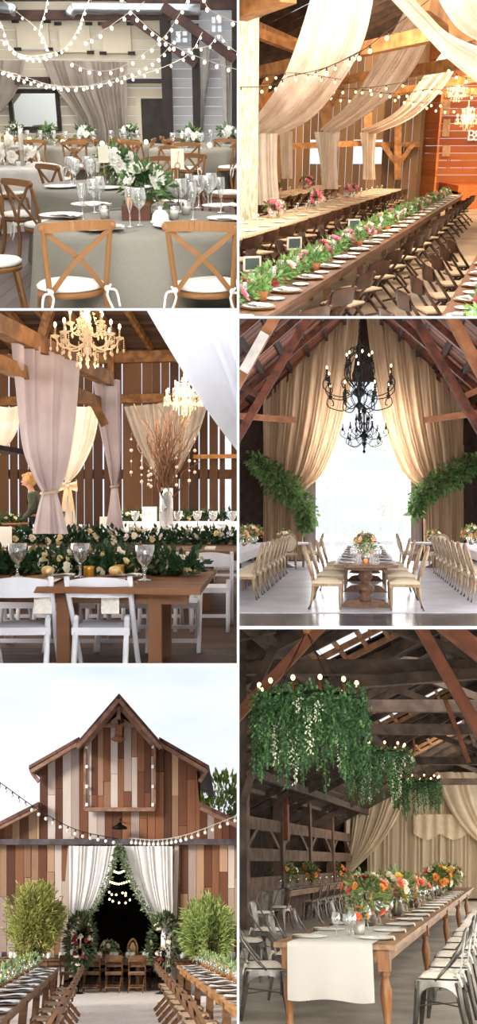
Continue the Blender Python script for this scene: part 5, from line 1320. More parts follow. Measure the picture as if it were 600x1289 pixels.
    for i, (v, dx) in enumerate(((.35, 0), (2.2, .02), (4.1, 0), (6.0, 0))):
        for sd in (-1, 1):
            pos = on(sd * (.62 + dx), v, 0)
            side = 'on the garland side' if 0 else ''
            louis(R, pos, rz + (PI / 2 if sd > 0 else -PI / 2), 'oval backed oak dining chair, %s from near along the %s side of the trestle table' % (nth(i), 'doorpost-left' if 0 else ('left' if sd < 0 else 'right')), 'chairs at the centre trestle table')
    # table dressing
    plm = mat('charger_dark', '4a3a38', 'b0a098', rough=.4, scale=20); nap = mat('grey_napkin', '8b8790', 'a8a4ac', rough=.9)
    pm = plate_mb(.15).mesh('plate', mat('white_china', 'e6e4e0', rough=.25)); nm_ = napkin_mb(.12, .22).mesh('napkin', nap); wm = wineglass_mb(.2).mesh('wine_glass', GLASS)
    for i in range(8):
        for sd in (-1, 1):
            v = .35 + i * 1.2; s_ = 'left' if sd < 0 else 'right'
            solo(R, 'plate', pm, None, 'white plate, %s from near on the %s side of the trestle table' % (nth(i), s_), 'plate', on(sd * .33, v), rz, 'plates on the trestle table')
            solo(R, 'napkin', nm_, None, 'folded grey napkin on the %s plate from near, %s side of the trestle table' % (nth(i), s_), 'napkin', on(sd * .34, v, .755), rz + PI / 2, 'napkins on the trestle table')
            for j in range(2):
                solo(R, 'wine_glass', wm, None, '%s stemmed glass by the %s plate from near, %s side of the trestle table' % (('inner', 'outer')[j], nth(i), s_), 'glass', on(sd * (.17 + .05 * j), v + .2 + .12 * j), rz, 'glasses on the trestle table', s=1.15)
    lf2 = mat('bouquet_leaf', '3f5a2c', '8a9a5a', rough=.6, vary='island')
    B = lambda n, a, b: mat(n, a, b, rough=.7, vary='island', trans=.2)
    peach = B('peach_petal', 'e8a878', 'f4cba6'); rust = B('rust_petal', 'c46a40', 'e09a6a'); cream = B('cream_petal', 'efe0c4', 'fbf2e0'); mauve = B('mauve_petal', '9a7a72', 'c8a898')
    vz = (MB().lathe([(.05, 0), (.08, .05), (.07, .12), (.05, .16)], k=12), mat('vase_silver', '9a9a98', rough=.25, metal=.8))
    bouquet(R, on(0, 1.1), 'flower_arrangement', 'peach and mauve flower arrangement standing on the centre trestle table', 'flowers', .2, .3, lf2, ((peach, 10, .05), (mauve, 16, .045), (cream, 6, .04)), vz, 5, nl=260, sq=1.0)
    t2 = thing(R, 'votive_candle', 'small amber glass candle at the near end of the trestle table', 'candle', on(0, .35)); part(t2, 'holder', MB().lathe([(.03, 0), (.035, .04), (.035, .08)], k=10), mat('amber_glass', 'e8a060', rough=.3, trans=.4)); part(t2, 'flame', MB().ball((0, 0, .06), .016, 6, 5, (1, 1, 1.5)), glow('flame_w', 'ffd9a0', 4))
    for i in range(3): bouquet(R, on(0, 3.6 + i * 2.6), 'flower_arrangement', 'small greenery posy on the trestle table, %s behind the big arrangement' % nth(i), 'flowers', .12, .15, lf2, ((cream, 4, .04),), None, 25 + i, nl=60)
    # side tables, chairs backing the aisle
    cl = mat('grey_linen_p4', 'b9b4bc', 'cfcad0', rough=.9, scale=30)
    for sd in (-1, 1):
        s_ = 'left' if sd < 0 else 'right'
        pa, pb = (R.z(304, 754), R.z(347, 722)) if sd < 0 else (R.z(612, 757), R.z(561, 722))
        for i in range(8):
            q = pa.lerp(pb, i / 7)
            louis(R, q, rz * .8 + (PI / 2 if sd < 0 else -PI / 2), 'oval backed chair, %s from near in the row at the %s edge of the barn' % (nth(i), s_), 'chairs along the side tables')
        d = (pb - pa).normalized(); nrm = V((-d.y, d.x, 0)) * (1 if sd < 0 else -1)
        cc = pa + nrm * .75; Lt = 11
        rt = math.atan2(d.y, d.x) - PI / 2
        t = thing(R, 'dining_table', 'long side table under pale linen at the %s edge of the barn' % s_, 'table', cc, rt)
        part(t, 'tabletop', MB().box((0, Lt / 2 - 1, .72), (.95, Lt, .05)), tw)
        part(t, 'tablecloth', MB().box((0, Lt / 2 - 1, .752), (1.0, Lt + .06, .012)).box((-.5, Lt / 2 - 1, .66), (.012, Lt, .19)).box((.5, Lt / 2 - 1, .66), (.012, Lt, .19)), cl)
        for a in (-1, 1):
            for b in (.2, Lt - 2.2): part(t, 'leg', MB().box((a * .4, b, .35), (.09, .09, .7)), tw)
        def o2(u, v, z=.76): return cc + Matrix.Rotation(rt, 3, 'Z') @ V((u, v, z))
        for i in range(8):
            solo(R, 'wine_glass', wm, None, 'stemmed glass, %s from near on the %s side table' % (nth(i), s_), 'glass', o2(0.2 * (-sd), .3 + i * 1.05), 0, 'glasses on the side tables', s=1.1)
        for i, (u, v, r_) in enumerate(((0, 1.0, .26), (0, 5.0, .36), (0, 8.6, .28))):
            bouquet(R, o2(u, v), 'flower_arrangement', 'peach and cream flower arrangement, %s from near of the %s side table' % (nth(i), s_), 'flowers', r_, .3, lf2, ((peach, 12, .07), (rust, 6, .06), (cream, 8, .06)), vz, 31 + i + 5 * sd, nl=240, leafL=.1)
        # round table at the far end with oval chairs
        px = 369 if sd < 0 else 545
        ct = R.z(px + 4 * sd, 716, 0) + V((sd * .1, .75, 0))
        t = thing(R, 'round_table', 'small round table with pale cloth by the %s drape' % s_, 'table', ct)
        part(t, 'tabletop', MB().lathe([(.74, .7), (.75, .72), (.75, .75), (0.001, .75)], k=24), cl)
        part(t, 'pedestal', MB().lathe([(.3, 0), (.25, .06), (.08, .12), (.07, .6), (.2, .7)], k=12), tw)
        bouquet(R, ct + V((0, 0, .75)), 'flower_arrangement', 'loose green and peach flowers on the small round table by the %s drape' % s_, 'flowers', .24, .2, lf2, ((peach, 6, .06), (cream, 6, .06)), vz, 77 + sd, nl=160, leafL=.1)
        for i, (ox, oy, r_) in enumerate(((-.05 * sd, -.75, 0), (-.75, 0, -PI / 2), (.75, 0, PI / 2))):
            louis(R, ct + V((ox, oy, 0)), r_, 'oval backed chair at the %s side of the small round table by the %s drape' % (('near', 'wall', 'far')[i] if 0 else ('near', 'left', 'right')[i], s_), 'chairs at the small round tables')
    # chandeliers
    ironch(R, R.y(452, 493, 12), .2, 'large black wrought iron chandelier with curling arms and candle bulbs', None, 1.0)
    ironch(R, R.y(458, 548, 20), .6, 'black wrought iron chandelier hanging farther back against the bright doorway', None, 1.0)
    # light: daylight from the doorway, added soft fills at the side, front and outdoors
    panel('right', 638, 560, 780, (4, 6, 9, 13, 19, 27), 10, (1, .97, .95))
    area(R, g(457, 500, YB + 1.0), g(457, 640, 40), 4, 2500, (1, 1, 1), 2)
    area(R, g(457, 600, YB + 1.2), g(457, 760, 14), 4.2, 900, (1, .98, .98), 5)
    area(R, g(457, 610, 3.2) + V((0, 0, .2)), g(457, 560, 26), .6, 260, (1, .95, .9))
    return R
# ================================================================== room 5: reclaimed plank barn outdoors
def brown_chair(R, label, group):
    w = mat('chestnut_wood', '5a3a22', '7e5836', rough=.5, scale=8); pd = mat('tan_pad', 'b89c7c', 'cdb292', rough=.7)
    t = thing(R, 'folding_chair', label, 'chair', group=group)
    part(t, 'seat', MB().box((0, 0, .45), (.38, .38, .03)), pd); part(t, 'seat_rail', MB().box((0, .2, .43), (.42, .025, .06)), w); part(t, 'seat_rail', MB().box((0, -.19, .43), (.42, .025, .06)), w)
    for s in (-1, 1):
        part(t, 'front_leg', MB().bar((s * .21, -.28, .84), (s * .21, .24, 0), .03, .04), w)
        part(t, 'rear_leg', MB().bar((s * .18, .16, .45), (s * .18, -.28, 0), .03, .035), w)
    part(t, 'backrest', MB().grid(lambda u, v: V(((u - .5) * .42, -.26 - .03 * math.sin(PI * u) - .02 * v, .70 + .14 * v)), 8, 2).grid(lambda u, v: V(((u - .5) * .42, -.235 - .03 * math.sin(PI * u) - .02 * v, .70 + .14 * v)), 8, 2).box((0, -.268, .845), (.42, .03, .012)), w)
    part(t, 'back_slat', MB().box((0, -.12, .6), (.4, .015, .045)), w)
    part(t, 'crossbar', MB().box((0, -.2, .12), (.36, .02, .03)), w); part(t, 'crossbar', MB().box((0, .12, .15), (.4, .02, .03)), w)
    return t
bchair = Proto(brown_chair)
def room5():
    R = Room(1167, 1.5, (-MG, 839, 298, 1289 + MG))
    YB = 26.0
    g = lambda px, py, Y=YB: R.y(px, py, Y)
    gr = mat('pale_gravel', 'dccec4', 'eee4dc', rough=.95, scale=9, bump=.3, detail=10)
    struct(R, 'floor', MB().box((-3, 24, -.1), (60, 48, .2)), gr)
    M3 = [mat('barn_board_brown', '4e2d1c', '8a5a3c', rough=.8, vary='island', scale=7, stretch=(4, 4, .25), bump=.3, c3='6b4029'),
          mat('barn_board_tan', '86624a', 'b4906f', rough=.8, vary='island', scale=7, stretch=(4, 4, .25), bump=.3),
          mat('barn_board_grey', '9a8478', 'c8b8ac', rough=.85, vary='island', scale=7, stretch=(4, 4, .25), bump=.3)]
    rnd = random.Random(51)
    B0 = g(150, 1230); B0 = V((B0.x, YB, 0))
    barn = thing(R, 'barn', 'tall reclaimed plank barn with stepped gable roof and wide doorway', 'barn', B0)
    mbs = [MB(), MB(), MB()]
    def board(a, b, y0, y1, k, Y=YB, topf=None, th=.05):
        """board between pixel columns a and b from row y1 (bottom) to y0 (top)"""
        yo = rnd.uniform(0, .03)
        ta, tb = (topf(a), topf(b)) if topf else (y0, y0)
        P = [g(a, y1, Y), g(b, y1, Y), g(b, tb, Y), g(a, ta, Y)]
        mbs[k].slab([p - B0 - V((0, yo, 0)) for p in P], (0, th, 0))
    def pick(up):
        r = rnd.random()
        return (0 if r < .68 else 1 if r < .84 else 2) if up else (0 if r < .38 else 1 if r < .76 else 2)
    def roofl(x):
        x = x if x < 149.5 else 299 - x
        if x < 50: return 1017 + (50 - x) * .50
        return 970 - (x - 37) * .56
    x = -66.0
    while x < 298:
        w_ = rnd.uniform(8.5, 11.5)
        if x < 50 < x + w_ + 3: w_ = 50 - x
        if x < 252 < x + w_ + 3: w_ = 252 - x
        b = min(x + w_, 298)
        top = lambda q: roofl(min(max(q, x + .01), b - .01))
        # upper wall in two lengths
        tm = max(top(x), top(b)); cut = rnd.uniform(tm + 12, 1045) if tm < 1020 else None
        if cut and rnd.random() < .75:
            board(x, b - .5, 0, cut, pick(1), topf=top); board(x, b - .5, cut + .5, 1058, pick(1))
        else: board(x, b - .5, 0, 1058, pick(1), topf=top)
        x = b
    x = -66.0
    while x < 298:
        w_ = rnd.uniform(8.5, 11.0)
        if x < 87 < x + w_ + 3: w_ = 87 - x
        if 87 <= x < 217: x = 217; continue
        b = min(x + w_, 298); y = 1062
        while y < 1234:
            y2 = min(y + rnd.uniform(35, 80), 1234)
            if y2 > 1215: y2 = 1234
            board(x, b - .5, y, y2 - .5, pick(0)); y = y2
        x = b
    # loft door panel, slightly proud
    x = 108.0
    while x < 193:
        b = min(x + rnd.uniform(7, 9.5), 193); cut = rnd.uniform(950, 1005)
        t0 = lambda q: 900 + abs(q - 149.5) * .72
        board(x, b - .4, 0, cut, pick(1), YB - .18, t0, .08); board(x, b - .4, cut + .4, 1017, rnd.choice((0, 0, 1, 2)), YB - .18, None, .08); x = b
    for k in range(3): part(barn, ('brown_boards', 'tan_boards', 'grey_boards')[k], mbs[k], M3[k])
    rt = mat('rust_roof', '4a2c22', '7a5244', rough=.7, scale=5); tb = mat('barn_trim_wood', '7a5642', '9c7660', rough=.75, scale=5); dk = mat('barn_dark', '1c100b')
    def rel(px, py, Y): return g(px, py, Y) - B0
    m = MB()
    for a, b in (((36, 968), (99, 932)), ((263, 968), (200, 932)), ((-66, 1072), (48, 1014)), ((300, 1037), (251, 1014))):
        m.slab([rel(*a, YB - .5), rel(*b, YB - .5), rel(*b, YB - .5) + V((0, 6, 0)), rel(*a, YB - .5) + V((0, 6, 0))], (0, 0, .1))
    for a, b in (((96, 939), (149.5, 877)), ((203, 939), (149.5, 877))):
        m.slab([rel(*a, YB - 1.0), rel(*b, YB - 1.0), rel(*b, YB - 1.0) + V((0, 7, 0)), rel(*a, YB - 1.0) + V((0, 7, 0))], (0, 0, .1))
    part(barn, 'roof', m, rt)
    m = MB()
    for a, b, Y in (((97, 942), (149.5, 881), YB - 1), ((202, 942), (149.5, 881), YB - 1), ((107, 938), (149.5, 889), YB - .6), ((192, 938), (149.5, 889), YB - .6), ((38, 972), (99, 936), YB - .45), ((261, 972), (200, 936), YB - .45), ((128, 913), (171, 913), YB - .5), ((149.5, 890), (149.5, 906), YB - .7), ((-66, 1076), (48, 1017), YB - .4), ((300, 1041), (252, 1017), YB - .4), ((41, 974), (49, 984), YB - .3), ((258, 974), (251, 984), YB - .3)):
        m.bar(rel(*a, Y), rel(*b, Y), .1, .13, V((0, 1, 0)))
    part(barn, 'roof_fascia', m, tb)
    m = MB(); m.bar(rel(106, 1019, YB - .25), rel(195, 1019, YB - .25), .1, .1); m.bar(rel(107, 934, YB - .25), rel(107, 1019, YB - .25), .07, .07, V((0, 1, 0))); m.bar(rel(194.5, 934, YB - .25), rel(194.5, 1019, YB - .25), .07, .07, V((0, 1, 0)))
    part(barn, 'loft_frame', m, tb)
    m = MB()
    for py in (940, 965, 990, 1013):
        for px in (109, 192): m.box(rel(px, py, YB - .32), (.07, .03, .09))
    part(barn, 'hinge_plate', m, mat('white_paint', 'e8e8e6'))
    part(barn, 'track_beam', MB().bar(rel(-66, 1060, YB - .2), rel(300, 1060, YB - .2), .14, .15), mat('track_iron', '3a3234', '5a4e50', rough=.6, scale=5))
    part(barn, 'door_post', MB().box(rel(83, 1150, YB - .1), (.16, .1, 3.9)), M3[2]); part(barn, 'door_post', MB().box(rel(220, 1150, YB - .1), (.12, .1, 3.9)), M3[2])
    # dark interior behind the doorway
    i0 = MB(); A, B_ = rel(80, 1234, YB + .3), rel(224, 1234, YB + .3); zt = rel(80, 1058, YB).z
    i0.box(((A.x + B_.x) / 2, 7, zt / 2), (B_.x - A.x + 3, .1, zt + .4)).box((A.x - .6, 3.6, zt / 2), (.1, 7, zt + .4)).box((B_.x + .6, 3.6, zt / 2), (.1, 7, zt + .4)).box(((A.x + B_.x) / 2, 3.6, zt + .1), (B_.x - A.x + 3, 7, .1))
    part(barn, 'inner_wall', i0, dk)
    bk = MB()
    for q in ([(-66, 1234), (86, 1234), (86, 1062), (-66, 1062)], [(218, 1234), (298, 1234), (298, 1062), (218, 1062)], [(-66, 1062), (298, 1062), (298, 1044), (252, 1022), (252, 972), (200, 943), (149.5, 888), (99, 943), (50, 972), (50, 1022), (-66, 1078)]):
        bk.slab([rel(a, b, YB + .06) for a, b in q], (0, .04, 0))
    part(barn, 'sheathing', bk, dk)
    # pulley and lamp
    ir = mat('black_iron', '0c0a0a')
    t = thing(R, 'hay_pulley', 'rusty hay pulley hanging under the gable peak', 'pulley', g(149, 925, YB - .7))
    part(t, 'block', MB().box((0, 0, .1), (.2, .12, .34)).lathe([(.12, -.06), (.2, -.02), (.2, .02), (.1, .06)], (0, 0, -.12), 10), mat('rusty_iron', '6a3c28', '8e5a40', rough=.8, scale=20)); part(t, 'hook', MB().tube([(0, 0, .25), (0, 0, .5)], .02, 6), ir)
    t = thing(R, 'barn_lamp', 'black metal dish lamp on the barn above the doorway', 'lamp', g(150.5, 1042, YB - .45))
    part(t, 'shade', MB().lathe([(.02, .14), (.05, .13), (.07, .08), (.19, .03), (.22, -.02), (.2, -.03), (.0, .02)], k=18), ir); part(t, 'arm', MB().tube([(0, 0, .12), (0, 0, .22), (0, .2, .26), (0, .42, .2)], .016, 6, n=10), ir)
    # curtains
    wv = mat('white_canvas', 'e8e2dc', 'f2eeea', rough=.9, trans=.15, scale=2)
    for i, Q in enumerate((([(87, 1065), (87, 1110), (87, 1150), (89, 1172)], [(149, 1065), (139, 1105), (121, 1142), (97, 1172)], 'white drape tied to the doorway post by the fuller potted shrub'), ([(217, 1065), (217, 1110), (217, 1150), (214, 1172)], [(151, 1065), (162, 1105), (180, 1142), (203, 1172)], 'white drape tied to the doorway post by the airy potted shrub'))):
        o = g(Q[0][-1][0], 1230, YB - .35)
        t = thing(R, 'tied_curtain', Q[2], 'curtain', V((o.x, o.y, 0)), 0, 'white barn door drapes'); o = V((o.x, o.y, 0))
        part(t, 'swept_cloth', shift(MB().drape([g(a, b, YB - .35) for a, b in Q[0]], [g(a, b, YB - .4) for a, b in Q[1]], 10, .032, nv=24, seed=80 + i, fall=lambda v: 1 - .5 * v), o), wv)
        e = ((89, 97), (203, 214))[i]
        part(t, 'hanging_cloth', shift(MB().drape([g(e[0], 1172, YB - .35), g(e[0] - 2, 1230, YB - .35)], [g(e[1], 1172, YB - .35), g(e[1] + 2, 1230, YB - .35)], 3, .05, nv=8), o), wv)
    gl = mat('eucalyptus_leaf', '4c5e3c', 'a8b48c', rough=.6, vary='island', trans=.15); rl = mat('dark_rose_leaf', '24301c', '56663c', rough=.6, vary='island')
    cb = mat('cream_petal', 'efe0c4'); bur = mat('burgundy_petal', '6a1c24', '9a3038', rough=.7, vary='island')
    Y = YB - .6
    garland(R, 'door_garland', 'eucalyptus garland edging both drapes up to the doorway top', [g(a, b, Y) for a, b in ((98, 1172), (121, 1142), (137, 1106), (146, 1078), (150, 1068), (154, 1078), (163, 1106), (181, 1142), (204, 1172))], .075, 1500, gl, (), 52, L=.085, flat=1)
    for i, px in enumerate((99, 205)):
        o = g(px, 1216, YB - 1.2)
        t = thing(R, 'floral_column', ('leafy flower cluster at the foot of the drape beside the fuller shrub', 'leafy flower cluster at the foot of the drape beside the airy shrub')[i], 'flowers', V((o.x, o.y, 0)), 0, 'flower clusters by the doorway')
        def fn(q):
            d = rdir(q, .2); return V((d.x * .32, d.y * .22, 1.15 + d.z * .62)), d
        part(t, 'foliage', bush_mb(fn, 520, .15, .06, 53 + i), rl)
        part(t, 'stand', MB().lathe([(.2, 0), (.05, .05), (.05, 1)], k=8), ir)
        for j in range(22):
            d = rdir(rnd, .1); b = part(t, 'bloom', BL.setdefault(('c5', j % 2), [bloom_mb(.07, 14, j).mesh('bloom', (cb, bur)[j % 2])])[0]); b.matrix_basis = Matrix.Translation((d.x * .32, -abs(d.y) * .26, 1.15 + d.z * .58)) @ d.to_track_quat('Z', 'Y').to_matrix().to_4x4()
    # potted shrubs
    def shrub(px, py, w, h, label, c, seed, n):
        o = g(px, 1228, YB - 1.6); o = V((o.x, o.y, 0)); k = 1100 / (YB - 1.6)
        t = thing(R, 'potted_shrub', label, 'shrub', o, 0, 'potted shrubs by the barn')
        part(t, 'pot', MB().lathe([(.38, 0), (.45, .1), (.5, .55), (.53, .6), (.48, .6), (.45, .5), (0.001, .5)], k=18), mat('slate_pot', '4a4648', '6a6466', rough=.7, scale=5))
        zc = g(px, py, YB - 1.6).z; rw, rh = w / k / 2, h / k / 2
        st = MB(); r2 = random.Random(seed); mb = MB(); s_ = random.getstate(); random.seed(seed)
        for i in range(60):
            d = rdir(r2, .5); tip = V((d.x * rw, d.y * rw, zc + d.z * rh * .95)) * 1; root = V((r2.uniform(-.1, .1), r2.uniform(-.1, .1), .55))
            mid_ = root.lerp(tip, .5) + V((d.x * .1, d.y * .1, .15)); st.tube([root, mid_, tip], .014, 4, r2=.004, n=5)
            for j in range(int(n / 60)):
                q = r2.uniform(.35, 1.05); p = crv([root, mid_, tip], min(q, 1)); mb.leaf(p + rdir(r2) * r2.uniform(0, .2), d + rdir(r2, .3) * .9, r2.uniform(.12, .22), .03)
        random.setstate(s_)
        part(t, 'branches', st, mat('twig_brown', '5a4632', rough=.8)); part(t, 'leaves', mb, c)
    shrub(34, 1160, 62, 78, 'full yellow green potted shrub at the barn corner near the tall drape post', mat('olive_leaf', '6e7a30', 'd2cf7a', rough=.6, vary='island', trans=.3), 6, 5200)
    shrub(261, 1170, 54, 66, 'airy green potted shrub on the other side of the barn doorway', mat('fresh_leaf', '6a8840', 'c4d080', rough=.6, vary='island', trans=.3), 7, 4000)
    o = g(300, 1100, 34); o.z = 0
    t = thing(R, 'tree', 'leafy green tree rising behind the lower barn roof', 'tree', o); zc = g(285, 1020, 34).z
    def fn(q):
        d = rdir(q, .1); return V((-.6 + d.x * 1.9, d.y * 1.2, zc - .3 + d.z * 1.6)) * q.uniform(.85, 1.0), d
    part(t, 'crown', bush_mb(fn, 3000, .26, .12, 9), mat('tree_leaf', '5c7434', 'b8bc6a', rough=.6, vary='island', trans=.3)); part(t, 'trunk', MB().tube([(0, 0, 0), (-.3, 0, zc)], .15, 8), mat('twig_brown', '5a4632'))
    # lights
    co = mat('white_cord', 'c8bfae', rough=.7); blk = mat('black_cord', '1c1816', rough=.7); wb_ = mat('frosted_bulb', 'f2ece0', rough=.25)
    stringlight(R, 'string_lights', 'festoon bulbs on a dark cord swooping from the sky to the lamp', [R.y(a, b, 19) for a, b in ((-40, 958), (0, 985), (45, 1017), (95, 1044), (148, 1056))], 22, blk, wb_, .034, .008, .05)
    stringlight(R, 'string_lights', 'festoon bulbs on a pale cord rising toward the leafy tree', [R.y(a, b, 19) for a, b in ((163, 1055), (200, 1057), (240, 1049), (300, 1026))], 20, co, wb_, .034, .009, .05)
    wl_ = glow('doorway_bulb', 'ffdf9a', 8)
    for i, (P, n) in enumerate(((((143, 1094), (150, 1096), (157, 1093)), 6), (((137, 1107), (150, 1110), (164, 1106)), 9), (((136, 1119), (143, 1124), (157, 1121), (158, 1126)), 6), (((136, 1128), (143, 1132), (157, 1134), (166, 1128)), 5))):
        stringlight(R, 'string_lights', 'string of tiny warm bulbs in the dark doorway, %s from the top' % nth(i), [R.y(a, b, 27.5) for a, b in P], n, blk, wl_, .028, .004, .03, group='doorway string lights')
    # tables
    tw = mat('walnut_plank', '5a3a24', '86603e', rough=.5, scale=5, stretch=(.4, 3, 3)); hw = mat('pale_oak', '9a6a3c', 'c08c54', rough=.5, scale=5, stretch=(3, .4, 3))  # the oak is a lighter brown than the walnut
    nap = mat('white_napkin', 'dcd6d2', 'eae6e2', rough=.9, scale=20); plm = mat('white_china', 'e6e4e0'); au = mat('brushed_gold', 'b88a50', 'd8ac74', rough=.35, metal=.7, scale=20)
    lf3 = mat('sprig_leaf', '5a7a4a', 'a8b878', rough=.6, vary='island')
    z7 = lambda a, b: R.z(a, b, .75)
    def table(c, W, L, rz, m, label, leggap):
        t = thing(R, 'plank_table', label, 'table', c, rz, 'plank banquet tables'); mb = MB()
        for i in range(5): mb.box((-W / 2 + W * (i + .5) / 5, L / 2, .725), (W / 5 - .006, L, .05))
        part(t, 'tabletop', mb, m); part(t, 'apron', MB().box((-W / 2 + .08, L / 2, .65), (.03, L - .1, .1)).box((W / 2 - .08, L / 2, .65), (.03, L - .1, .1)), m)
        n = int(L // leggap)
        for j in range(n + 1):
            for u in (-1, 1): part(t, 'leg', MB().box((u * (W / 2 - .1), .12 + j * (L - .24) / n, .35), (.1, .1, .7)), tw)
        return lambda u, v, z=.752: V(c) + Matrix.Rotation(rz, 3, 'Z') @ V((u, v, z))
    pB = z7(150, 1207)
    oB = table(V((z7(-64, 1207).x, pB.y + .45, 0)), .95, z7(296, 1207).x - z7(-64, 1207).x, -PI / 2, tw, 'long back table set across in front of the barn', 1.9)
    l0, l1 = z7(0, 1285), z7(75, 1218); d = (l1 - l0); d.z = 0; rzL = math.atan2(d.y, d.x) - PI / 2; LL = d.length
    n_ = V((-d.y, d.x, 0)).normalized()
    s0 = l0 - d.normalized() * 1.0; s0.z = 0
    oL = table(s0 + n_ * .5, 1.0, LL + 1, rzL, tw, 'dark plank table running toward the barn beneath the full shrub', 2.2)
    r0, r1 = z7(298, 1268), z7(222, 1215); dr = (r1 - r0); dr.z = 0; rzR = math.atan2(dr.y, dr.x) - PI / 2; LR = dr.length
    nr = V((dr.y, -dr.x, 0)).normalized(); s1 = r0 - dr.normalized() * .5; s1.z = 0
    oR = table(s1 + nr * .5, 1.0, LR + .5, rzR, hw, 'pale oak plank table running toward the barn beneath the airy shrub', 2.2)
    nm_ = napkin_mb(.22, .3).mesh('napkin', nap); cup = MB().lathe([(.025, 0), (.04, .02), (.035, .08), (.042, .11)], k=10).mesh('gold_cup', au); wm = wineglass_mb(.2).mesh('wine_glass', GLASS); pm = plate_mb(.14).mesh('plate', plm)
    sp_ = bush_mb(lambda q: ((lambda dd: (V((dd.x * .09, dd.y * .09, .1 + abs(dd.z) * .1)), dd))(rdir(q, .3))), 40, .07, .035, 4)
    for j in range(5): sp_.tube([(0, 0, 0), (.05 * math.cos(j * 1.3), .05 * math.sin(j * 1.3), .14)], .003, 3)
    spm = sp_.mesh('leaf_sprig', lf3)
    rnd = random.Random(7)
    for nm, o_, n, L, lab in (('L', oL, 11, LL + 1, 'the plank table beneath the full shrub'), ('R', oR, 11, LR + .5, 'the pale oak table')):
        for i in range(n):
            v = .7 + i * (L - 1.0) / n
            for sd in (-1, 1):
                s = 'aisle' if (sd > 0) == (nm == 'L') else 'outer'
                solo(R, 'napkin', nm_, None, 'white napkin, %s from near, %s side of %s' % (nth(i), s, lab), 'napkin', o_(sd * .3, v, .765), (rzL if nm == 'L' else rzR) + rnd.uniform(-.5, .5) + PI / 2, 'napkins on the plank tables', s=1.35)
                solo(R, 'plate', pm, None, 'white plate, %s from near, %s side of %s' % (nth(i), s, lab), 'plate', o_(sd * .3, v, .752), 0, 'plates on the plank tables')
                solo(R, 'wine_glass', wm, None, 'glass, %s from near, %s side of %s' % (nth(i), s, lab), 'glass', o_(sd * .13, v + .3), 0, 'glasses on the plank tables')
            solo(R, 'gold_cup', cup, None, 'gold votive cup, %s from near on %s' % (nth(i), lab), 'candle cup', o_(.0, v + .1), 0, 'gold cups on the plank tables', s=1.5)
            solo(R, 'leaf_sprig', spm, None, 'leafy sprig, %s from near on %s' % (nth(i), lab), 'sprig', o_(.02, v + .5), i * 1.1, 'leafy sprigs on the plank tables', s=1.2)
    vcm = MB().lathe([(.035, 0), (.045, .02), (.045, .1), (.038, .1), (.001, .08)], k=10).mesh('votive_cup', plm)
    LB = z7(296, 1207).x - z7(-64, 1207).x; xb = z7(-64, 1207).x
    for i in range(17):
        x = xb + .5 + i * LB / 17; yb_ = pB.y
        solo(R, 'plate', pm, None, 'white plate on the back table, %s in the row' % nth(i), 'plate', (x, yb_ + .25, .752), 0, 'plates on the back table')
        solo(R, 'napkin', nm_, None, 'white napkin on the back table, %s in the row' % nth(i), 'napkin', (x, yb_ + .25, .77), rnd.uniform(-1, 1), 'napkins on the back table', s=.9)
        solo(R, 'wine_glass', wm, None, 'glass on the back table, %s in the row' % nth(i), 'glass', (x + .18, yb_ + .4, .752), 0, 'glasses on the back table', s=1.2)
        solo(R, 'gold_cup', cup, None, 'gold cup on the back table, %s in the row' % nth(i), 'candle cup', (x + .3, yb_ + .5, .752), 0, 'gold cups on the back table', s=1.7)
        for j in range(2): solo(R, 'votive_cup', vcm, None, 'white votive cup on the back table, %s in the row, %s of two' % (nth(i), nth(j)), 'candle cup', (x - .12 + .3 * j, yb_ + .15 + .1 * j, .752), 0, 'white votive cups on the back table', s=1.5)
        if i % 2: solo(R, 'leaf_sprig', spm, None, 'leafy sprig on the back table, %s in the row' % nth(i), 'sprig', (x - .2, yb_ + .45, .752), i, 'leafy sprigs on the back table', s=1.3)
    lan = lambda: MB().tube([(-.13, 0, 0), (-.12, 0, .3), (0, 0, .46), (.12, 0, .3), (.13, 0, 0)], .035, 6, n=16)
    for i, px in enumerate((49, 72, 163, 263)):
        solo(R, 'arched_ornament', lan().box((0, .03, .02), (.3, .04, .04)).grid(lambda u, v: V(((u - .5) * .24, 0, .05 + .34 * v * (1 - .9 * (2 * u - 1) ** 2 * v))), 6, 6), au, 'gold arched ornament on the back table, %s in the row' % nth(i), 'ornament', (g(px, 1207, pB.y).x, pB.y + .6, .752), 0, 'gold arched ornaments')
    for i, px in enumerate((88, 97, 201, 211)):
        x = g(px, 1207, pB.y).x
        t = thing(R, 'candle_stand', 'gold candle stand with white taper candles, %s on the back table' % nth(i), 'candle', (x, pB.y + .35, .752), 0, 'taper candle stands'); part(t, 'frame', MB().box((0, 0, .01), (.14, .14, .02)).box((0, 0, .25), (.14, .14, .02)).bar((-.06, -.06, 0), (-.06, -.06, .25), .012).bar((.06, -.06, 0), (.06, -.06, .25), .012).bar((-.06, .06, 0), (-.06, .06, .25), .012).bar((.06, .06, 0), (.06, .06, .25), .012), au)
        part(t, 'candle', MB().tube([(0, 0, .26), (0, 0, .58)], .022, 8), plm); part(t, 'leaves', bush_mb(lambda q: (rdir(q) * .05 + V((0, 0, .1)), rdir(q)), 30, .06, .03, i), lf3)
    bouquet(R, V((g(134, 1207, pB.y).x, pB.y + .4, .752)), 'flower_arrangement', 'cream flower arrangement at the middle of the back table', 'flowers', .26, .24, lf3, ((cb, 14, .06), (bur, 3, .05)), (MB().lathe([(.1, 0), (.14, .06), (.12, .12)], k=10), au), 55, nl=120, leafL=.08)
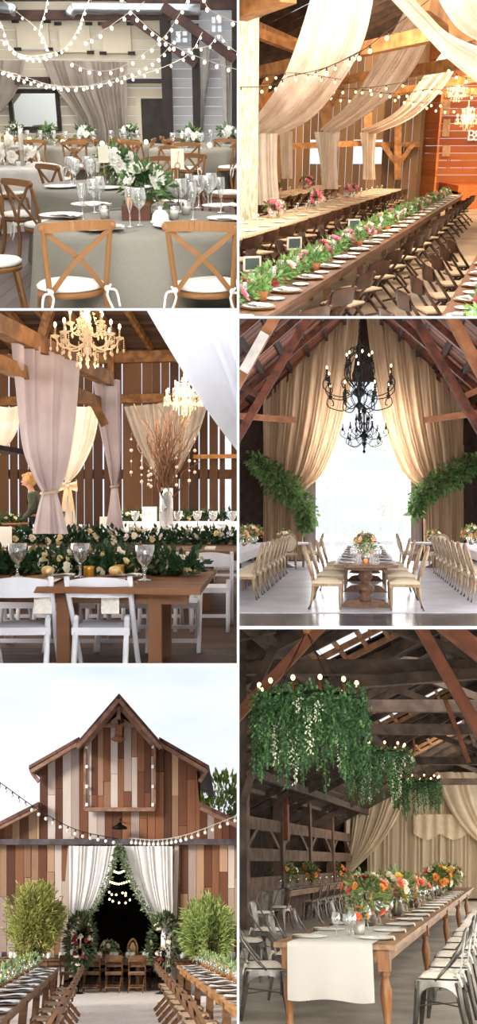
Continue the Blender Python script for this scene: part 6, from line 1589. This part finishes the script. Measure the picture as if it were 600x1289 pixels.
    # chairs
    for i, px in enumerate((-20, 8, 33, 57, 109, 135, 160, 186, 252, 275)):
        q = R.z(px, 1240 if 100 < px < 200 else 1236); bchair(R, V((q.x, pB.y - .32 if 100 < px < 200 else pB.y + 1.25, 0)), 0 if 100 < px < 200 else PI, 'brown wooden folding chair at the back table, %s along it' % nth(i), 'chairs at the back table')
    for i in range(4):
        q = R.z((109, 135, 160, 186)[i], 1240); bchair(R, V((q.x, pB.y + 1.3, 0)), PI, 'brown folding chair on the barn side of the back table, %s of the middle ones' % nth(i), 'chairs at the back table')
    for i in range(9):
        v = 1.35 + i * (LL - .6) / 9
        bchair(R, oL(.72, v, 0), rzL + PI / 2, 'brown folding chair on the aisle side of the dark plank table, %s from near' % nth(i), 'chairs along the plank tables')
    for i in range(10):
        v = .2 + i * (LR) / 10
        bchair(R, oR(-.72, v, 0), rzR - PI / 2, 'brown folding chair on the aisle side of the pale oak table, %s from near' % nth(i), 'chairs along the plank tables')
    return R
# ================================================================== room 6: dark barn, metal chairs, hanging greenery hoops
def metal_chair(R, label, group):
    st = mat('brushed_steel', '55524e', '7c7872', rough=.3, metal=.85, scale=8); cu = mat('cream_cushion', 'cfc6b8', 'ddd4c6', rough=.9, scale=20)
    t = thing(R, 'metal_chair', label, 'chair', group=group)
    part(t, 'seat', MB().grid(lambda u, v: V(((u - .5) * .38, (v - .5) * .38, .455 - .02 * ((2 * u - 1) ** 6 + (2 * v - 1) ** 6))), 8, 8).box((0, 0, .435), (.385, .385, .025), top=.97), st)
    ap = MB()
    for a in range(4):
        m = Matrix.Rotation(a * PI / 2, 3, 'Z')
        ap.grid(lambda u, v: m @ V(((u - .5) * .39, .192 + .012 * v, .44 - v * (.045 + .12 * abs(2 * u - 1) ** 3))), 12, 2)
    part(t, 'seat_apron', ap, st)
    for sx in (-1, 1):
        for sy in (-1, 1):
            a, b = V((sx * .17, sy * .17, .43)), V((sx * .225, sy * .235, 0))
            mb = MB(); mb.bar(a, b, .055, .05, w2=.026)
            part(t, 'leg', mb, st)
    part(t, 'cross_brace', MB().bar((-.19, -.19, .24), (.19, .19, .24), .012, .01).bar((.19, -.19, .235), (-.19, .19, .235), .012, .01), st)
    part(t, 'back_hoop', MB().tube([V(p) for p in ((-.185, .02, .44), (-.18, -.12, .58), (-.17, -.24, .74), (-.12, -.275, .84), (0, -.29, .87), (.12, -.275, .84), (.17, -.24, .74), (.18, -.12, .58), (.185, .02, .44))], .0135, 8, n=30), st)
    part(t, 'back_splat', MB().grid(lambda u, v: V(((u - .5) * (.13 + .03 * v), -.19 - .095 * v + .01 * abs(2 * u - 1), .45 + .41 * v)), 6, 8), st)
    c = part(t, 'cushion', MB().grid(lambda u, v: V(((u - .5) * .35, (v - .5) * .35, .46 + .045 * (1 - (2 * u - 1) ** 6) * (1 - (2 * v - 1) ** 6))), 10, 10), cu)
    for s in (-1, 1):
        part(c, 'tie', MB().tube([(s * .16, -.15, .48), (s * .19, -.2, .47), (s * .2, -.22, .4)], .01, 5, n=5).ball((s * .185, -.19, .485), .022, 6, 4), cu)
    return t
mchair = Proto(metal_chair)
def greenery_hoop(R, loc, r, drop, label, seed, ropetop, n=5200, nb=12, asp=1.0):
    """hoop lamp with hanging vines; loc = hoop centre"""
    rnd = random.Random(seed); rope = mat('hemp_rope', '8a5a30', 'b07c48', rough=.8, scale=40); ir = mat('black_iron', '0c0a0a')
    lf = mat('vine_leaf', '284a2a', '6a9058', rough=.6, vary='island', trans=.2, c3='3a6238'); wf = mat('wisteria_white', 'b8c4a0', 'e0e6cc', rough=.7, vary='island')
    t = thing(R, 'hoop_chandelier', label, 'chandelier', loc, 0, 'hanging greenery hoops')
    part(t, 'hoop', MB().tube([(r * math.cos(a), r * math.sin(a), 0) for a in [2 * PI * i / 28 for i in range(29)]], .02, 6, cap=False), ir)
    top = V((0, 0, ropetop)); hk = V((0, 0, r * .95))
    rp_ = MB()
    for k in (-1, 1): rp_.tube([V((k * .02 * math.cos(z * 9), .02 * math.sin(z * 9), hk.z + .25 + (ropetop - hk.z - .25) * i / 20)) for i, z in enumerate([j / 3 for j in range(21)])], .022, 5)
    rp_.ball(hk + V((0, 0, .3)), .05, 7, 5, wob=.1).ball(hk + V((0, 0, .78)), .08, 7, 5, (1, 1, 1.1), wob=.15).ball(hk + V((0, 0, .9)), .06, 7, 5, wob=.15)
    part(t, 'rope', rp_, rope)
    for i in range(4):
        a = PI / 4 + i * PI / 2; part(t, 'wire', MB().tube([hk + V((0, 0, .28)), (r * math.cos(a), r * math.sin(a), 0)], .006, 4), ir)
    for i in range(nb):
        a = 2 * PI * (i + .3) / nb
        b = part(t, 'bulb', MB().ball((r * math.cos(a), r * math.sin(a), .17), .026, 8, 6, (1, 1, 1.3)), glow('amber_bulb', 'ffce90', 5))
        part(b, 'socket', MB().tube([(r * math.cos(a), r * math.sin(a), .02), (r * math.cos(a), r * math.sin(a), .12)], .024, 7), mat('copper_socket', '6a3c20', rough=.4, metal=.6))
    mb = MB(); mw = MB(); vst = MB()
    st = random.getstate(); random.seed(seed)
    strands = int(n / 62)
    for i in range(strands):
        a = rnd.uniform(0, 2 * PI); rr = r * rnd.uniform(.45, 1.12); L = drop * rnd.uniform(.25, .8) if rnd.random() < .7 else drop * rnd.uniform(.7, 1.0)
        L *= 1.22 - .42 * (rr / r)
        c = V((math.cos(a) * rr, math.sin(a) * rr, .1 * (1 - rr / r)))
        out = V((math.cos(a), math.sin(a), 0)) * rnd.uniform(0, .16) * r
        wh = rnd.random() < .16; k = int(30 + L * 58)
        for j in range(k):
            q = j / k; p = c + out * math.sin(min(q * 3, PI / 2)) + V((0, 0, .06 - L * q)) + V((rnd.gauss(0, .035), rnd.gauss(0, .035), 0)) * (1.2 - .7 * q)
            d = V((rnd.uniform(-1, 1), rnd.uniform(-1, 1), -.9))
            if wh and q > .4: mw.leaf(p, d, .035, .025)
            else: mb.leaf(p, d, rnd.uniform(.035, .06), rnd.uniform(.026, .042))
        vst.tube([c + V((0, 0, .05)), c + out + V((0, 0, -L * .5)), c + out + V((0, 0, -L))], .005, 3)
    for i in range(int(n * .16)):
        a = rnd.uniform(0, 2 * PI); rr = r * rnd.uniform(.5, 1.15); mb.leaf(V((math.cos(a) * rr, math.sin(a) * rr, rnd.uniform(-.14, .1))), rdir(rnd, .1), .06, .04)
    random.setstate(st)
    part(t, 'vines', mb, lf); part(t, 'white_racemes', mw, wf); part(t, 'vine_stem', vst, lf)
    return t
def room6():
    R = Room(1085, 1.45, (301, 792, 600 + MG, 1289 + MG))
    tn = math.tan(math.atan(315 / 1100)); yaw = -math.atan(315 / 1100)
    P = lambda L, Z, z=0.0: V((L + Z * tn, Z, z))
    YB = 38.0
    conc = mat('dusty_concrete', '8c8378', 'aaa196', rough=.75, scale=1.6, bump=.1, detail=8)
    dk = mat('barn_dark6', '2c211b', '4c3c30', rough=.8, scale=4, bump=.3); deck = mat('dark_deck6', '251d19', '44382f', rough=.8, vary='island', scale=5)
    rb = mat('orange_post', '5a3220', '7c4830', rough=.7, scale=4)
    struct(R, 'floor', MB().box((6, 21, -.1), (30, 40, .2)), conc)
    # roof slope with three roof lights
    rz_ = lambda L: 3.2 + .5 * (L + 5.96)
    sky = [(14.4, 16.1), (22.3, 24.0), (28.6, 30.6)]; La, Lb = -3.0, -1.0
    m = MB(); Z = 6.0
    def bd(l0, l1, z0, z1, off=.1, th=.04): m.slab([P(l0, z0, rz_(l0) + off), P(l1, z0, rz_(l1) + off), P(l1, z1, rz_(l1) + off), P(l0, z1, rz_(l0) + off)], (0, 0, th))
    Ls = [-10.5 + .3 * i for i in range(36)]
    edges = sorted([6.0, YB + 6] + [q for s in sky for q in s])
    for a in range(len(Ls)):
        l0, l1 = Ls[a], Ls[a] + .27
        for e0, e1 in zip(edges[:-1], edges[1:]):
            if (e0, e1) in sky and l1 > La and l0 < Lb: continue
            z = e0
            while z < e1 - .01: z2 = min(z + 3, e1); bd(l0, l1 + .02 * (a % 2), z, z2, .1 + .02 * (a % 2)); z = z2
    struct(R, 'ceiling', m, deck)
    m = MB()                                             # battens over the boards show as a second layer above
    for e0, e1 in zip(edges[:-1], edges[1:]):
        if (e0, e1) in sky: bd(-10.5, La, e0, e1, .2, .03); bd(Lb, 1, e0, e1, .2, .03)
        else: bd(-10.5, 1, e0, e1, .2, .03)
    struct(R, 'ceiling', m, dk)
    fr = mat('rooflight_frame', '6b4a30', '8a6442', rough=.7)
    for i, (a, b) in enumerate(sky):
        m = MB()
        for j in range(6):
            l = La + (Lb - La) * j / 5; m.bar(P(l, a, rz_(l) + .08), P(l, b, rz_(l) + .08), .06, .08)
        for z in (a, (a + b) / 2, b): m.bar(P(La, z, rz_(La) + .06), P(Lb, z, rz_(Lb) + .06), .09, .1)
        struct(R, 'window_%d' % (i + 1), m, fr)
    m = MB()
    for Z in [8 + 1.25 * i for i in range(28)]:
        if not any(a - .1 < Z < b + .1 for a, b in sky): m.bar(P(-8, Z, rz_(-8)), P(.3, Z, rz_(.3)), .1, .16)
    for l in (-5.5, -3.2, -.8): m.bar(P(l, 7, rz_(l) - .12), P(l, YB + 4, rz_(l) - .12), .14, .2)
    struct(R, 'trim_1', m, dk)
    # other slope
    m = MB(); rz2 = lambda L: rz_(0) - .5 * L
    for a in range(26): m.slab([P(.1 + .35 * a, 6, rz2(.1 + .35 * a) + .1), P(.4 + .35 * a, 6, rz2(.4 + .35 * a) + .1), P(.4 + .35 * a, 43, rz2(.4 + .35 * a) + .1), P(.1 + .35 * a, 43, rz2(.1 + .35 * a) + .1)], (0, 0, .05))
    m.slab([P(0, 6, rz2(0) + .2), P(9, 6, rz2(9) + .2), P(9, 43, rz2(9) + .2), P(0, 43, rz2(0) + .2)], (0, 0, .05))
    struct(R, 'ceiling', m, deck)
    # trusses
    k = 2
    for Z in (13, 16.5, 19.6, 26, 33):
        zt = 4.15; m = MB()
        m.bar(P(-8, Z, zt), P(8, Z, zt), .16, .22); m.bar(P(-8, Z, rz_(-8) - .1), P(0, Z, rz_(0) - .1), .16, .2); m.bar(P(0, Z, rz_(0) - .1), P(8, Z, rz2(8) - .1), .16, .2)
        m.bar(P(0, Z, zt), P(0, Z, rz_(0)), .14, .14); m.bar(P(-.1, Z, zt + .1), P(-2.2, Z, rz_(-2.2)), .12, .14); m.bar(P(.1, Z, zt + .1), P(2.2, Z, rz2(2.2)), .12, .14); m.bar(P(-3.9, Z, rz_(-3.9)), P(-6.0, Z, 3.0), .12, .14)
        struct(R, 'trim_%d' % k, m, dk); k += 1
    g = lambda px, py, Y: R.y(px, py, Y)
    for a, b, Y, w_, m_ in (((285, 916), (412, 780), 11.8, .14, rb), ((526, 785), (620, 950), 11, .13, rb), ((555, 783), (640, 850), 9.5, .17, rb), ((300, 800), (345, 790), 12, .15, dk), ((304, 780), (304, 1170), 12.3, .13, dk), ((318, 870), (345, 815), 12.2, .12, dk), ((305, 1010), (322, 960), 12.2, .1, dk), ((397, 863), (600, 848), 12.9, .16, dk), ((560, 880), (590, 960), 14, .06, rb)):
        struct(R, 'trim_%d' % k, MB().bar(g(*a, Y), g(*b, Y), w_, w_, V((0, 1, 0))), m_); k += 1
    # left arcade wall
    LW = -6.3; m = MB()
    Zx = lambda px, L=LW: -L / (615 - px) * 1100
    for px in (305, 348, 381, 408, 431): m.box(P(LW, Zx(px), 1.9), (.28, .28, 3.8), yaw)
    m.bar(P(LW, 18, 2.35), P(LW, 43, 2.35), .15, .3); m.bar(P(LW, 18, 1.62), P(LW, 43, 1.62), .12, .3); m.bar(P(LW, 18, 3.2), P(LW, 43, 3.2), .15, .25)
    m.bar(P(LW + .05, 18, .5), P(LW + .05, 43, .5), .08, 1.2)
    for a, b in ((305, 348), (348, 381), (381, 408), (408, 431)):
        q = Zx(b); m.bar(P(LW, q, 1.7), P(LW, q - 1.3, 2.3), .12, .12); q = Zx(a); m.bar(P(LW, q, 1.7), P(LW, q + 1.3, 2.3), .12, .12)
    struct(R, 'wall_left', m, mat('arcade_wood', '46362c', '6a5446', rough=.8, scale=3, bump=.3))
    struct(R, 'trim_%d' % k, MB().box(P(LW + .16, Zx(348), 3.1), (.22, .22, 2.2), yaw), rb); k += 1
    m = MB(); LO = -7.6
    for Z0 in [20 + .62 * i for i in range(38)]:
        wz = (27.8 < Z0 < 29) or (35 < Z0 < 36)
        m.slab([P(LO, Z0, 0), P(LO, Z0 + .6, 0), P(LO, Z0 + .6, 2.55), P(LO, Z0, 2.55)], (-.05, 0, 0))
        if not wz: m.slab([P(LO, Z0, 2.5), P(LO, Z0 + .6, 2.5), P(LO, Z0 + .6, 3.3), P(LO, Z0, 3.3)], (-.05, 0, 0))
        if int(Z0 * 10) % 2: m.slab([P(LO, Z0, 3.3), P(LO, Z0 + .3, 3.3), P(LO, Z0 + .3, 3.45), P(LO, Z0, 3.45)], (-.05, 0, 0))
    struct(R, 'wall_left', m, dk)
    # end wall and cloth
    struct(R, 'wall_back', MB().box((9, YB + 1.5, 3), (26, .1, 8)), dk)
    sh = mat('sheer_cream', 'd0bea2', 'e0d0b6', rough=.9, trans=.5, scale=2, stretch=(3, 3, .2)); s2 = mat('warm_cream', 'd2c2a8', 'e2d4bc', rough=.9, trans=.45, scale=2)
    for i, (a, b) in enumerate(((462, 553), (553, 640))):
        mb = MB().drape([g(a, 985, YB), g(a, 1131, YB)], [g(b, 985, YB), g(b, 1131, YB)], 12, .08, nv=10, seed=60 + i)
        solo(R, 'sheer_curtain', mb, sh, ('sheer cream curtain panel behind the swept drape', 'sheer cream curtain panel beyond the dark slit')[i], 'curtain', group='cream cloth on the end wall')
    for i, Q in enumerate((([(433, 975), (433, 1020), (433, 1060), (436, 1094)], [(521, 972), (503, 1022), (478, 1062), (441, 1098)], 'cream drape swept to the arcade post beside the dark wall'), ([(547, 972), (562, 1010), (585, 1045), (625, 1080)], [(670, 972), (670, 1020), (670, 1050), (668, 1085)], 'golden cream drape hanging above the far end of the tables'))):
        o = g(Q[0][0][0], 1131, YB - .5)
        t = thing(R, 'tied_curtain', Q[2], 'curtain', o, 0, 'cream cloth on the end wall')
        part(t, 'swept_cloth', shift(MB().drape([g(a, b, YB - .5) for a, b in Q[0]], [g(a, b, YB - .7) for a, b in Q[1]], 11, .1, nv=24, seed=70 + i, fall=lambda v: 1 - .5 * v), o), s2)
        if i == 0: part(t, 'hanging_cloth', shift(MB().drape([g(436, 1094, YB - .5), g(435, 1131, YB - .5)], [g(441, 1096, YB - .5), g(446, 1131, YB - .5)], 3, .05, nv=6), o), s2)
    sc_ = mat('scallop_tulle', 'd8c6a8', 'e6d6bc', rough=.9, trans=.5)
    mb = MB().grid(lambda u, v: g(520 + 130 * u, 1025 + 24 * v + 8 * abs(math.sin(u * 12)) * v, YB - .25 - .05 * math.sin(u * 60)), 60, 5)
    solo(R, 'valance', mb, sc_, 'pale scalloped tulle valance across the sheer curtains', 'valance')
    # hoops
    def hoop(px, py, Z, r, drop, lab, seed, rt, n): greenery_hoop(R, R.y(px, py, Z), r, drop, lab, seed, rt, n)
    hoop(388, 882, 10.6, .60, 1.15, 'largest greenery hoop with amber bulbs, hung from a knotted rope', 1, 2.1, 9000)
    hoop(473, 949, 19.7, .64, 1.25, 'middle greenery hoop with amber bulbs, hung before the swept drape', 2, 3.6, 6500)
    hoop(524, 986, 26.5, .66, 1.1, 'smallest looking greenery hoop, farthest along the line', 3, 5, 5200)
    # tables
    wd = mat('farm_table', '6e5038', '967454', rough=.55, scale=5, stretch=(3, .3, 3)); wl = mat('turned_leg_wood', '74492a', '96683e', rough=.45, scale=6, stretch=(3, 3, .4))
    plm = mat('white_china', 'e6e4e0', rough=.25); nap = mat('oat_napkin', 'c4b5a2', 'd8ccbc', rough=.9, scale=30); run = mat('grey_runner', 'b4b0aa', 'bcb8b2', rough=.95, scale=200, bump=.1)
    pm = plate_mb(.15).mesh('plate', plm); wm = wineglass_mb(.21, .04).mesh('wine_glass', GLASS); tm = wineglass_mb(.12, .035, 'tumbler').mesh('water_glass', GLASS); fm = fork_mb().mesh('fork', mat('silver', 'c0bdb8', rough=.25, metal=.9))
    nm_ = MB().grid(lambda u, v: (V(((u - .5) * .1 * (1 + .3 * v), -.02 + .3 * v, .03)) if v < .62 else V(((u - .5) * .1 * (1 + .3 * v), .17 + .03 * (v - .62), .03 - .3 * (v - .62)))) + V((0, 0, .006 * math.sin(u * 12))), 6, 14).mesh('napkin', nap)
    lf2 = mat('bouquet_leaf', '3f5a2c', '8a9a5a', rough=.6, vary='island')
    B = lambda n, a, b: mat(n, a, b, rough=.7, vary='island', trans=.2)
    cor = B('coral_petal', 'd8604a', 'f08a6a'); oran = B('orange_petal', 'd8822c', 'f0a850'); bur = B('burgundy_petal', '6a1c24', '9a3038'); cream = B('cream_petal', 'efe0c4', 'fbf2e0'); yel = B('yellow_petal', 'e0b840', 'f0d070'); pk = B('pink_petal', 'e0a0a0', 'f0c0b8')
    def farm(cr, W, Ln, label, which):
        """cr = near right corner of the top on the floor plan"""
        t = thing(R, 'farm_table', label, 'table', cr, yaw, 'long farm tables')
        n = 5; mb = MB()
        for i in range(n): mb.box((-W * (i + .5) / n, Ln / 2, .74), (W / n - .006, Ln, .04))
        part(t, 'tabletop', mb, wd)
        part(t, 'apron', MB().box((-W / 2, .1, .66), (W - .2, .03, .1)).box((-W + .1, Ln / 2, .66), (.03, Ln - .2, .1)).box((-.1, Ln / 2, .66), (.03, Ln - .2, .1)), wd)
        lm = turned_leg(.72, .052, .11).mesh('leg', wl)
        for j in range(int(Ln // 4.2) + 1):
            for u in (-.12, -W + .12):
                o = part(t, 'leg', lm); o.matrix_basis = Matrix.Translation((u, .12 + j * 4.2, 0))
        return lambda u, v, z=.762: cr + Matrix.Rotation(yaw, 3, 'Z') @ V((-u, v, z))
    c1 = R.z(497, 1190, .76); c1.z = 0; W1 = 1.12
    o1 = farm(c1, W1, 20, 'nearest long farm table with turned legs and a grey runner end', 'nearest')
    c2 = R.z(366, 1121, .76); c2.z = 0
    o2 = farm(c2, 1.1, 13.5, 'second farm table, beside the dark arcade wall', 'second')
    def cloth(o, u0, u1, L, dropd, label):
        mb = MB()
        def fn(u, v):
            a = u0 + (u1 - u0) * u
            if v < .4: return o(a, (.4 - v) / .4 * L - .01, .768)
            q = (v - .4) / .6; return o(a, -.02 - .012 * math.sin(u * 14 + 1) * q - .02 * q, .768 - dropd * q - .012 * math.sin(u * 9) * q)
        mb.grid(fn, 24, 20); solo(R, 'table_runner', mb, run, label, 'table runner', group='grey linen runners')
    cloth(o1, .2, .98, 2.4, .46, 'grey linen runner hanging off the end of the nearest farm table')
    cloth(o2, .15, .85, 2.0, .48, 'grey linen runner hanging off the end of the second farm table')
    for i in range(15):
        for sd in (0, 1):
            v = .55 + i * 1.02; u = .24 if sd == 0 else W1 - .24; s = ('right', 'left')[sd]
            if i > 10 and sd: continue
            solo(R, 'plate', pm, None, 'white plate, %s from near on the %s side of the nearest farm table' % (nth(i), s), 'plate', o1(u, v), yaw, 'plates on the nearest farm table', s=1.12)
            solo(R, 'napkin', nm_, None, 'oat napkin over the %s plate from near, %s side, nearest farm table' % (nth(i), s), 'napkin', o1(u, v), yaw + (-PI / 2 if sd == 0 else PI / 2), 'napkins on the nearest farm table')
            for j in range(2):
                solo(R, 'wine_glass', wm, None, '%s wine glass by the %s plate from near, %s side, nearest farm table' % (('tall', 'inner')[j], nth(i), s), 'glass', o1(u + (.24 + .07 * j) * (1 if sd == 0 else -1), v + .1 + .2 * j), 0, 'wine glasses on the nearest farm table', s=1.1 - .12 * j)
            if i < 5: solo(R, 'fork', fm, None, 'silver fork by the %s plate from near, %s side, nearest farm table' % (nth(i), s), 'fork', o1(u, v - .26), yaw + PI / 2, 'forks on the nearest farm table')
    for i in range(10):
        for sd in (0, 1):
            v = .6 + i * 1.1; u = .24 if sd == 0 else .86; s = ('right', 'left')[sd]
            solo(R, 'plate', pm, None, 'white plate, %s from near on the %s side of the second farm table' % (nth(i), s), 'plate', o2(u, v), 0, 'plates on the second farm table', s=1.1)
            for j in range(2): solo(R, 'wine_glass', wm, None, '%s wine glass by the %s plate from near, %s side, second farm table' % (('tall', 'inner')[j], nth(i), s), 'glass', o2(u + (.2 + .1 * j) * (1 if sd == 0 else -1), v + .2 * j), 0, 'wine glasses on the second farm table', s=1.3)
    tin = (MB().lathe([(.05, 0), (.055, .02), (.065, .13), (.06, .13), (.05, .1)], k=14), mat('tin_cup', '9a958c', 'b8b2a8', rough=.4, metal=.6, scale=30))
    gv = (MB().lathe([(.05, 0), (.08, .04), (.09, .12), (.06, .18)], k=12), mat('smoke_vase', '5a5048', rough=.3))
    fl_ = ((cor, 7, .055), (oran, 4, .045), (bur, 5, .04), (cream, 8, .045), (pk, 6, .04), (yel, 3, .04))
    bouquet(R, o1(.48, 1.05), 'flower_bowl', 'little posy with orange bloom in a tin cup near the runner', 'flowers', .09, .18, lf2, ((cor, 2, .045), (oran, 2, .04)), tin, 3, nl=70)
    bouquet(R, o1(.56, 2.3), 'flower_arrangement', 'big coral and burgundy flower arrangement nearest on the farm table', 'flowers', .3, .34, lf2, fl_, gv, 5, nl=340, leafL=.08)
    bouquet(R, o1(.5, 4.6), 'flower_arrangement', 'yellow and coral flower arrangement behind the biggest one', 'flowers', .33, .34, lf2, ((yel, 6, .06), (cor, 6, .06), (cream, 10, .05), (bur, 3, .05)), gv, 6, nl=320, leafL=.09)
    bouquet(R, o1(.5, 7.0), 'flower_arrangement', 'low cream and red flower arrangement midway along the nearest farm table', 'flowers', .3, .26, lf2, ((cream, 8, .06), (cor, 5, .06)), gv, 7, nl=220, leafL=.09)
    bouquet(R, o1(.5, 12.6), 'flower_arrangement', 'orange and peach flower arrangement toward the far end of the nearest farm table', 'flowers', .36, .34, lf2, ((oran, 10, .08), (cream, 8, .08), (yel, 6, .08), (cor, 4, .07)), gv, 8, nl=300, leafL=.12)
    bouquet(R, o1(.5, 16.8), 'flower_arrangement', 'rusty orange flower arrangement farthest on the nearest farm table', 'flowers', .36, .34, lf2, ((oran, 12, .09), (bur, 6, .08), (cream, 5, .07)), gv, 9, nl=300, leafL=.12)
    for i, (v, r_, q) in enumerate(((1.4, .42, ((cream, 10, .075), (yel, 5, .07), (cor, 4, .07))), (4.6, .36, ((oran, 12, .08), (bur, 3, .08))), (9.5, .4, ((cor, 7, .08), (bur, 6, .08), (oran, 6, .08))))):
        bouquet(R, o2(.5, v), 'flower_arrangement', ('cream and yellow flower arrangement', 'orange flower arrangement', 'red and orange flower arrangement')[i] + ' on the second farm table', 'flowers', r_, .36, lf2, q, gv, 12 + i, nl=260, leafL=.12)
    # chairs
    for i in range(13):
        q = c1 + Matrix.Rotation(yaw, 3, 'Z') @ V((.32 + .02 * (i % 2), .62 + i * 1.02, 0))
        mchair(R, q, yaw + PI / 2 + (.06 if i % 3 else -.05), 'steel chair, %s from near on the right side of the nearest farm table' % nth(i), 'steel chairs at the farm tables')
    for i in range(7):
        q = c1 + Matrix.Rotation(yaw, 3, 'Z') @ V((-W1 - .34, 1.0 + i * 1.35, 0))
        mchair(R, q, yaw - PI / 2 + (.25, -.1, .1)[i % 3], 'steel chair, %s from near on the left side of the nearest farm table' % nth(i), 'steel chairs at the farm tables')
    for i in range(9):
        q = c2 + Matrix.Rotation(yaw, 3, 'Z') @ V((.34, 1.0 + i * 1.1, 0))
        mchair(R, q, yaw + PI / 2, 'steel chair, %s from near on the right side of the second farm table' % nth(i), 'steel chairs at the farm tables')
    for i, (px, py, r_) in enumerate(((312, 1186, yaw - PI / 2), (337, 1172, yaw - PI / 2 - .3), (330, 1150, yaw + PI), (352, 1143, yaw + PI - .2))):
        q = R.z(px, py, .45); q.z = 0
        mchair(R, q, r_, 'loose steel chair between the two farm tables, %s by the frame side' % nth(i), 'steel chairs at the farm tables')
    area(R, V((.7, 3.4, 2.0)), V((1.0, 9.5, .3)), .9, 125, (1, .97, .92), .5)
    panel('right', 640, 960, 1280, (4, 6, 9, 13, 19, 27, 35), 8, (1, .95, .88))
    area(R, P(-1.5, 17, 5.0), P(-2.5, 19, .5), 2.4, 160, (1, .96, .9), 4)
    area(R, P(1.5, 28, 4.8), P(-1, 38, 1.5), 4, 900, (1, .87, .7), 3)
    return R
ROOMS = [('1', 'room1'), ('2', 'room2'), ('3', 'room3'), ('4', 'room4'), ('5', 'room5'), ('6', 'room6')]
partitions()
for k_, fn_ in ROOMS:
    if fn_ in globals() and (ONLY is None or k_ in ONLY):
        random.seed(int(k_))
        clip_room(globals()[fn_]())
